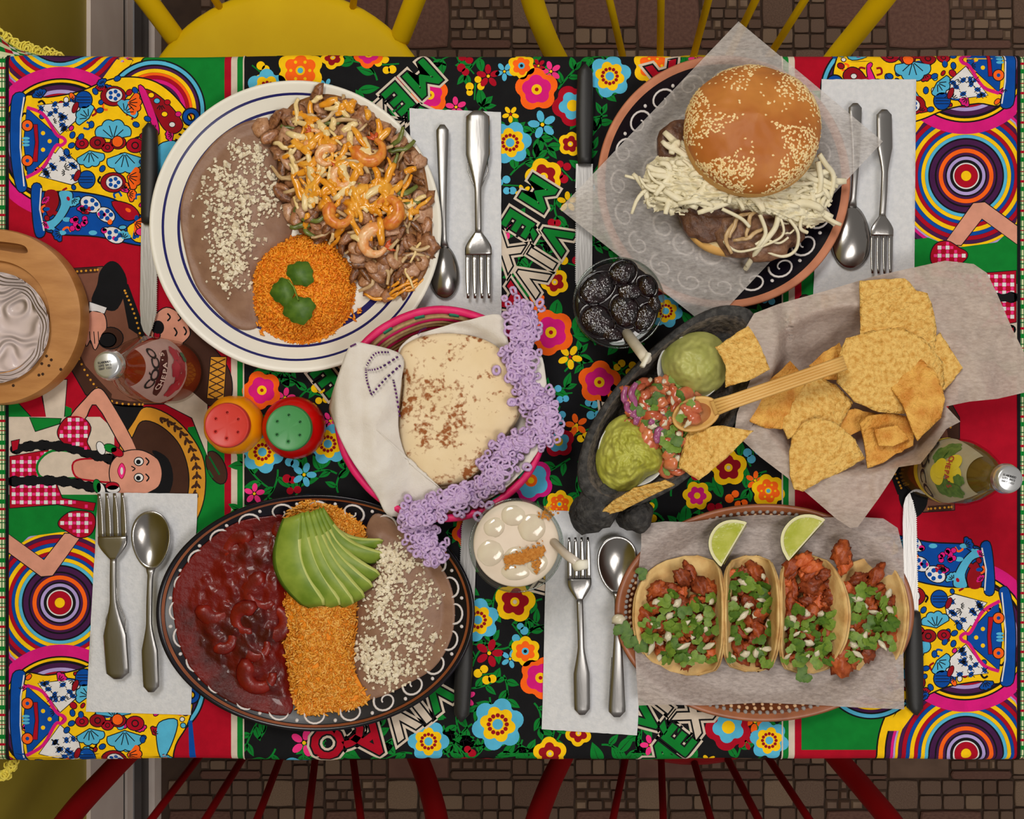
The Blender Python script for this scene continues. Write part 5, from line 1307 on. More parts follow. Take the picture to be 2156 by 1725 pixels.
while n_s < 1750:
    a = rs_.uniform(0, 2 * PI); t = math.sqrt(rs_.random()) * .98
    dmin = min(abs((a + .55 * t - q + PI) % (2 * PI) - PI) * max(.25, t) for q in (0.35, 1.6, 2.75, 4.05, 5.2))
    if dmin < .135 + .04 * nz(a * 3, t * 4) and rs_.random() < .95: continue
    if nz(math.cos(a) * t * 2.2, math.sin(a) * t * 2.2, 3) < -.3 and rs_.random() < .6: continue
    r, z = dome(t, a); c_ = Vector((r * math.cos(a), r * math.sin(a), z)); nrm = Vector((math.cos(a) * t ** 1.5, math.sin(a) * t ** 1.5, 1.05 - t ** 2.2)).normalized()
    x_ = nrm.cross(Vector((rs_.uniform(-1, 1), rs_.uniform(-1, 1), rs_.uniform(-1, 1)))).normalized(); y_ = nrm.cross(x_)
    L_, w_ = .0019, .0011
    vs = [c_ + x_ * L_, c_ + y_ * w_, c_ - x_ * L_ * .85, c_ - y_ * w_, c_ + nrm * .0009, c_ + x_ * L_ * .5 + y_ * w_ * .75, c_ + x_ * L_ * .5 - y_ * w_ * .75]
    sb.add([tcp + Rt @ v for v in vs], [(0, 5, 4), (5, 1, 4), (1, 2, 4), (2, 3, 4), (3, 6, 4), (6, 0, 4)]); n_s += 1
o = sb.build('sesame_seeds', mat('sesame', (232, 200, 140), 0.5, (240, 214, 160), 200), top, fix=False); o['kind'] = 'stuff'
# white string cheese
qc = mat('string_cheese', (222, 212, 178), 0.5, (232, 224, 196), 80, 0.2, 300, sss=0.0)
b = MB(); rc = random.Random(8)
olc = [(1425, 285), (1450, 300), (1480, 330), (1545, 372), (1610, 385), (1690, 350), (1722, 330), (1742, 400), (1735, 470), (1690, 480), (1640, 460), (1560, 445), (1480, 430), (1440, 440), (1400, 430), (1375, 445), (1352, 400), (1362, 350), (1395, 320)]
coreo = MB(); coreo.radial([(x + 9 * nz(x * .09, y * .09, 1), y + 9 * nz(y * .09, x * .09, 5)) for x, y in resample(olc, 4)], (1555, 410), lambda t, k, x, y: .056 + .009 * (1 - t ** 2) - .020 * t ** 4 + .0060 * nz(x * .035, y * .11, 3) + .0050 * nz(x * .07, y * .26, 4) + .003 * nz(x * .12, y * .5, 6), 44); coreo.build('cheese_core', qc, sand)
def strand(x, y, a, L, h, r, cv, drop=.0, n=9):
    pts = []
    for k in range(n):
        t = k / (n - 1) - .5; aa = a + cv * t; pts.append(P(x + L * t * math.cos(aa) + 5 * nz(t * 3, x * .1), y + L * t * math.sin(aa) + 5 * nz(t * 3, y * .1), max(.012, h + .004 * nz(t * 4, x * .3) - drop * (t + .5) ** 2)))
    b.tube(pts, [r * (.75 + .35 * math.sin(PI * k / (n - 1))) for k in range(n)], 7, flat=.55)
for i in range(120):
    x, y = rand_in(olc, rc); strand(x, y, rc.gauss(.22, .35) if rc.random() < .85 else rc.uniform(0, 3), rc.uniform(30, 110), .058 + rc.uniform(-.004, .008) - .016 * (abs(x - 1555) / 190) ** 2, rc.uniform(.0014, .0042), rc.uniform(-.8, .8))
for i in range(26):                                   # frayed ends
    x, y = rc.choice(((1365, 400), (1372, 425), (1385, 350), (1430, 440), (1715, 380), (1735, 420), (1700, 470), (1660, 480))); strand(x + rc.uniform(-10, 10), y + rc.uniform(-12, 12), rc.uniform(-.8, .8) + (PI if x < 1500 else 0), rc.uniform(16, 38), .045 + rc.uniform(-.005, .006), rc.uniform(.0009, .0018), rc.uniform(-1.5, 1.5))
def longs(pts, r): b.tube([P(*p) for p in crom(pts, 7)], r, 7)
longs([(1725, 325, .066), (1738, 345, .062), (1755, 372, .054), (1745, 420, .048), (1722, 445, .046)], .0028)
longs([(1722, 340, .062), (1728, 380, .056), (1720, 430, .050)], .003)
longs([(1640, 440, .056), (1632, 480, .052), (1600, 520, .046), (1580, 550, .030), (1570, 566, .018)], .0030); longs([(1600, 452, .058), (1612, 490, .052), (1596, 520, .047), (1572, 560, .024)], .0022)
longs([(1660, 460, .054), (1680, 490, .050), (1676, 525, .042), (1650, 540, .038), (1612, 530, .042)], .0018); longs([(1640, 450, .056), (1650, 490, .052), (1622, 512, .049), (1560, 530, .045), (1530, 515, .040), (1520, 500, .036)], .0014)
longs([(1520, 440, .056), (1560, 460, .054), (1578, 478, .050)], .0020); longs([(1660, 500, .048), (1640, 512, .047), (1610, 505, .049), (1590, 515, .048)], .0013); longs([(1690, 450, .052), (1685, 480, .048), (1700, 490, .044)], .0020)
longs([(1524, 512, .034), (1545, 528, .030), (1570, 534, .032), (1585, 530, .040)], .0013)
o = b.build('cheese_strands', qc, sand); o['kind'] = 'stuff'

# ------------------------------------------------------------------ tumblers
gl = glass_mat('clear_glass', (236, 240, 238))
def tumbler(px, py, h, r_top, r_bot, liquid_m, fill, label, dark):
    c = P(px, py, h); cc = Vector((c.x, c.y, T + .0005)); R = LEN(r_top, h)
    root = thing('tumbler', cc, label, 'glass')
    b = MB(); b.lathe([(0, 0), (r_bot * .9, 0), (r_bot, .003), (R, h - .001), (R - .0004, h), (R - .0012, h), (R - .0016, h - .001), (r_bot - .002, .010), (0, .008)], 72, c=cc); b.build('glass_wall', gl, root)
    b = MB(); b.tube([cc + Vector(((R - .0010) * math.cos(q * PI / 36), (R - .0010) * math.sin(q * PI / 36), h)) for q in range(72)], .0009, 8, closed=True); b.build('rim', gl, root)
    rl = (r_bot - .002) + (R - .0016 - r_bot + .002) * ((fill - .010) / (h - .011)) - .0004
    b = MB(); b.lathe([(0, .0085), (r_bot - .0024, .0105), (rl, fill - .0006), (rl * .97, fill), (rl * .5, fill - .0004), (0, fill - .0004)], 72, c=cc); b.build('drink', liquid_m, root)
    return root, cc, R, rl
jam = mat('hibiscus', (16, 4, 8), 0.06, spec=0.6, coat=0.4)
g1, cg1, R1, rl1 = tumbler(1303, 638, .128, 97, .034, jam, .112, 'tumbler of near-black hibiscus drink with ice and straw', 'a')
ice_d = mat('ice_dark', (30, 6, 13), 0.12, (10, 4, 7), 90, 0.9, 130, spec=0.8, bdist=.004)
def ice(px, py, h, sx, sy, sz, a, m, parent_label, seed, am=.14):
    me = lump_mesh('ice_cube', m, seed, sx, sy, sz, am, 1.3, sub=3); put(me, 'ice_cube', P(px, py, h), (0, 0, a), 1.0, parent_label[0], 'ice', parent_label[1])
L1 = ('dark ice cube floating in the hibiscus drink', 'ice cubes in the hibiscus drink')
for i, (x, y, sx, sy, a) in enumerate(((1258, 606, .0185, .0135, .6), (1258, 676, .0175, .0145, -.7), (1312, 575, .013, .0115, .4), (1325, 615, .012, .0085, 0), (1362, 603, .0085, .011, .6), (1316, 655, .0135, .0165, .4), (1358, 668, .009, .0145, -.4), (1290, 705, .010, .007, -.2), (1378, 640, .006, .009, .2))):
    ice(x, y, .1115, sx, sy, .0045, a, ice_d, L1, i + 2, .16)
b = MB()
for x, y, sx, sy, a in ((1258, 606, .0185, .0135, .6), (1258, 676, .0175, .0145, -.7), (1312, 575, .013, .0115, .4), (1362, 603, .0085, .011, .6), (1316, 655, .0135, .0165, .4), (1358, 668, .009, .0145, -.4)):
    c_ = P(x, y, .1124); b.tube([c_ + Vector((sx * 1.06 * math.cos(q) * math.cos(a) - sy * 1.06 * math.sin(q) * math.sin(a), sx * 1.06 * math.cos(q) * math.sin(a) + sy * 1.06 * math.sin(q) * math.cos(a), 0)) for q in [j * PI / 14 for j in range(28)]], .0013, 6, closed=True, flat=.5)
b.build('meniscus', jam, g1)
straw_m = mat('straw_paper', (206, 196, 176), 0.6, (216, 208, 190), 100)
st_ = thing('drinking_straw', P(1325, 712, .11), 'pale straw with crimped paper tip leaning out of the hibiscus drink', 'straw')
b = MB(); b.tube([P(1318, 700, .108), P(1352, 745, .150), P(1361, 757, .160)], .0052, 12); b.build('tube', straw_m, st_)
b = MB(); b.tube([P(1354, 747, .152), P(1364, 750, .163), P(1352, 772, .166)], [.0036, .0044, .0040], 8, flat=.55); b.build('paper_tip', mat('straw_wrapper', (226, 222, 206), 0.7), st_)
hor = mat('horchata', (214, 196, 176), 0.35, (222, 206, 188), 40, 0.1, spec=0.4)
g2, cg2, R2, rl2 = tumbler(1087, 1149, .125, 100, .029, hor, .112, 'tumbler of creamy pale rice drink with cinnamon and ice', 'b')
ice_p = mat('ice_pale', (214, 202, 178), 0.12, (206, 190, 168), 60, 0.3, 120, spec=0.7, coat=0.5)
L2 = ('pale ice cube in the creamy rice drink', 'ice cubes in the creamy rice drink')
for i, (x, y, sx, sy, a) in enumerate(((1032, 1165, .0135, .0135, 0), (1088, 1175, .014, .012, .2), (1120, 1110, .015, .014, .5), (1080, 1085, .013, .011, 0), (1130, 1185, .011, .012, 0), (1085, 1205, .015, .009, 0), (1040, 1110, .011, .010, .3))):
    ice(x, y, .111, sx, sy, .0035, a, ice_p, L2, i + 22, .10)
cin = mat('cinnamon', (176, 108, 34), 0.9, (200, 136, 60), 400, 0.6, 500)
b = MB(); rci = random.Random(4)
for i in range(620):
    t = rci.random(); x = 1062 + 82 * t; y = 1184 - 26 * t + rci.gauss(0, 6); 
    if rci.random() < .12: x, y = 1130 + rci.gauss(0, 4), 1190 + rci.gauss(0, 8)
    if rci.random() < .10: x, y = 1150 + rci.gauss(0, 8), 1080 + rci.gauss(0, 6)
    c_ = P(x, y, .1155 + rci.uniform(0, .0006)); s_ = rci.uniform(.0006, .0015); b.lathe([(0, s_ * .5), (s_, 0)], 6, c=c_)
for olx in ([(1060, 1186), (1085, 1170), (1120, 1158), (1146, 1150), (1150, 1160), (1130, 1178), (1095, 1190)],): b.radial(resample(olx, 5), (1105, 1173), lambda t, k, x, y: .1152 + .0012 * nz(x * .2, y * .2) + .001 * (1 - t), 6)
b.build('cinnamon_dust', cin, g2)
st_ = thing('drinking_straw', P(1165, 1140, .11), 'clear straw with torn white paper tip leaning out of the creamy drink', 'straw')
b = MB(); b.tube([P(1166, 1142, .112), P(1192, 1168, .140), P(1216, 1186, .158)], .0042, 12); b.build('tube', mat('straw_clear', (206, 196, 184), 0.25, spec=0.6), st_)
b = MB(); b.tube([P(1208, 1195, .157), P(1222, 1190, .161), P(1238, 1188, .160)], [.0042, .0050, .0042], 8, flat=.5); b.build('paper_tip', mat('straw_wrapper', (226, 222, 206), 0.7), st_)

# ------------------------------------------------------------------ shakers
def shaker(px, py, h, rb_px, rc_px, body_m, cap_m, label, lob):
    c = P(px, py, h); cc = Vector((c.x, c.y, T)); rB = LEN(rb_px, .018); rC = LEN(rc_px, h)
    root = thing('salt_shaker', cc, label, 'shaker', 'plastic shakers')
    b = MB(); wob = (lambda a, z: 1 + lob * abs(math.sin(a * 4)) if z > .004 else 1)
    b.lathe([(0, 0), (rB * .72, 0), (rB * .92, .005), (rB, .016), (rB * .98, .026), (rB * .90, .034), (rC * 1.05, .040), (rC * .98, .041), (rC * .9, h - .006), (0, h - .006)], 64, c=cc, wob=wob); b.build('body', body_m, root)
    b = MB(); b.lathe([(rC * 1.0, h - .012), (rC * 1.02, h - .004), (rC * .98, h - .0008), (rC * .93, h), (rC * .80, h - .0012), (0, h - .0018), (0, h - .0058), (rC * .96, h - .0058), (rC * 1.0, h - .012)], 56, c=cc); cap = b.build('cap', cap_m, root)
    cuts = []
    for k in range(6): a = k * PI / 3 + .5; q = MB(); q.lathe([(.0014, h - .0052), (.0014, h + .003)], 14, c=cc + Vector((rC * .58 * math.cos(a), rC * .58 * math.sin(a), 0)), cap0=True, cap1=True); cuts.append(q)
    carve(cap, cuts)
    for k in range(6):
        a = k * PI / 3 + .5; p = cc + Vector((rC * .58 * math.cos(a), rC * .58 * math.sin(a), h - .0012)); b = MB(); b.lathe([(.0026, -.0006), (.0022, .0004), (.0017, .0004), (.00145, -.0004)], 14, c=p); b.build('hole_lip', cap_m, cap)
shaker(477, 896, .050, 61, 47, mat('plastic_orange', (240, 150, 4), 0.32, spec=0.45), mat('plastic_coral', (206, 60, 52), 0.4), 'yellow-orange plastic shaker with coral red lid', .03)
shaker(607, 902, .050, 66, 48, mat('plastic_red', (196, 10, 8), 0.25, spec=0.5), mat('plastic_green', (70, 146, 84), 0.4), 'red plastic shaker with green lid', .0)

# ------------------------------------------------------------------ bottles
bottle_glass = glass_mat('bottle_glass', (240, 236, 230))
cap_m_ = mat('crown_cap', (206, 208, 210), 0.25, metal=0.8)
ink = mat('ink', (24, 20, 22), 0.6)
def text_on(root, s, fn, size, m, name='lettering', sx=1.0, space=.62, thick=.0002):
    """lay letters with fn(advance, up) -> point"""
    b = MB(); adv = 0
    for ch in s:
        if ch != ' ':
            vs, fs = glyph(ch, .022); base = len(b.v)
            for x, y in vs: b.v.append(tuple(fn(adv + x * size * sx, (y - .35) * size)))
            for f in fs: b.f.append(tuple(base + i for i in f)); b.m.append(0)
        adv += size * space * sx
    return b.build(name, m, root, smooth=False)
def bottle(base_xy, H, liquid, fill, label, lab_ang, ring_m, red):
    cc = Vector((base_xy[0], base_xy[1], T + .0003)); root = thing('glass_bottle', cc, label, 'bottle')
    prof = [(0, .004), (.022, .001), (.0285, .003), (.0305, .010), (.0305, .085), (.0300, .100), (.0265, .122), (.0205, .148), (.0150, .172), (.0130, .190), (.0128, .205), (.0142, .2065), (.0142, .2115), (.0130, .213)]
    sc_ = H / .222
    prof = [(r * (1.08 if z < .15 else (1.0 if z < .18 else .86)), z * sc_) for r, z in prof]
    def R_at(z):
        for (r0, z0), (r1, z1) in zip(prof[2:], prof[3:]):
            if z0 <= z <= z1: return r0 + (r1 - r0) * (z - z0) / max(1e-9, z1 - z0)
        return .0112
    b = MB(); b.lathe(prof, 64, c=cc); b.build('glass_body', bottle_glass, root)
    b = MB(); lp = [(0, .006)] + [(max(.001, R_at(z) - .0022), z) for z in [.007 + (fill - .007) * i / 24 for i in range(25)]] + [(0, fill)]; b.lathe(lp, 56, c=cc); b.build('drink', liquid, root)
    b = MB(); zt = prof[-1][1]; b.lathe([(.0122, zt - .006), (.0136, zt - .0055), (.0122, zt + .001), (.0112, zt + .0035), (.0096, zt + .0042), (0, zt + .0044)], 42, c=cc, wob=lambda a, z: 1 + (.035 * math.sin(21 * a) if z < zt else 0)); cap = b.build('crown_cap', cap_m_, root)
    for li, s in enumerate(('ELABORADO', 'LOTE 0412', '0807 1321')):
        d_ = Vector((math.cos(lab_ang + .15), math.sin(lab_ang + .15), 0)); d2 = Vector((-d_.y, d_.x, 0)); b0 = cc + Vector((0, 0, zt + .0048)) - d_ * .0066 + d2 * (.0026 - li * .0028) 
        text_on(cap, s, lambda a, u, b0=b0, d_=d_, d2=d2: b0 + d_ * a + d2 * u, .0026, ink, 'date_code', .8)
    def surf(a, z, off=.0004):
        r = R_at(z) + off; return cc + Vector((r * math.cos(a), r * math.sin(a), z))
    def patch(a0, a1, z0, z1, m, name, off=.0003, edge=None, n=24):
        b = MB(); nz_ = 8
        for j in range(nz_ + 1):
            for i in range(n + 1):
                u = i / n; a = a0 + (a1 - a0) * u; lo, hi = (edge(u) if edge else (z0, z1)); b.v.append(tuple(surf(a, lo + (hi - lo) * j / nz_, off)))
        for j in range(nz_):
            for i in range(n): q = j * (n + 1) + i; b.f.append((q, q + 1, q + n + 2, q + n + 1)); b.m.append(0)
        return b.build(name, m, root)
    return root, cc, surf, patch, R_at
# -- red hibiscus bottle
def xy(px, py, h): p = P(px, py, h); return (p.x, p.y)
Hb = .205
amber = thin_mat('drink_amber', (166, 52, 24), see=.12, transl=.3, c2=(190, 78, 32), scale=20, bump=0)
root, cc, surf, patch, RA = bottle(xy(221, 768, Hb), Hb, amber, .066, 'clear glass bottle of red drink with a silver cap', 0.0, None, True)
pinkm = thin_mat('label_pink', (216, 186, 180), see=.12, transl=.25, c2=(204, 164, 160), scale=40, bump=0.1)
crim = mat('label_crimson', (150, 24, 44), 0.5, (176, 40, 60), 60); dk = mat('label_dark', (70, 14, 20), 0.5)
A0 = math.atan2(862.5 - 768, 221 - 1078) + PI       # towards the picture centre
patch(A0 - 1.25, A0 + 1.25, .070, .150, pinkm, 'label')
patch(A0 - .95, A0 + .75, .115, .125, dk, 'ribbon', .0006, edge=lambda u: (.108 + .010 * math.sin(PI * u), .116 + .016 * math.sin(PI * u) ** .7))
def lay(z, a_start, dirn, off=.0009):
    def fn(adv, up):
        zz = z + up; return surf(a_start + dirn * adv / max(.004, RA(z)), zz, off)
    return fn
text_on(root, 'C\u00d3CO', lay(.136, A0 - .66, 1), .0165, ink, 'lettering', .95, .66)
text_on(root, "CHEPA'S", lay(.1225, A0 - .62, 1, .0016), .0100, mat('label_ivory', (220, 190, 176), 0.5), 'lettering', .8, .66)
for i, (a, z, r) in enumerate(((.35, .086, .012), (-.15, .088, .014), (.1, .101, .009), (-.55, .094, .010), (.6, .098, .008))):
    b = MB(); pts = [surf(A0 + a, z, .001)]; n = 18
    for k in range(n): q = 2 * PI * k / n; rr_ = r * (.75 + .25 * abs(math.cos(2.5 * q))); pts.append(surf(A0 + a + rr_ * math.cos(q) / .03, min(.12, max(.07, z + rr_ * math.sin(q))), .0007 + .0001 * i))
    b.add(pts, [(0, 1 + k, 1 + (k + 1) % n) for k in range(n)]); b.build('printed_flower', crim, root)
for a, z in ((.55, .078), (.42, .076)):
    b = MB(); pts = []
    for k in range(16): q = 2 * PI * k / 16; pts.append(surf(A0 + a + .09 * math.cos(q), z + .006 * math.sin(q) , .0012))
    b.add(pts, [tuple(range(16))]); b.build('printed_leaf', mat('label_green', (40, 96, 54), 0.5), root)
# -- lime bottle
limed = thin_mat('drink_lime', (140, 126, 40), see=.15, transl=.35, c2=(122, 104, 26), scale=30, bump=0)
root, cc, surf, patch, RA = bottle(xy(2131, 1010, Hb), Hb, limed, .168, 'clear glass bottle of green-yellow lime drink with a silver cap', -0.4, None, False)
A0 = math.atan2(862.5 - 1010, 2131 - 1078) + PI
limel = thin_mat('label_lime', (196, 186, 150), see=.12, transl=.25, c2=(206, 200, 172), scale=40, bump=.1); yel = mat('label_yellow', (214, 196, 40), 0.5, (226, 210, 70), 50)
patch(A0 - 1.3, A0 + 1.3, .060, .150, limel, 'label')
patch(A0 - 1.3, A0 + 1.3, .058, .066, yel, 'ribbon', .0007, edge=lambda u: (.056 + .012 * (2 * u - 1) ** 2, .066 + .012 * (2 * u - 1) ** 2))
def lay2(z, a_start, dirn, off=.0010):
    def fn(adv, up): return surf(a_start + dirn * adv / .0305, z + up, off)
    return fn
text_on(root, 'C\u00d3CO', lay2(.086, A0 - .66, 1, .0026), .0185, ink, 'lettering', 1.0, .74)
text_on(root, "CHEPA'S", lay2(.128, A0 - .45, 1, .0034), .0095, crim, 'lettering', .8, .66)
for i, (a, z, r, m_) in enumerate(((-.75, .112, .013, 'g'), (.60, .114, .013, 'g'), (-.50, .104, .010, 'g'), (.80, .128, .012, 'g'), (.15, .109, .0110, 'y'), (-.05, .114, .0100, 'y'), (-.35, .131, .010, 'y'), (.1, .134, .011, 'y'), (.35, .141, .008, 'g'))):
    b = MB(); n = 22; pts = [surf(A0 + a, z, .0009 + .00012 * i)]
    for k in range(n): q = 2 * PI * k / n; rr_ = r * ((.78 + .22 * abs(math.cos(3 * q))) if m_ == 'g' else 1); pts.append(surf(A0 + a + rr_ * math.cos(q) / .03, z + rr_ * math.sin(q), .0007 + .00012 * i))
    b.add(pts, [(0, 1 + k, 1 + (k + 1) % n) for k in range(n)]); b.build('printed_leaf' if m_ == 'g' else 'printed_lime', mat('label_leafgreen', (66, 104, 44), 0.5, (96, 130, 60), 200) if m_ == 'g' else yel, root)

# ------------------------------------------------------------------ round wooden stand with pressed-glass dish
wood_m = mat('stand_wood', (168, 112, 56), 0.5, (192, 136, 76), 22, 0.15, 120, stretch=(1, 4, 1), contrast=(.3, .7))
c = P(-14, 667, .028); cc = Vector((c.x, c.y, T + .0004)); Rw = LEN(186, .028)
root = thing('wooden_stand', cc, 'round wooden stand with a finger slot at the table end', 'stand')
b = MB(); b.lathe([(0, 0), (Rw * .93, 0), (Rw, .006), (Rw, .024), (Rw * .985, .0275), (Rw * .94, .028), (Rw * .64, .028), (Rw * .625, .022), (0, .022)], 96, c=cc); board = b.build('board', wood_m, root)
b = MB(); slot = [P(x, y, .0) for x, y in [(-80, 508), (40, 513), (56, 520), (60, 528), (54, 535), (-80, 522)]]
b = MB(); sp = crom([(-70, 506), (-20, 507), (40, 514), (57, 524), (50, 534), (-20, 524), (-70, 522)], 5, True)
b.prism([P(x, y, .028) for x, y in sp], T + .010, T + .04); carve(board, [b])
for x, y in ((98, 750), (88, 766), (103, 770), (82, 790), (108, 758), (90, 788), (128, 778), (28, 812)):
    b = MB(); b.lathe([(0, .0003), (.0012, .0003), (.0016, 0)], 10, c=P(x, y, .0284)); b.build('burn_mark', mat('burn', (58, 34, 16), 0.9), root)
m = mat('pressed_glass', (220, 202, 200), 0.25, (208, 192, 188), 12, spec=0.5)
nt = m.node_tree; wv = nt.nodes.new('ShaderNodeTexWave'); wv.wave_type = 'RINGS'; wv.inputs['Scale'].default_value = 95; wv.inputs['Distortion'].default_value = 14; wv.inputs['Detail'].default_value = 0; wv.inputs['Detail Scale'].default_value = .35
tcn = nt.nodes.new('ShaderNodeTexCoord'); nt.links.new(tcn.outputs['Object'], wv.inputs['Vector']); bp = nt.nodes.new('ShaderNodeBump'); bp.inputs['Strength'].default_value = .9; bp.inputs['Distance'].default_value = .005
nt.links.new(wv.outputs[0], bp.inputs['Height']); nt.links.new(bp.outputs[0], nt.nodes['Principled BSDF'].inputs['Normal'])
c = P(-14, 690, .034); cd = Vector((c.x, c.y, T + .0226)); Rg = LEN(118, .034)
b = MB(); b.lathe([(0, 0), (Rg * .80, 0), (Rg * .97, .008), (Rg, .0115), (Rg * .985, .0125), (Rg * .955, .0115), (Rg * .78, .004), (0, .0035)], 80, c=cd); tag(b.build('glass_dish', m), 'clear pressed-glass dish in the round wooden stand', 'dish')
# ------------------------------------------------------------------ tortilla basket with cloth
straw_b = mat('palm_straw', (186, 150, 100), 0.7, (206, 172, 122), 200, 0.3, 300); pink_b = mat('palm_pink', (214, 14, 92), 0.5, (226, 30, 108), 80); green_b = mat('palm_green', (40, 120, 92), 0.6)
BC = P(930, 872, .050); bc3 = Vector((BC.x, BC.y, T)); RB_ = LEN(219, .05)
bk = thing('woven_basket', bc3, 'round woven palm basket with bright pink rim holding tortillas', 'basket')
def coil(r, z, tr, m, name, wob=.006):
    b = MB(); b.tube([bc3 + Vector((r * math.cos(q * PI / 48) * (1 + wob * math.sin(q * .6)), r * math.sin(q * PI / 48) * (1 + wob * math.cos(q * .5)), z + .0006 * math.sin(q * 1.9))) for q in range(96)], tr, 8, closed=True); b.build(name, m, bk)
b = MB(); b.lathe([(0, .002), (RB_ * .78, .002), (RB_ * .80, .004), (RB_ * .78, .006), (0, .006)], 48, c=bc3); b.build('base', straw_b, bk)
for i in range(8): coil(RB_ * (.80 + .022 * i), .006 + .0052 * i, .0034, straw_b if i % 3 else pink_b, 'coil')
coil(RB_, .050, .0042, pink_b, 'rim', .004)
for k in range(18):
    a0 = k * PI / 9; b = MB(); b.tube([bc3 + Vector(((RB_ * .975) * math.cos(a0 + q * .02), (RB_ * .975) * math.sin(a0 + q * .02), .0488)) for q in range(6)], .0036, 6, flat=1.0); b.build('green_strip', green_b, bk)
linen = mat('linen', (214, 206, 196), 0.9, (222, 216, 208), 60, 0.35, 600, spec=0.15); lav = mat('lavender_yarn', (188, 158, 202), 0.9, (206, 180, 218), 200, 0.4, 700)
cl = thing('cloth_napkin', bc3 + Vector((0, 0, .008)), 'off-white cloth with lavender crocheted edge lining the tortilla basket', 'cloth')
def over_rim(x, y, h):
    p = P(x, y, h); r = math.hypot(p.x - bc3.x, p.y - bc3.y) / RB_; s = min(1, max(0, (r - .84) / .10)); s = s * s * (3 - 2 * s); return h + (max(h, .0570) - h) * s
def under_stack(x, y): return .016 * min(1, max(0, (172 - math.hypot(x - 960, y - 868)) / 45))
def flap(ol, ctr, hf, rings=16, sm=5):
    o_ = resample([tuple(p) for p in crom(ol, sm, True)], 8); b = MB(); b.radial(o_, ctr, hf, rings); o = b.build('cloth_fold', linen, cl); solid(o, .0012, -1); return o
flap([(738, 726), (772, 724), (846, 748), (846, 800), (840, 860), (842, 920), (868, 980), (940, 1040), (915, 1062), (825, 1088), (790, 1040), (735, 960), (698, 880), (694, 850), (712, 790)], (790, 900),
     lambda t, k, x, y: .056 + .020 * math.sin(PI * min(1, max(0, (x - 690) / 170))) * (1 - .3 * t) - .020 * max(0, (708 - x) / 16) + .010 * max(0, (760 - x) / 60) * (x > 700) + .0035 * nz(x * .016, y * .010, 3) + .002 * nz(x * .04, y * .03, 5) - .012 * max(0, (y - 1000) / 90) * t, 20)
flap([(840, 745), (862, 712), (905, 696), (980, 676), (1050, 662), (1066, 700), (1068, 770), (1000, 780), (900, 770)], (960, 720), lambda t, k, x, y: over_rim(x, y, .048 + .002 * nz(x * .03, y * .04, 8) - under_stack(x, y)))
flap([(1060, 780), (1130, 740), (1150, 800), (1152, 900), (1120, 970), (1060, 1030), (1000, 1060), (960, 1050), (1000, 1000), (1060, 930), (1090, 860)], (1085, 920), lambda t, k, x, y: over_rim(x, y, .046 + .003 * nz(x * .03, y * .03, 12) - under_stack(x, y)))
flap([(800, 800), (900, 720), (1000, 720), (1090, 800), (1100, 900), (1040, 1000), (940, 1050), (860, 1020), (810, 920)], (945, 880), lambda t, k, x, y: .020 + .016 * t ** 2)
b = MB(); rk = random.Random(9)
path = crom([(1092, 648), (1108, 690), (1090, 740), (1096, 790), (1118, 838), (1150, 872), (1140, 920), (1080, 935), (1045, 985), (1020, 1030), (960, 1050), (900, 1072), (862, 1090), (895, 1130), (908, 1172)], 5)
for i, (x, y) in enumerate(path):
    for k in range(15):
        w_ = 30 if i % 9 < 6 else 20; px, py = x + rk.gauss(0, w_ * .55), y + rk.gauss(0, w_ * .5); h = .058 + rk.uniform(-.003, .006) - (.012 if y > 1090 else 0); c_ = P(px, py, h); rr_ = rk.uniform(.0020, .0036); rot = erot(rk.uniform(-.7, .7), rk.uniform(-.7, .7), rk.uniform(0, 3))
        b.tube([c_ + rot @ Vector((rr_ * 1.25 * math.cos(q * PI / 5), rr_ * math.sin(q * PI / 5), .0006 * math.sin(q * 2))) for q in range(10)], rk.uniform(.0013, .0019), 5, closed=True)
for x, y in ((1150, 880), (1090, 690), (1050, 990), (960, 1048), (870, 1090), (1105, 760)):
    for k in range(7):
        a = 2 * PI * k / 7; c_ = P(x + 17 * math.cos(a), y + 17 * math.sin(a), .064 if y < 1085 else .052); b.tube([c_ + Vector((.0048 * math.cos(q * PI / 5) * 1.3, .0048 * math.sin(q * PI / 5), 0)) for q in range(10)], .0015, 5, closed=True)
for i in range(len(path) - 1):
    (x0, y0), (x1, y1) = path[i], path[i + 1]; d_ = math.hypot(x1 - x0, y1 - y0) or 1; nx_, ny_ = -(y1 - y0) / d_ * 17, (x1 - x0) / d_ * 17
    h0 = .0545 - (.012 if y0 > 1090 else 0); h1 = .0545 - (.012 if y1 > 1090 else 0); b.add([P(x0 + nx_, y0 + ny_, h0), P(x1 + nx_, y1 + ny_, h1), P(x1 - nx_, y1 - ny_, h1), P(x0 - nx_, y0 - ny_, h0)], [(0, 1, 2, 3)])
o = b.build('crochet_edge', lav, cl); o['kind'] = 'stuff'
stitch = mat('stitch_purple', (66, 30, 92), 0.7, (100, 30, 110), 60)
b = MB()
for cv in ([(772, 770), (790, 745), (820, 742)], [(770, 775), (772, 800), (782, 832)], [(782, 832), (810, 800), (845, 768)], [(775, 780), (800, 775), (840, 750)], [(828, 800), (835, 835), (842, 880)], [(738, 730), (750, 724)], [(880, 706), (886, 696), (898, 690)]):
    c_ = crom(cv, 10)
    for i in range(0, len(c_) - 1, 2):
        p, q = c_[i], c_[i + 1]; hh = lambda x, y: .0595 + .020 * math.sin(PI * min(1, max(0, (x - 690) / 170))) * .85 if x < 850 else .0545
        b.tube([P(p[0], p[1], hh(*p)), P(q[0], q[1], hh(*q))], .0011, 5)
b.build('embroidery', stitch, cl)
tor = mat('tortilla', (226, 202, 160), 0.7, (232, 210, 172), 30, 0.25, 160)
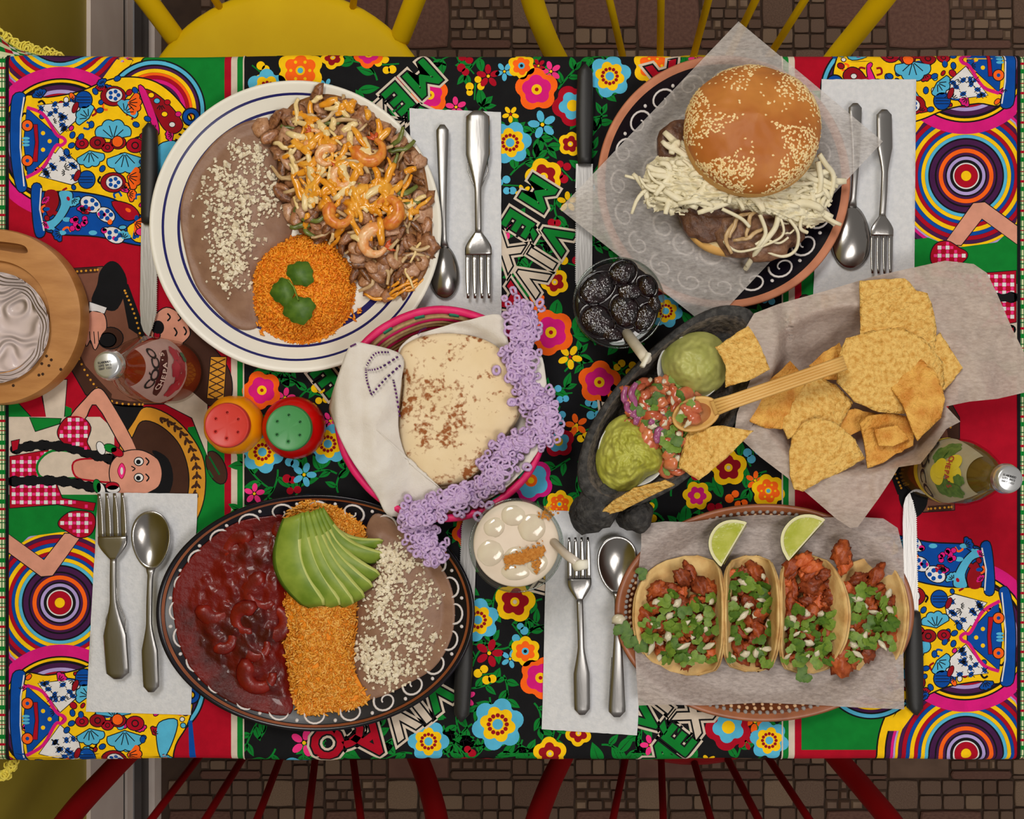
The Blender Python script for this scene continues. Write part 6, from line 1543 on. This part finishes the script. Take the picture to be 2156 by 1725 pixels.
nt = tor.node_tree; bs = nt.nodes['Principled BSDF']; ramp = [n for n in nt.nodes if n.type == 'VALTORGB'][0]
tcn = nt.nodes.new('ShaderNodeTexCoord'); n1 = nt.nodes.new('ShaderNodeTexNoise'); n1.inputs['Scale'].default_value = 210; n1.inputs['Detail'].default_value = 3; nt.links.new(tcn.outputs['Object'], n1.inputs['Vector'])
n2 = nt.nodes.new('ShaderNodeTexNoise'); n2.inputs['Scale'].default_value = 38; n2.inputs['Detail'].default_value = 1; nt.links.new(tcn.outputs['Object'], n2.inputs['Vector'])
mu = nt.nodes.new('ShaderNodeMath'); mu.operation = 'MULTIPLY'; nt.links.new(n1.outputs[0], mu.inputs[0]); nt.links.new(n2.outputs[0], mu.inputs[1])
r2_ = nt.nodes.new('ShaderNodeValToRGB'); r2_.color_ramp.elements[0].position = .268; r2_.color_ramp.elements[0].color = (0, 0, 0, 1); r2_.color_ramp.elements[1].position = .37; r2_.color_ramp.elements[1].color = (1, 1, 1, 1); nt.links.new(mu.outputs[0], r2_.inputs[0])
mxn = nt.nodes.new('ShaderNodeMix'); mxn.data_type = 'RGBA'; nt.links.new(r2_.outputs[0], mxn.inputs[0]); nt.links.new(ramp.outputs[0], mxn.inputs[6]); mxn.inputs[7].default_value = rgb(150, 84, 32); nt.links.new(mxn.outputs[2], bs.inputs['Base Color'])
OT = [(842, 742), (870, 716), (920, 703), (980, 705), (1030, 720), (1062, 746), (1086, 790), (1096, 835), (1086, 885), (1052, 935), (1016, 985), (985, 1012), (948, 1022), (905, 1018), (868, 985), (846, 945), (838, 900), (844, 850), (848, 800)]
for i, (dx, dy, hh) in enumerate(((0, 0, .053), (-8, 8, .048), (6, -4, .0435))):
    o_ = resample([(x + dx, y + dy) for x, y in crom(OT, 5, True)], 8); b = MB()
    b.radial(o_, (960, 870), lambda t, k, x, y, hh=hh, i=i: hh + .005 * (1 - t ** 2.5) + .0014 * nz(x * .012, y * .012, i) - .0018 * math.exp(-((y - 916) / 5.0) ** 2) * (i == 0) - .004 * t ** 8, 22); o = b.build('tortilla', tor); solid(o, .0022, -1)
    tag(o, ('topmost toasted flour tortilla in the cloth-lined basket', 'second flour tortilla, just under the top one in the basket', 'lowest flour tortilla of the stack in the basket')[i], 'tortilla', 'flour tortillas in the basket')

# ------------------------------------------------------------------ molcajete with guacamole and salsa
lava = mat('lava_stone', (78, 76, 74), 0.85, (46, 45, 45), 160, 1.0, 200, bdist=.003, contrast=(.3, .6)); lava_in = mat('lava_inside', (100, 90, 80), 0.85, (56, 52, 50), 160, 1.0, 200, bdist=.003)
mc_ = P(1415, 862, .066); mc_.z = T; am_, bm_ = LEN(262, .066), LEN(124, .066); RotM = Matrix.Rotation(math.radians(49.6), 3, 'Z')
ml = thing('molcajete', mc_, 'long dark lava-stone molcajete bowl holding guacamole and fresh salsa', 'bowl')
b = MB(); k_ = bm_ / am_
b.lathe([(0, .016), (am_ * .62, .018), (am_ * .86, .034), (am_ * .985, .054), (am_, .062), (am_ * .985, .067), (am_ * .90, .068), (am_ * .84, .060), (am_ * .70, .034), (am_ * .4, .028), (0, .028)], 72, 1, k_, mc_, mis=[0, 0, 0, 0, 0, 0, 1, 1, 1, 1], wob=lambda a, z: 1 + .03 * math.sin(3 * a + .6) + .012 * nz(6 * math.cos(a), 6 * math.sin(a), z * 20), rot=RotM); b.build('bowl', [lava, lava_in], ml)
for px, py, s in ((1240, 1080, 1.0), (1335, 1082, .9), (1520, 735, .9)):
    c_ = P(px, py, .02); me_ = lump_mesh('foot', lava, int(px), .021 * s, .021 * s, .026, .22, 1.4, flat=False, sub=3); put(me_, 'foot', (c_.x, c_.y, T - .0004 - min(v.co.z for v in me_.vertices)), (0, 0, .6), 1.0, parent=ml)
me_ = lump_mesh('snout', lava, 77, .026, .022, .020, .25, 1.5, sub=3); put(me_, 'snout', P(1262, 1062, .048), (0, 0, .8), 1.0, parent=ml)
cupm = mat('white_ramekin', (222, 222, 222), 0.25, spec=0.5)
for i, (px, py, r_) in enumerate(((1455, 776, 70), (1334, 952, 74))):
    c_ = P(px, py, .066); c_.z = T + .032; R = LEN(r_, .066); b = MB(); b.lathe([(0, 0), (R * .42, 0), (R * .78, .013), (R, .0275), (R * .985, .0285), (R * .96, .0275), (R * .74, .014), (R * .40, .003), (0, .003)], 48, c=c_)
    tag(b.build('ramekin', cupm), ('white plastic cup of guacamole beside the square chip', 'white plastic cup of chunky guacamole beside the curled chip')[i], 'cup', 'white cups in the molcajete')
gu = mat('guacamole', (170, 170, 62), 0.4, (188, 188, 92), 45, 0.6, 150, spec=0.4, bdist=.0015)
gu2 = mat('guacamole_smooth', (160, 162, 84), 0.4, (182, 182, 106), 40, 0.4, 120, spec=0.4)
for i, (olg, m_, fr_) in enumerate((([(1393, 752), (1412, 722), (1450, 702), (1490, 700), (1522, 722), (1532, 770), (1520, 812), (1476, 836), (1430, 820), (1400, 792)], gu2, .045), ([(1262, 935), (1282, 892), (1320, 872), (1352, 892), (1398, 945), (1400, 985), (1362, 1005), (1335, 1030), (1290, 1035), (1262, 1005), (1254, 968)], gu, .075))):
    o, HG, olg2 = mound('guacamole', olg, .058, .086, m_, 30 + i, .0065 if i else .0040, fr_, 2.4, rings=34, step=4)
    tag(o, ('smooth scoop of pale green guacamole beside the square chip', 'chunky scoop of yellow-green guacamole beside the curled chip')[i], 'guacamole')
OP = [(1312, 826), (1360, 800), (1440, 805), (1478, 850), (1462, 905), (1448, 950), (1444, 992), (1404, 1000), (1402, 945), (1350, 932), (1322, 885)]
o, HPI, olP = mound('salsa_bed', OP, .056, .072, mat('salsa_bed', (150, 84, 52), 0.35, (120, 110, 50), 60, 0.5, 160), 44, .003, .05, 3, rings=14); tag(o, 'wet bed of chopped fresh salsa between the guacamole scoops', 'salsa')
tom = [lump_mesh('tomato_dice', mat('tomato_%d' % i, c_, 0.2, c2_, 120, spec=0.5, coat=0.3), i + 40, *sz, .40, 1.8) for i, (c_, c2_, sz) in enumerate((((182, 84, 52), (204, 120, 84), (.0075, .006, .0035)), ((172, 70, 42), (196, 106, 70), (.009, .0055, .0035)), ((196, 100, 58), (210, 138, 94), (.006, .006, .0035))))]
onw = [lump_mesh('onion_dice', mat('onion_white', (200, 190, 160), 0.25, (220, 212, 190), 80, spec=0.5), i + 50, *sz, .5, 2.2) for i, sz in enumerate(((.0045, .003, .0018), (.006, .0022, .0016), (.0036, .0030, .0018)))]
onp = [strip_mesh('red_onion', mat('onion_purple', (142, 60, 106), 0.25, (176, 110, 150), 60), L_, .0036, .0016, bd, i) for i, (L_, bd) in enumerate(((.030, .1), (.018, .15)))]
cps = []
for i in range(5):
    b = MB()
    for k in range(3): cil_leaf(b, (0, 0, .001 * k), (k - 1) * 1.05 + .1 * i, .011 + .002 * ((i + k) % 3), .35)
    cps.append(mesh_of(b, 'cilantro', cil_m if i % 2 else cil_m2))
rp = random.Random(14)
for x, y in spread(OP, 46, 15, rp): put(rp.choice(tom), 'tomato_dice', P(x, y, HPI(x, y) + .003), (rp.uniform(-.4, .4), rp.uniform(-.4, .4), rp.uniform(0, 6)), rp.uniform(.8, 1.3), 'red tomato dice in the salsa in the molcajete', 'tomato', 'tomato dice in the salsa')
for x, y in spread(OP, 34, 16, rp): put(rp.choice(onw), 'onion_dice', P(x, y, HPI(x, y) + .0055), (rp.uniform(-.4, .4), rp.uniform(-.4, .4), rp.uniform(0, 6)), rp.uniform(.8, 1.2), 'white onion dice in the salsa in the molcajete', 'onion', 'onion dice in the salsa')
for x, y in spread(OP, 40, 14, rp): put(rp.choice(cps), 'cilantro_piece', P(x, y, HPI(x, y) + .0055), (rp.uniform(-.4, .4), rp.uniform(-.4, .4), rp.uniform(0, 6)), rp.uniform(.45, .75), 'chopped cilantro piece in the salsa in the molcajete', 'herb', 'cilantro in the salsa')
for x, y, a, k in ((1325, 845, 1.9, 0), (1338, 838, 1.6, 0), (1330, 862, 2.2, 1), (1385, 886, .4, 1), (1390, 915, 1.2, 1), (1350, 880, .8, 1)): put(onp[k], 'red_onion_strip', P(x, y, HPI(x, y) + .007), (0, .1, a), 1.0, 'purple onion strip in the salsa in the molcajete', 'onion', 'purple onion strips in the salsa')
tom_big = lump_mesh('tomato_wedge', mat('tomato_0', (0, 0, 0)), 61, .014, .011, .006, .14, 1.2)
for x, y, s in ((1440, 840, 1.0), (1370, 925, 1.1), (1405, 985, .9)): put(tom_big, 'tomato_chunk', P(x, y, HPI(x, y) + .004), (.1, .1, rp.uniform(0, 6)), s, 'larger tomato chunk on top of the salsa', 'tomato', 'tomato chunks in the salsa')
# wooden spoon
spw = mat('spoon_wood', (206, 158, 82), 0.5, (222, 178, 104), 14, 0.1, stretch=(1, 3, 1)); F = Frame2((1466, 872), (1779, 764), 0.0); sp = thing('wooden_spoon', P(1600, 820, .085), 'ribbed wooden spoon resting from the salsa to the chips', 'spoon')
b = MB(); zs = lambda s: .080 + .012 * s / F.L
n_ = 28; rg = 8; base = len(b.v); k_ = (CH - .08) / CH
def SPW(u, q, z): p = F(u, q, 0); return Vector((p.x * (CH - z) / CH, p.y * (CH - z) / CH, T + z))
b.v.append(tuple(SPW(0, 0, .076)))
for i in range(1, rg + 1):
    t = i / rg
    for j in range(n_): a = 2 * PI * j / n_; b.v.append(tuple(SPW(-.026 * math.cos(a) * t, .0175 * math.sin(a) * t, .076 + .0075 * t ** 2)))
for j in range(n_): b.f.append((base, base + 1 + j, base + 1 + (j + 1) % n_)); b.m.append(0)
for i in range(rg - 1):
    for j in range(n_): j2 = (j + 1) % n_; a = base + 1 + i * n_; b.f.append((a + j, a + n_ + j, a + n_ + j2, a + j2)); b.m.append(0)
solid(b.build('bowl', spw, sp), .002, 0)
b = MB(); b.lathe([(0, .004), (.008, .003), (.0125, 0)], 24, 1.4, 1.0, SPW(-.002, 0, .0795), rot=Matrix.Rotation(math.atan2(F.d.y, F.d.x), 3, 'Z')); b.build('sauce', mat('salsa_juice', (176, 116, 66), 0.25, (150, 90, 50), 60), sp)
for i in range(5):
    q0 = (i - 2) * .0029; b = MB(); b.tube([SPW(s, q0 * (1 if s > .03 else 1.2), .0845 + .012 * s / F.L - (.0006 if abs(i - 2) == 2 else 0)) for s in [.022 + (F.L - .022) * j / 8 for j in range(9)]], .0017, 8); b.build('handle_rib', spw, sp)
b = MB(); b.tube([SPW(s, 0, .0828 + .012 * s / F.L) for s in [.018 + (F.L - .018) * j / 8 for j in range(9)]], .0072, 12, flat=.22); b.build('handle', spw, sp)

for i, (x, y) in enumerate(((1448, 862), (1455, 848), (1440, 880), (1462, 858), (1450, 890), (1444, 850), (1460, 880), (1436, 866))):
    put((tom[i % 3], onw[i % 3], cps[i % 5])[i % 3], ('tomato_dice', 'onion_dice', 'cilantro_piece')[i % 3], P(x, y, .087 + .001 * (i % 3)), (.2, .1, i), (1.1, 1.1, .6)[i % 3], ('red tomato dice lying on the wooden spoon', 'white onion dice lying on the wooden spoon', 'cilantro piece lying on the wooden spoon')[i % 3], ('tomato', 'onion', 'herb')[i % 3], 'salsa pieces on the wooden spoon')
# ------------------------------------------------------------------ chips
chip_m = mat('corn_chip', (206, 150, 60), 0.6, (234, 192, 106), 230, 1.0, 260, bdist=.0035, contrast=(.32, .6)); chip_m2 = mat('corn_chip_toasted', (204, 132, 44), 0.6, (232, 178, 84), 70, 1.0, 260, bdist=.0035)
def chip(ol, h, label, group, tilt=(0, 0), curv=.0, seed=0, m=None, axis=0.0, sm=4):
    o_ = resample([tuple(p) for p in crom(ol, sm, True)] if sm else ol, 6); cx, cy = centroid(o_); b = MB(); ca, sa = math.cos(axis), math.sin(axis)
    def hf(t, k, x, y):
        u = ((x - cx) * ca + (y - cy) * sa) / 100.0; return h + tilt[0] * (x - cx) / 100 + tilt[1] * (y - cy) / 100 + curv * u * u + .0016 * nz(x * .03, y * .03, seed) + .0007 * nz(x * .09, y * .09, seed)
    b.radial(o_, (cx, cy), hf, 10); o = b.build('tortilla_chip', m or chip_m); solid(o, .0020, -1); return tag(o, label, 'chip', group)
GC, GB = 'chips standing in the molcajete', 'chips in the paper-lined basket'
def rough(ol, seed, a=2.0): return [(x + a * nz(x * .1, y * .1, seed), y + a * nz(y * .1, x * .1, seed + 9)) for x, y in resample(ol, 9)]
chip(rough([(1576, 686), (1600, 725), (1622, 778), (1580, 800), (1527, 816), (1528, 770), (1506, 732)], 1), .090, 'squarish chip stuck in the smooth guacamole', GC, (.006, -.01), -.004, 1, sm=0)
chip(rough([(1450, 902), (1520, 896), (1586, 908), (1530, 965), (1472, 1012), (1428, 985), (1438, 940)], 2), .084, 'large triangular chip under the wooden spoon bowl', GC, (.012, .004), -.012, 2, axis=.7, sm=0)
chip(rough([(1252, 1092), (1290, 1058), (1335, 1030), (1400, 1014), (1420, 1022), (1360, 1050), (1310, 1076)], 3, 1.5), .082, 'curled chip standing on edge in the chunky guacamole', GC, (.004, -.045), .0, 3, sm=0)
# red basket and paper
redp = mat('basket_red', (200, 14, 24), 0.35); cb = P(1795, 822, .045); cb3 = Vector((cb.x, cb.y, T)); ab = LEN(205, .045)
cbk = thing('plastic_basket', cb3, 'red oval plastic basket lined with waxed paper and full of chips', 'basket')
b = MB(); b.lathe([(0, 0), (ab * .78, 0), (ab * .82, .004), (ab * .80, .006), (0, .005)], 56, 1.0, .88, cb3); b.build('base', redp, cbk)
for i in range(5):
    f = .82 + .038 * i; z = .008 + .009 * i; b = MB(); b.tube([cb3 + Vector((ab * f * math.cos(q * PI / 32), ab * f * .88 * math.sin(q * PI / 32), z)) for q in range(64)], .0022 if i < 4 else .0036, 6, closed=True); b.build('ring' if i < 4 else 'rim', redp, cbk)
for k in range(28):
    a = 2 * PI * k / 28; b = MB(); b.tube([cb3 + Vector((ab * f * math.cos(a), ab * f * .88 * math.sin(a), z)) for f, z in ((.80, .004), (.97, .044))], .0016, 5); b.build('rib', redp, cbk)
wax2 = thin_mat('waxed_paper_warm', (190, 172, 160), see=.08, transl=.25, c2=(218, 202, 190), scale=150, bump=.5, bscale=260, fibre=True)
OPP = [(1588, 660), (1640, 640), (1740, 612), (1840, 582), (1930, 562), (1990, 549), (2050, 556), (2078, 575), (2100, 620), (2130, 690), (2160, 750), (2165, 825), (2100, 840), (2040, 846), (1992, 856), (2022, 888), (1992, 904), (1966, 942), (1938, 977), (1892, 984), (1878, 1008), (1850, 1050), (1806, 1110), (1790, 1112), (1760, 1092), (1700, 1040), (1650, 1000), (1600, 962), (1546, 912), (1552, 870), (1580, 800), (1585, 735), (1570, 690)]
o_ = resample(OPP, 9)
def hcp(t, k, x, y):
    p = P(x, y, .045); r = math.hypot((p.x - cb3.x) / ab, (p.y - cb3.y) / (ab * .88))
    h = .010 + .041 * min(1, (r / .98)) ** 2.2 if r < .98 else .051 + .010 * min(1, (r - .98) * 2.2) - .030 * max(0, r - 1.30)
    up = .046 * math.exp(-(math.hypot(x - 1950, y - 958) / 52) ** 2) * max(0, (t - .84) / .16) ** 1.3          # edge standing up against the bottle
    dx, dy = x - 1415, y - 862; e = math.hypot((.648 * dx - .761 * dy) / 262, (.761 * dx + .648 * dy) / 124); lie = min(1, max(0, (1.28 - e) / .16)); lie = lie * lie * (3 - 2 * lie)
    h = h + up
    if lie > 0: return h + (max(h, .0715) - h) * lie                     # lies on the stone rim
    return max(.006, h + .006 * nz(x * .010, y * .010, 2) * min(1, r) + (.010 * (.35 - abs(nz(x * .012, y * .007, 6))) + .005 * abs(nz(x * .03, y * .02, 3))) * min(1, max(0, r - .55) * 3) + .007 * math.exp(-((r - 1.0) / .10) ** 2))
b = MB(); b.radial(o_, (1795, 822), hcp, 40); tag(b.build('waxed_paper', wax2), 'crumpled waxed paper lining the red chip basket', 'paper')
CH_ = [  # outline, height, tilt, curvature, label
    ([(1810, 592), (1860, 588), (1906, 586), (1930, 612), (1952, 618), (1962, 640), (1972, 690), (1968, 762), (1880, 730), (1812, 716)], .068, (.002, -.012), .0, 'broad chip at the back of the basket beside the fork napkin', 0),
    ([(1980, 700), (2002, 736), (2027, 775), (2004, 806), (1988, 822), (1950, 800), (1955, 720)], .062, (.006, 0), .0, 'chip half hidden behind the big round chip', 0),
    ([(1704, 770), (1735, 742), (1768, 722), (1780, 760), (1770, 800), (1730, 800)], .050, (0, 0), .0, 'chip mostly hidden behind the wooden spoon end', 1),
    ([(1563, 868), (1600, 820), (1640, 784), (1664, 760), (1700, 800), (1668, 850), (1655, 904), (1610, 902), (1580, 888)], .064, (-.004, .002), -.002, 'rounded chip under the wooden spoon handle', 1),
    ([(1770, 868), (1800, 860), (1845, 872), (1830, 900), (1790, 916), (1760, 905)], .052, (0, 0), 0, 'small chip wedged between larger chips', 1),
    ([(1648, 900), (1652, 850), (1668, 806), (1720, 792), (1760, 810), (1796, 848), (1764, 905), (1720, 900), (1690, 905), (1660, 925)], .060, (-.006, .004), -.004, 'chip with a folded corner between the spoon and the lower chips', 0),
    ([(1766, 750), (1782, 712), (1840, 696), (1900, 690), (1950, 716), (1985, 762), (1990, 810), (1950, 855), (1902, 872), (1850, 868), (1800, 845), (1762, 805)], .068, (.0, .0), -.004, 'big round chip, topmost in the basket', 0),
    ([(1868, 782), (1900, 758), (1932, 748), (1975, 790), (1990, 840), (1982, 880), (1955, 905), (1932, 928), (1915, 890), (1900, 850), (1876, 820)], .077, (.006, .011), -.010, 'toasted pointed chip lying over the big round chip', 1),
    ([(1812, 892), (1830, 876), (1870, 870), (1910, 876), (1925, 920), (1922, 938), (1880, 960), (1860, 975), (1826, 986), (1822, 940)], .058, (0, .0), .030, 'curled folded chip with a hollow middle', 1),
    ([(1662, 960), (1668, 920), (1690, 890), (1722, 880), (1760, 890), (1800, 925), (1822, 966), (1780, 990), (1730, 1012), (1690, 1036), (1672, 1030), (1664, 1000)], .066, (-.002, -.004), -.006, 'large pointed chip over the paper fold', 0)]
for i, (ol_, h, tl_, cv, lb, mm) in enumerate(CH_): chip(rough(ol_, i + 5, 2.2), h, lb, GB, tl_, cv, i + 5, (chip_m, chip_m2)[mm], axis=.6, sm=0)
chip(rough([(1842, 905), (1890, 895), (1915, 925), (1880, 940), (1850, 938)], 31, 1.5), .068, 'small folded chip flap inside the curled chip', GB, (.0, .0), .02, 31, chip_m2, sm=0)

# ------------------------------------------------------------------ tacos
wax3 = thin_mat('waxed_paper_taco', (174, 160, 154), see=.10, transl=.25, c2=(216, 202, 196), scale=150, bump=.6, bscale=260, fibre=True)
OTP = [(1350, 1104), (1400, 1098), (1450, 1100), (1520, 1090), (1600, 1084), (1680, 1086), (1740, 1090), (1800, 1088), (1860, 1092), (1890, 1112), (1902, 1160), (1905, 1260), (1902, 1380), (1904, 1494), (1800, 1490), (1700, 1484), (1600, 1480), (1480, 1486), (1400, 1484), (1344, 1486), (1340, 1420), (1334, 1330), (1342, 1220), (1350, 1150)]
def htp(t, k, x, y):
    h, r = on_plate(pr4, c4, a4, s4, x, y, .0030)
    if r > .99: h = h - .014 * min(1, (r - .99) / .4) ** 1.2
    return h + .0018 * abs(nz(x * .02, y * .01, 4)) + (.003 * nz(x * .02, y * .012, 9) if r > .9 else 0) * .6
b = MB(); b.radial(resample(OTP, 10), (1620, 1290), htp, 34); tag(b.build('waxed_paper', wax3), 'rectangular waxed paper under the four tacos', 'paper')
corn = mat('corn_tortilla', (226, 192, 128), 0.7, (196, 146, 84), 60, 0.6, 200, contrast=(.4, .75))
def taco_shell(cross, cy, Rpx, label, group, off=0.0):
    """cross: (px, h) polyline across the fold; the round tortilla is bent along it"""
    cp = crom(cross, 8); d = [0]
    for (x0, h0), (x1, h1) in zip(cp, cp[1:]): d.append(d[-1] + math.hypot((x1 - x0) / 2000.0, h1 - h0))
    Ltot = d[-1]; Rm = Rpx / 2000.0
    def at(s):
        s = min(max(s, 0), Ltot)
        for i in range(len(d) - 1):
            if d[i] <= s <= d[i + 1]: f = (s - d[i]) / max(d[i + 1] - d[i], 1e-9); return (cp[i][0] + (cp[i + 1][0] - cp[i][0]) * f, cp[i][1] + (cp[i + 1][1] - cp[i][1]) * f)
        return cp[-1]
    b = MB(); ny, nx = 26, 22
    for j in range(ny + 1):
        v = -.995 + 1.99 * j / ny; half = math.sqrt(max(0, 1 - v * v)) * Ltot / 2
        for i in range(nx + 1):
            s = Ltot / 2 + half * (-1 + 2 * i / nx); x, h = at(s); y = cy + v * Rpx; b.v.append(tuple(P(x + 1.5 * nz(x * .05, y * .03, off), y, max(.009, h + off + .001 * nz(x * .04, y * .02, off * 900 + cy)))))
    for j in range(ny):
        for i in range(nx): a = j * (nx + 1) + i; b.f.append((a, a + 1, a + nx + 2, a + nx + 1)); b.m.append(0)
    o = b.build('corn_tortilla', corn); solid(o, .0018, 0); return o
TG = 'folded corn tortillas on the taco platter'
TN = ('taco beside the beaded spoon', 'second taco from the beaded spoon', 'third taco from the beaded spoon', 'taco beside the black-handled knife')
crosses = [[(1336, .036), (1352, .026), (1385, .017), (1440, .013), (1492, .017), (1512, .036), (1522, .062)],
           [(1528, .064), (1532, .040), (1548, .019), (1580, .014), (1612, .019), (1626, .040), (1640, .066)],
           [(1646, .062), (1648, .040), (1662, .019), (1698, .014), (1734, .021), (1762, .042), (1786, .056)],
           [(1760, .040), (1778, .025), (1800, .017), (1840, .015), (1872, .022), (1896, .034), (1908, .042)]]
for i, cr in enumerate(crosses):
    cyy = (1296, 1292, 1294, 1296)[i]; Rr = (126, 122, 124, 122)[i]
    for k in range(2):
        o = taco_shell([(x + (3 if x > 1600 else -3) * 0 + (5 * k if j > 3 else -4 * k), h - .0026 * k) for j, (x, h) in enumerate(cr)], cyy + 3 * k, Rr - 2 * k, None, None, -.0004 * k)
        tag(o, ('inner' if k == 0 else 'outer') + ' corn tortilla of the ' + TN[i], 'tortilla', TG)
    root_in = [(cr[1][0] + 4, cyy - 90), (cr[5][0] - 6, cyy - 95), (cr[5][0] - 6, cyy + 98), (cr[1][0] + 4, cyy + 98)]
    if i == 0: root_in = [(1372, 1222), (1440, 1196), (1505, 1225), (1508, 1300), (1508, 1395), (1450, 1410), (1375, 1385), (1350, 1310)]
    if i == 3: root_in = [(1784, 1215), (1830, 1206), (1872, 1250), (1884, 1310), (1878, 1360), (1830, 1380), (1786, 1390)]
    fx = centroid(root_in)[0]; hf_ = cr[3][1] + .004
    pm = [lump_mesh('pork_piece', mat('pork_%d' % q, c_, 0.4, c2_, 200, 0.8, 300, spec=0.4), q + 70, *sz, .62, 2.4, 0, 3) for q, (c_, c2_, sz) in enumerate((((150, 66, 30), (184, 92, 46), (.010, .007, .005)), ((128, 50, 22), (170, 80, 38), (.0115, .006, .005)), ((190, 84, 40), (210, 110, 60), (.009, .006, .0045)), ((110, 46, 24), (150, 70, 36), (.0085, .0075, .005))))] if i == 0 else pm
    rt_ = random.Random(60 + i)
    for x, y in spread(root_in, (44, 30, 38, 32)[i], 13, rt_):
        put(rt_.choice(pm), 'pork_piece', P(x, y, hf_ + .006 + rt_.uniform(0, .008)), (rt_.uniform(-.5, .5), rt_.uniform(-.5, .5), rt_.uniform(0, 6)), rt_.uniform(.8, 1.2), 'orange-brown marinated pork piece in the ' + TN[i], 'meat', 'pork in the ' + TN[i])
    gx = [p for p in root_in]; low = [(x, max(y, cyy - (48, 80, 2, 55)[i])) for x, y in gx]
    for x, y in spread(low, (46, 28, 34, 36)[i], 10, rt_):
        put(rt_.choice(cps), 'cilantro_piece', P(x, y, hf_ + .015 + rt_.uniform(0, .008)), (rt_.uniform(-.8, .8), rt_.uniform(-.8, .8), rt_.uniform(0, 6)), rt_.uniform(.45, .8), 'chopped green cilantro piece in the ' + TN[i], 'herb', 'cilantro in the ' + TN[i])
    for x, y in spread(low, (16, 14, 12, 12)[i], 20, rt_):
        put(rt_.choice(onw), 'onion_dice', P(x, y, hf_ + .017 + rt_.uniform(0, .006)), (rt_.uniform(-.5, .5), rt_.uniform(-.5, .5), rt_.uniform(0, 6)), rt_.uniform(.9, 1.4), 'white onion dice in the ' + TN[i], 'onion', 'onion in the ' + TN[i])
for x, y, a, s in ((1772, 1165, 1.4, 1.3), (1778, 1188, 1.2, 1.2), (1690, 1180, .4, 1.2), (1665, 1192, .9, 1.1), (1710, 1195, .2, 1.2), (1768, 1395, 1.9, 1.5), (1772, 1372, 1.2, 1.3), (1845, 1210, 1.0, 1.1)):
    put(pm[x % 4], 'pork_piece', P(x, y, .034), (.1, .2, a), s, 'orange-brown pork piece spilling over the edge of its taco', 'meat', 'pork spilling from the tacos')
for x, y, s in ((1700, 1418, .8), (1308, 1336, .9), (1330, 1340, .8), (1350, 1350, .9), (1345, 1210, .6)): put(cps[1], 'cilantro_piece', P(x, y, .030), (0, 0, x), s, 'cilantro scrap fallen beside the tacos on the platter', 'herb', 'fallen cilantro scraps')
put(onw[2], 'onion_dice', P(1302, 1304, .030), (0, 0, .3), 2.0, 'white onion dice fallen on the dotted platter rim', 'onion')
# lime wedges
pulp = mat('lime_pulp', (164, 172, 44), 0.25, (190, 192, 90), 60, 0.5, 180, spec=0.5); pith = mat('lime_pith', (222, 218, 170), 0.6); rind = mat('lime_rind', (90, 120, 24), 0.35, (116, 142, 40), 120, 0.4, 300)
def wedge(p, q, h, label, roll, r=.026):
    a_, b_ = P(p[0], p[1], h), P(q[0], q[1], h); d_ = b_ - a_; L = d_.length / 2; c_ = (a_ + b_) / 2; ax = d_.normalized(); sd_ = Vector((-ax.y, ax.x, 0))
    def V(u, rr_, an): return c_ + ax * (u * L) + sd_ * (rr_ * math.cos(an + roll)) + Vector((0, 0, rr_ * math.sin(an + roll)))
    root = thing('lime_wedge', c_ - Vector((0, 0, .012)), label, 'lime', 'lime wedges on the taco platter'); n, m_ = 18, 8; A = 1.6
    bb = MB()
    for i in range(n + 1):
        u = -1 + 2 * i / n; rr_ = r * max(.02, (1 - abs(u) ** 2.2)) ** .6
        for j in range(m_ + 1): bb.v.append(tuple(V(u, rr_, A * j / m_)))
    for i in range(n):
        for j in range(m_): k = i * (m_ + 1) + j; bb.f.append((k, k + 1, k + m_ + 2, k + m_ + 1)); bb.m.append(0)
    bb.build('rind', rind, root)
    for an, ins in ((0, 1), (A, 1)):
        for nm, sc_, lift, mm in (('pith', .985, .0, pith), ('pulp', .86, .0009, pulp)):
            bb = MB(); up_ = (V(0, 1, an - PI / 2) - c_).normalized() if an == 0 else (V(0, 1, an + PI / 2) - c_).normalized(); k0 = len(bb.v); s0 = .05 if nm == 'pulp' else 0
            for i in range(n + 1):
                u = (-1 + 2 * i / n) * sc_; rr_ = r * max(.02, (1 - abs(u / sc_) ** 2.2)) ** .6 * sc_
                bb.v.append(tuple(V(u, r * .06 if nm == 'pulp' else 0, an) + up_ * lift)); bb.v.append(tuple(V(u, rr_ * .5, an) + up_ * (lift + (.0006 if nm == 'pulp' else 0)))); bb.v.append(tuple(V(u, rr_, an) + up_ * lift))
            for i in range(n):
                for j in range(2): k = i * 3 + j; bb.f.append((k, k + 1, k + 4, k + 3)); bb.m.append(0)
            bb.build(nm, mm, root, fix=False)
wedge((1518, 1194), (1573, 1100), .038, 'pale lime wedge resting against the first two tacos', -1.8)
wedge((1660, 1182), (1738, 1094), .038, 'bright green lime wedge resting against the third taco', -1.8)
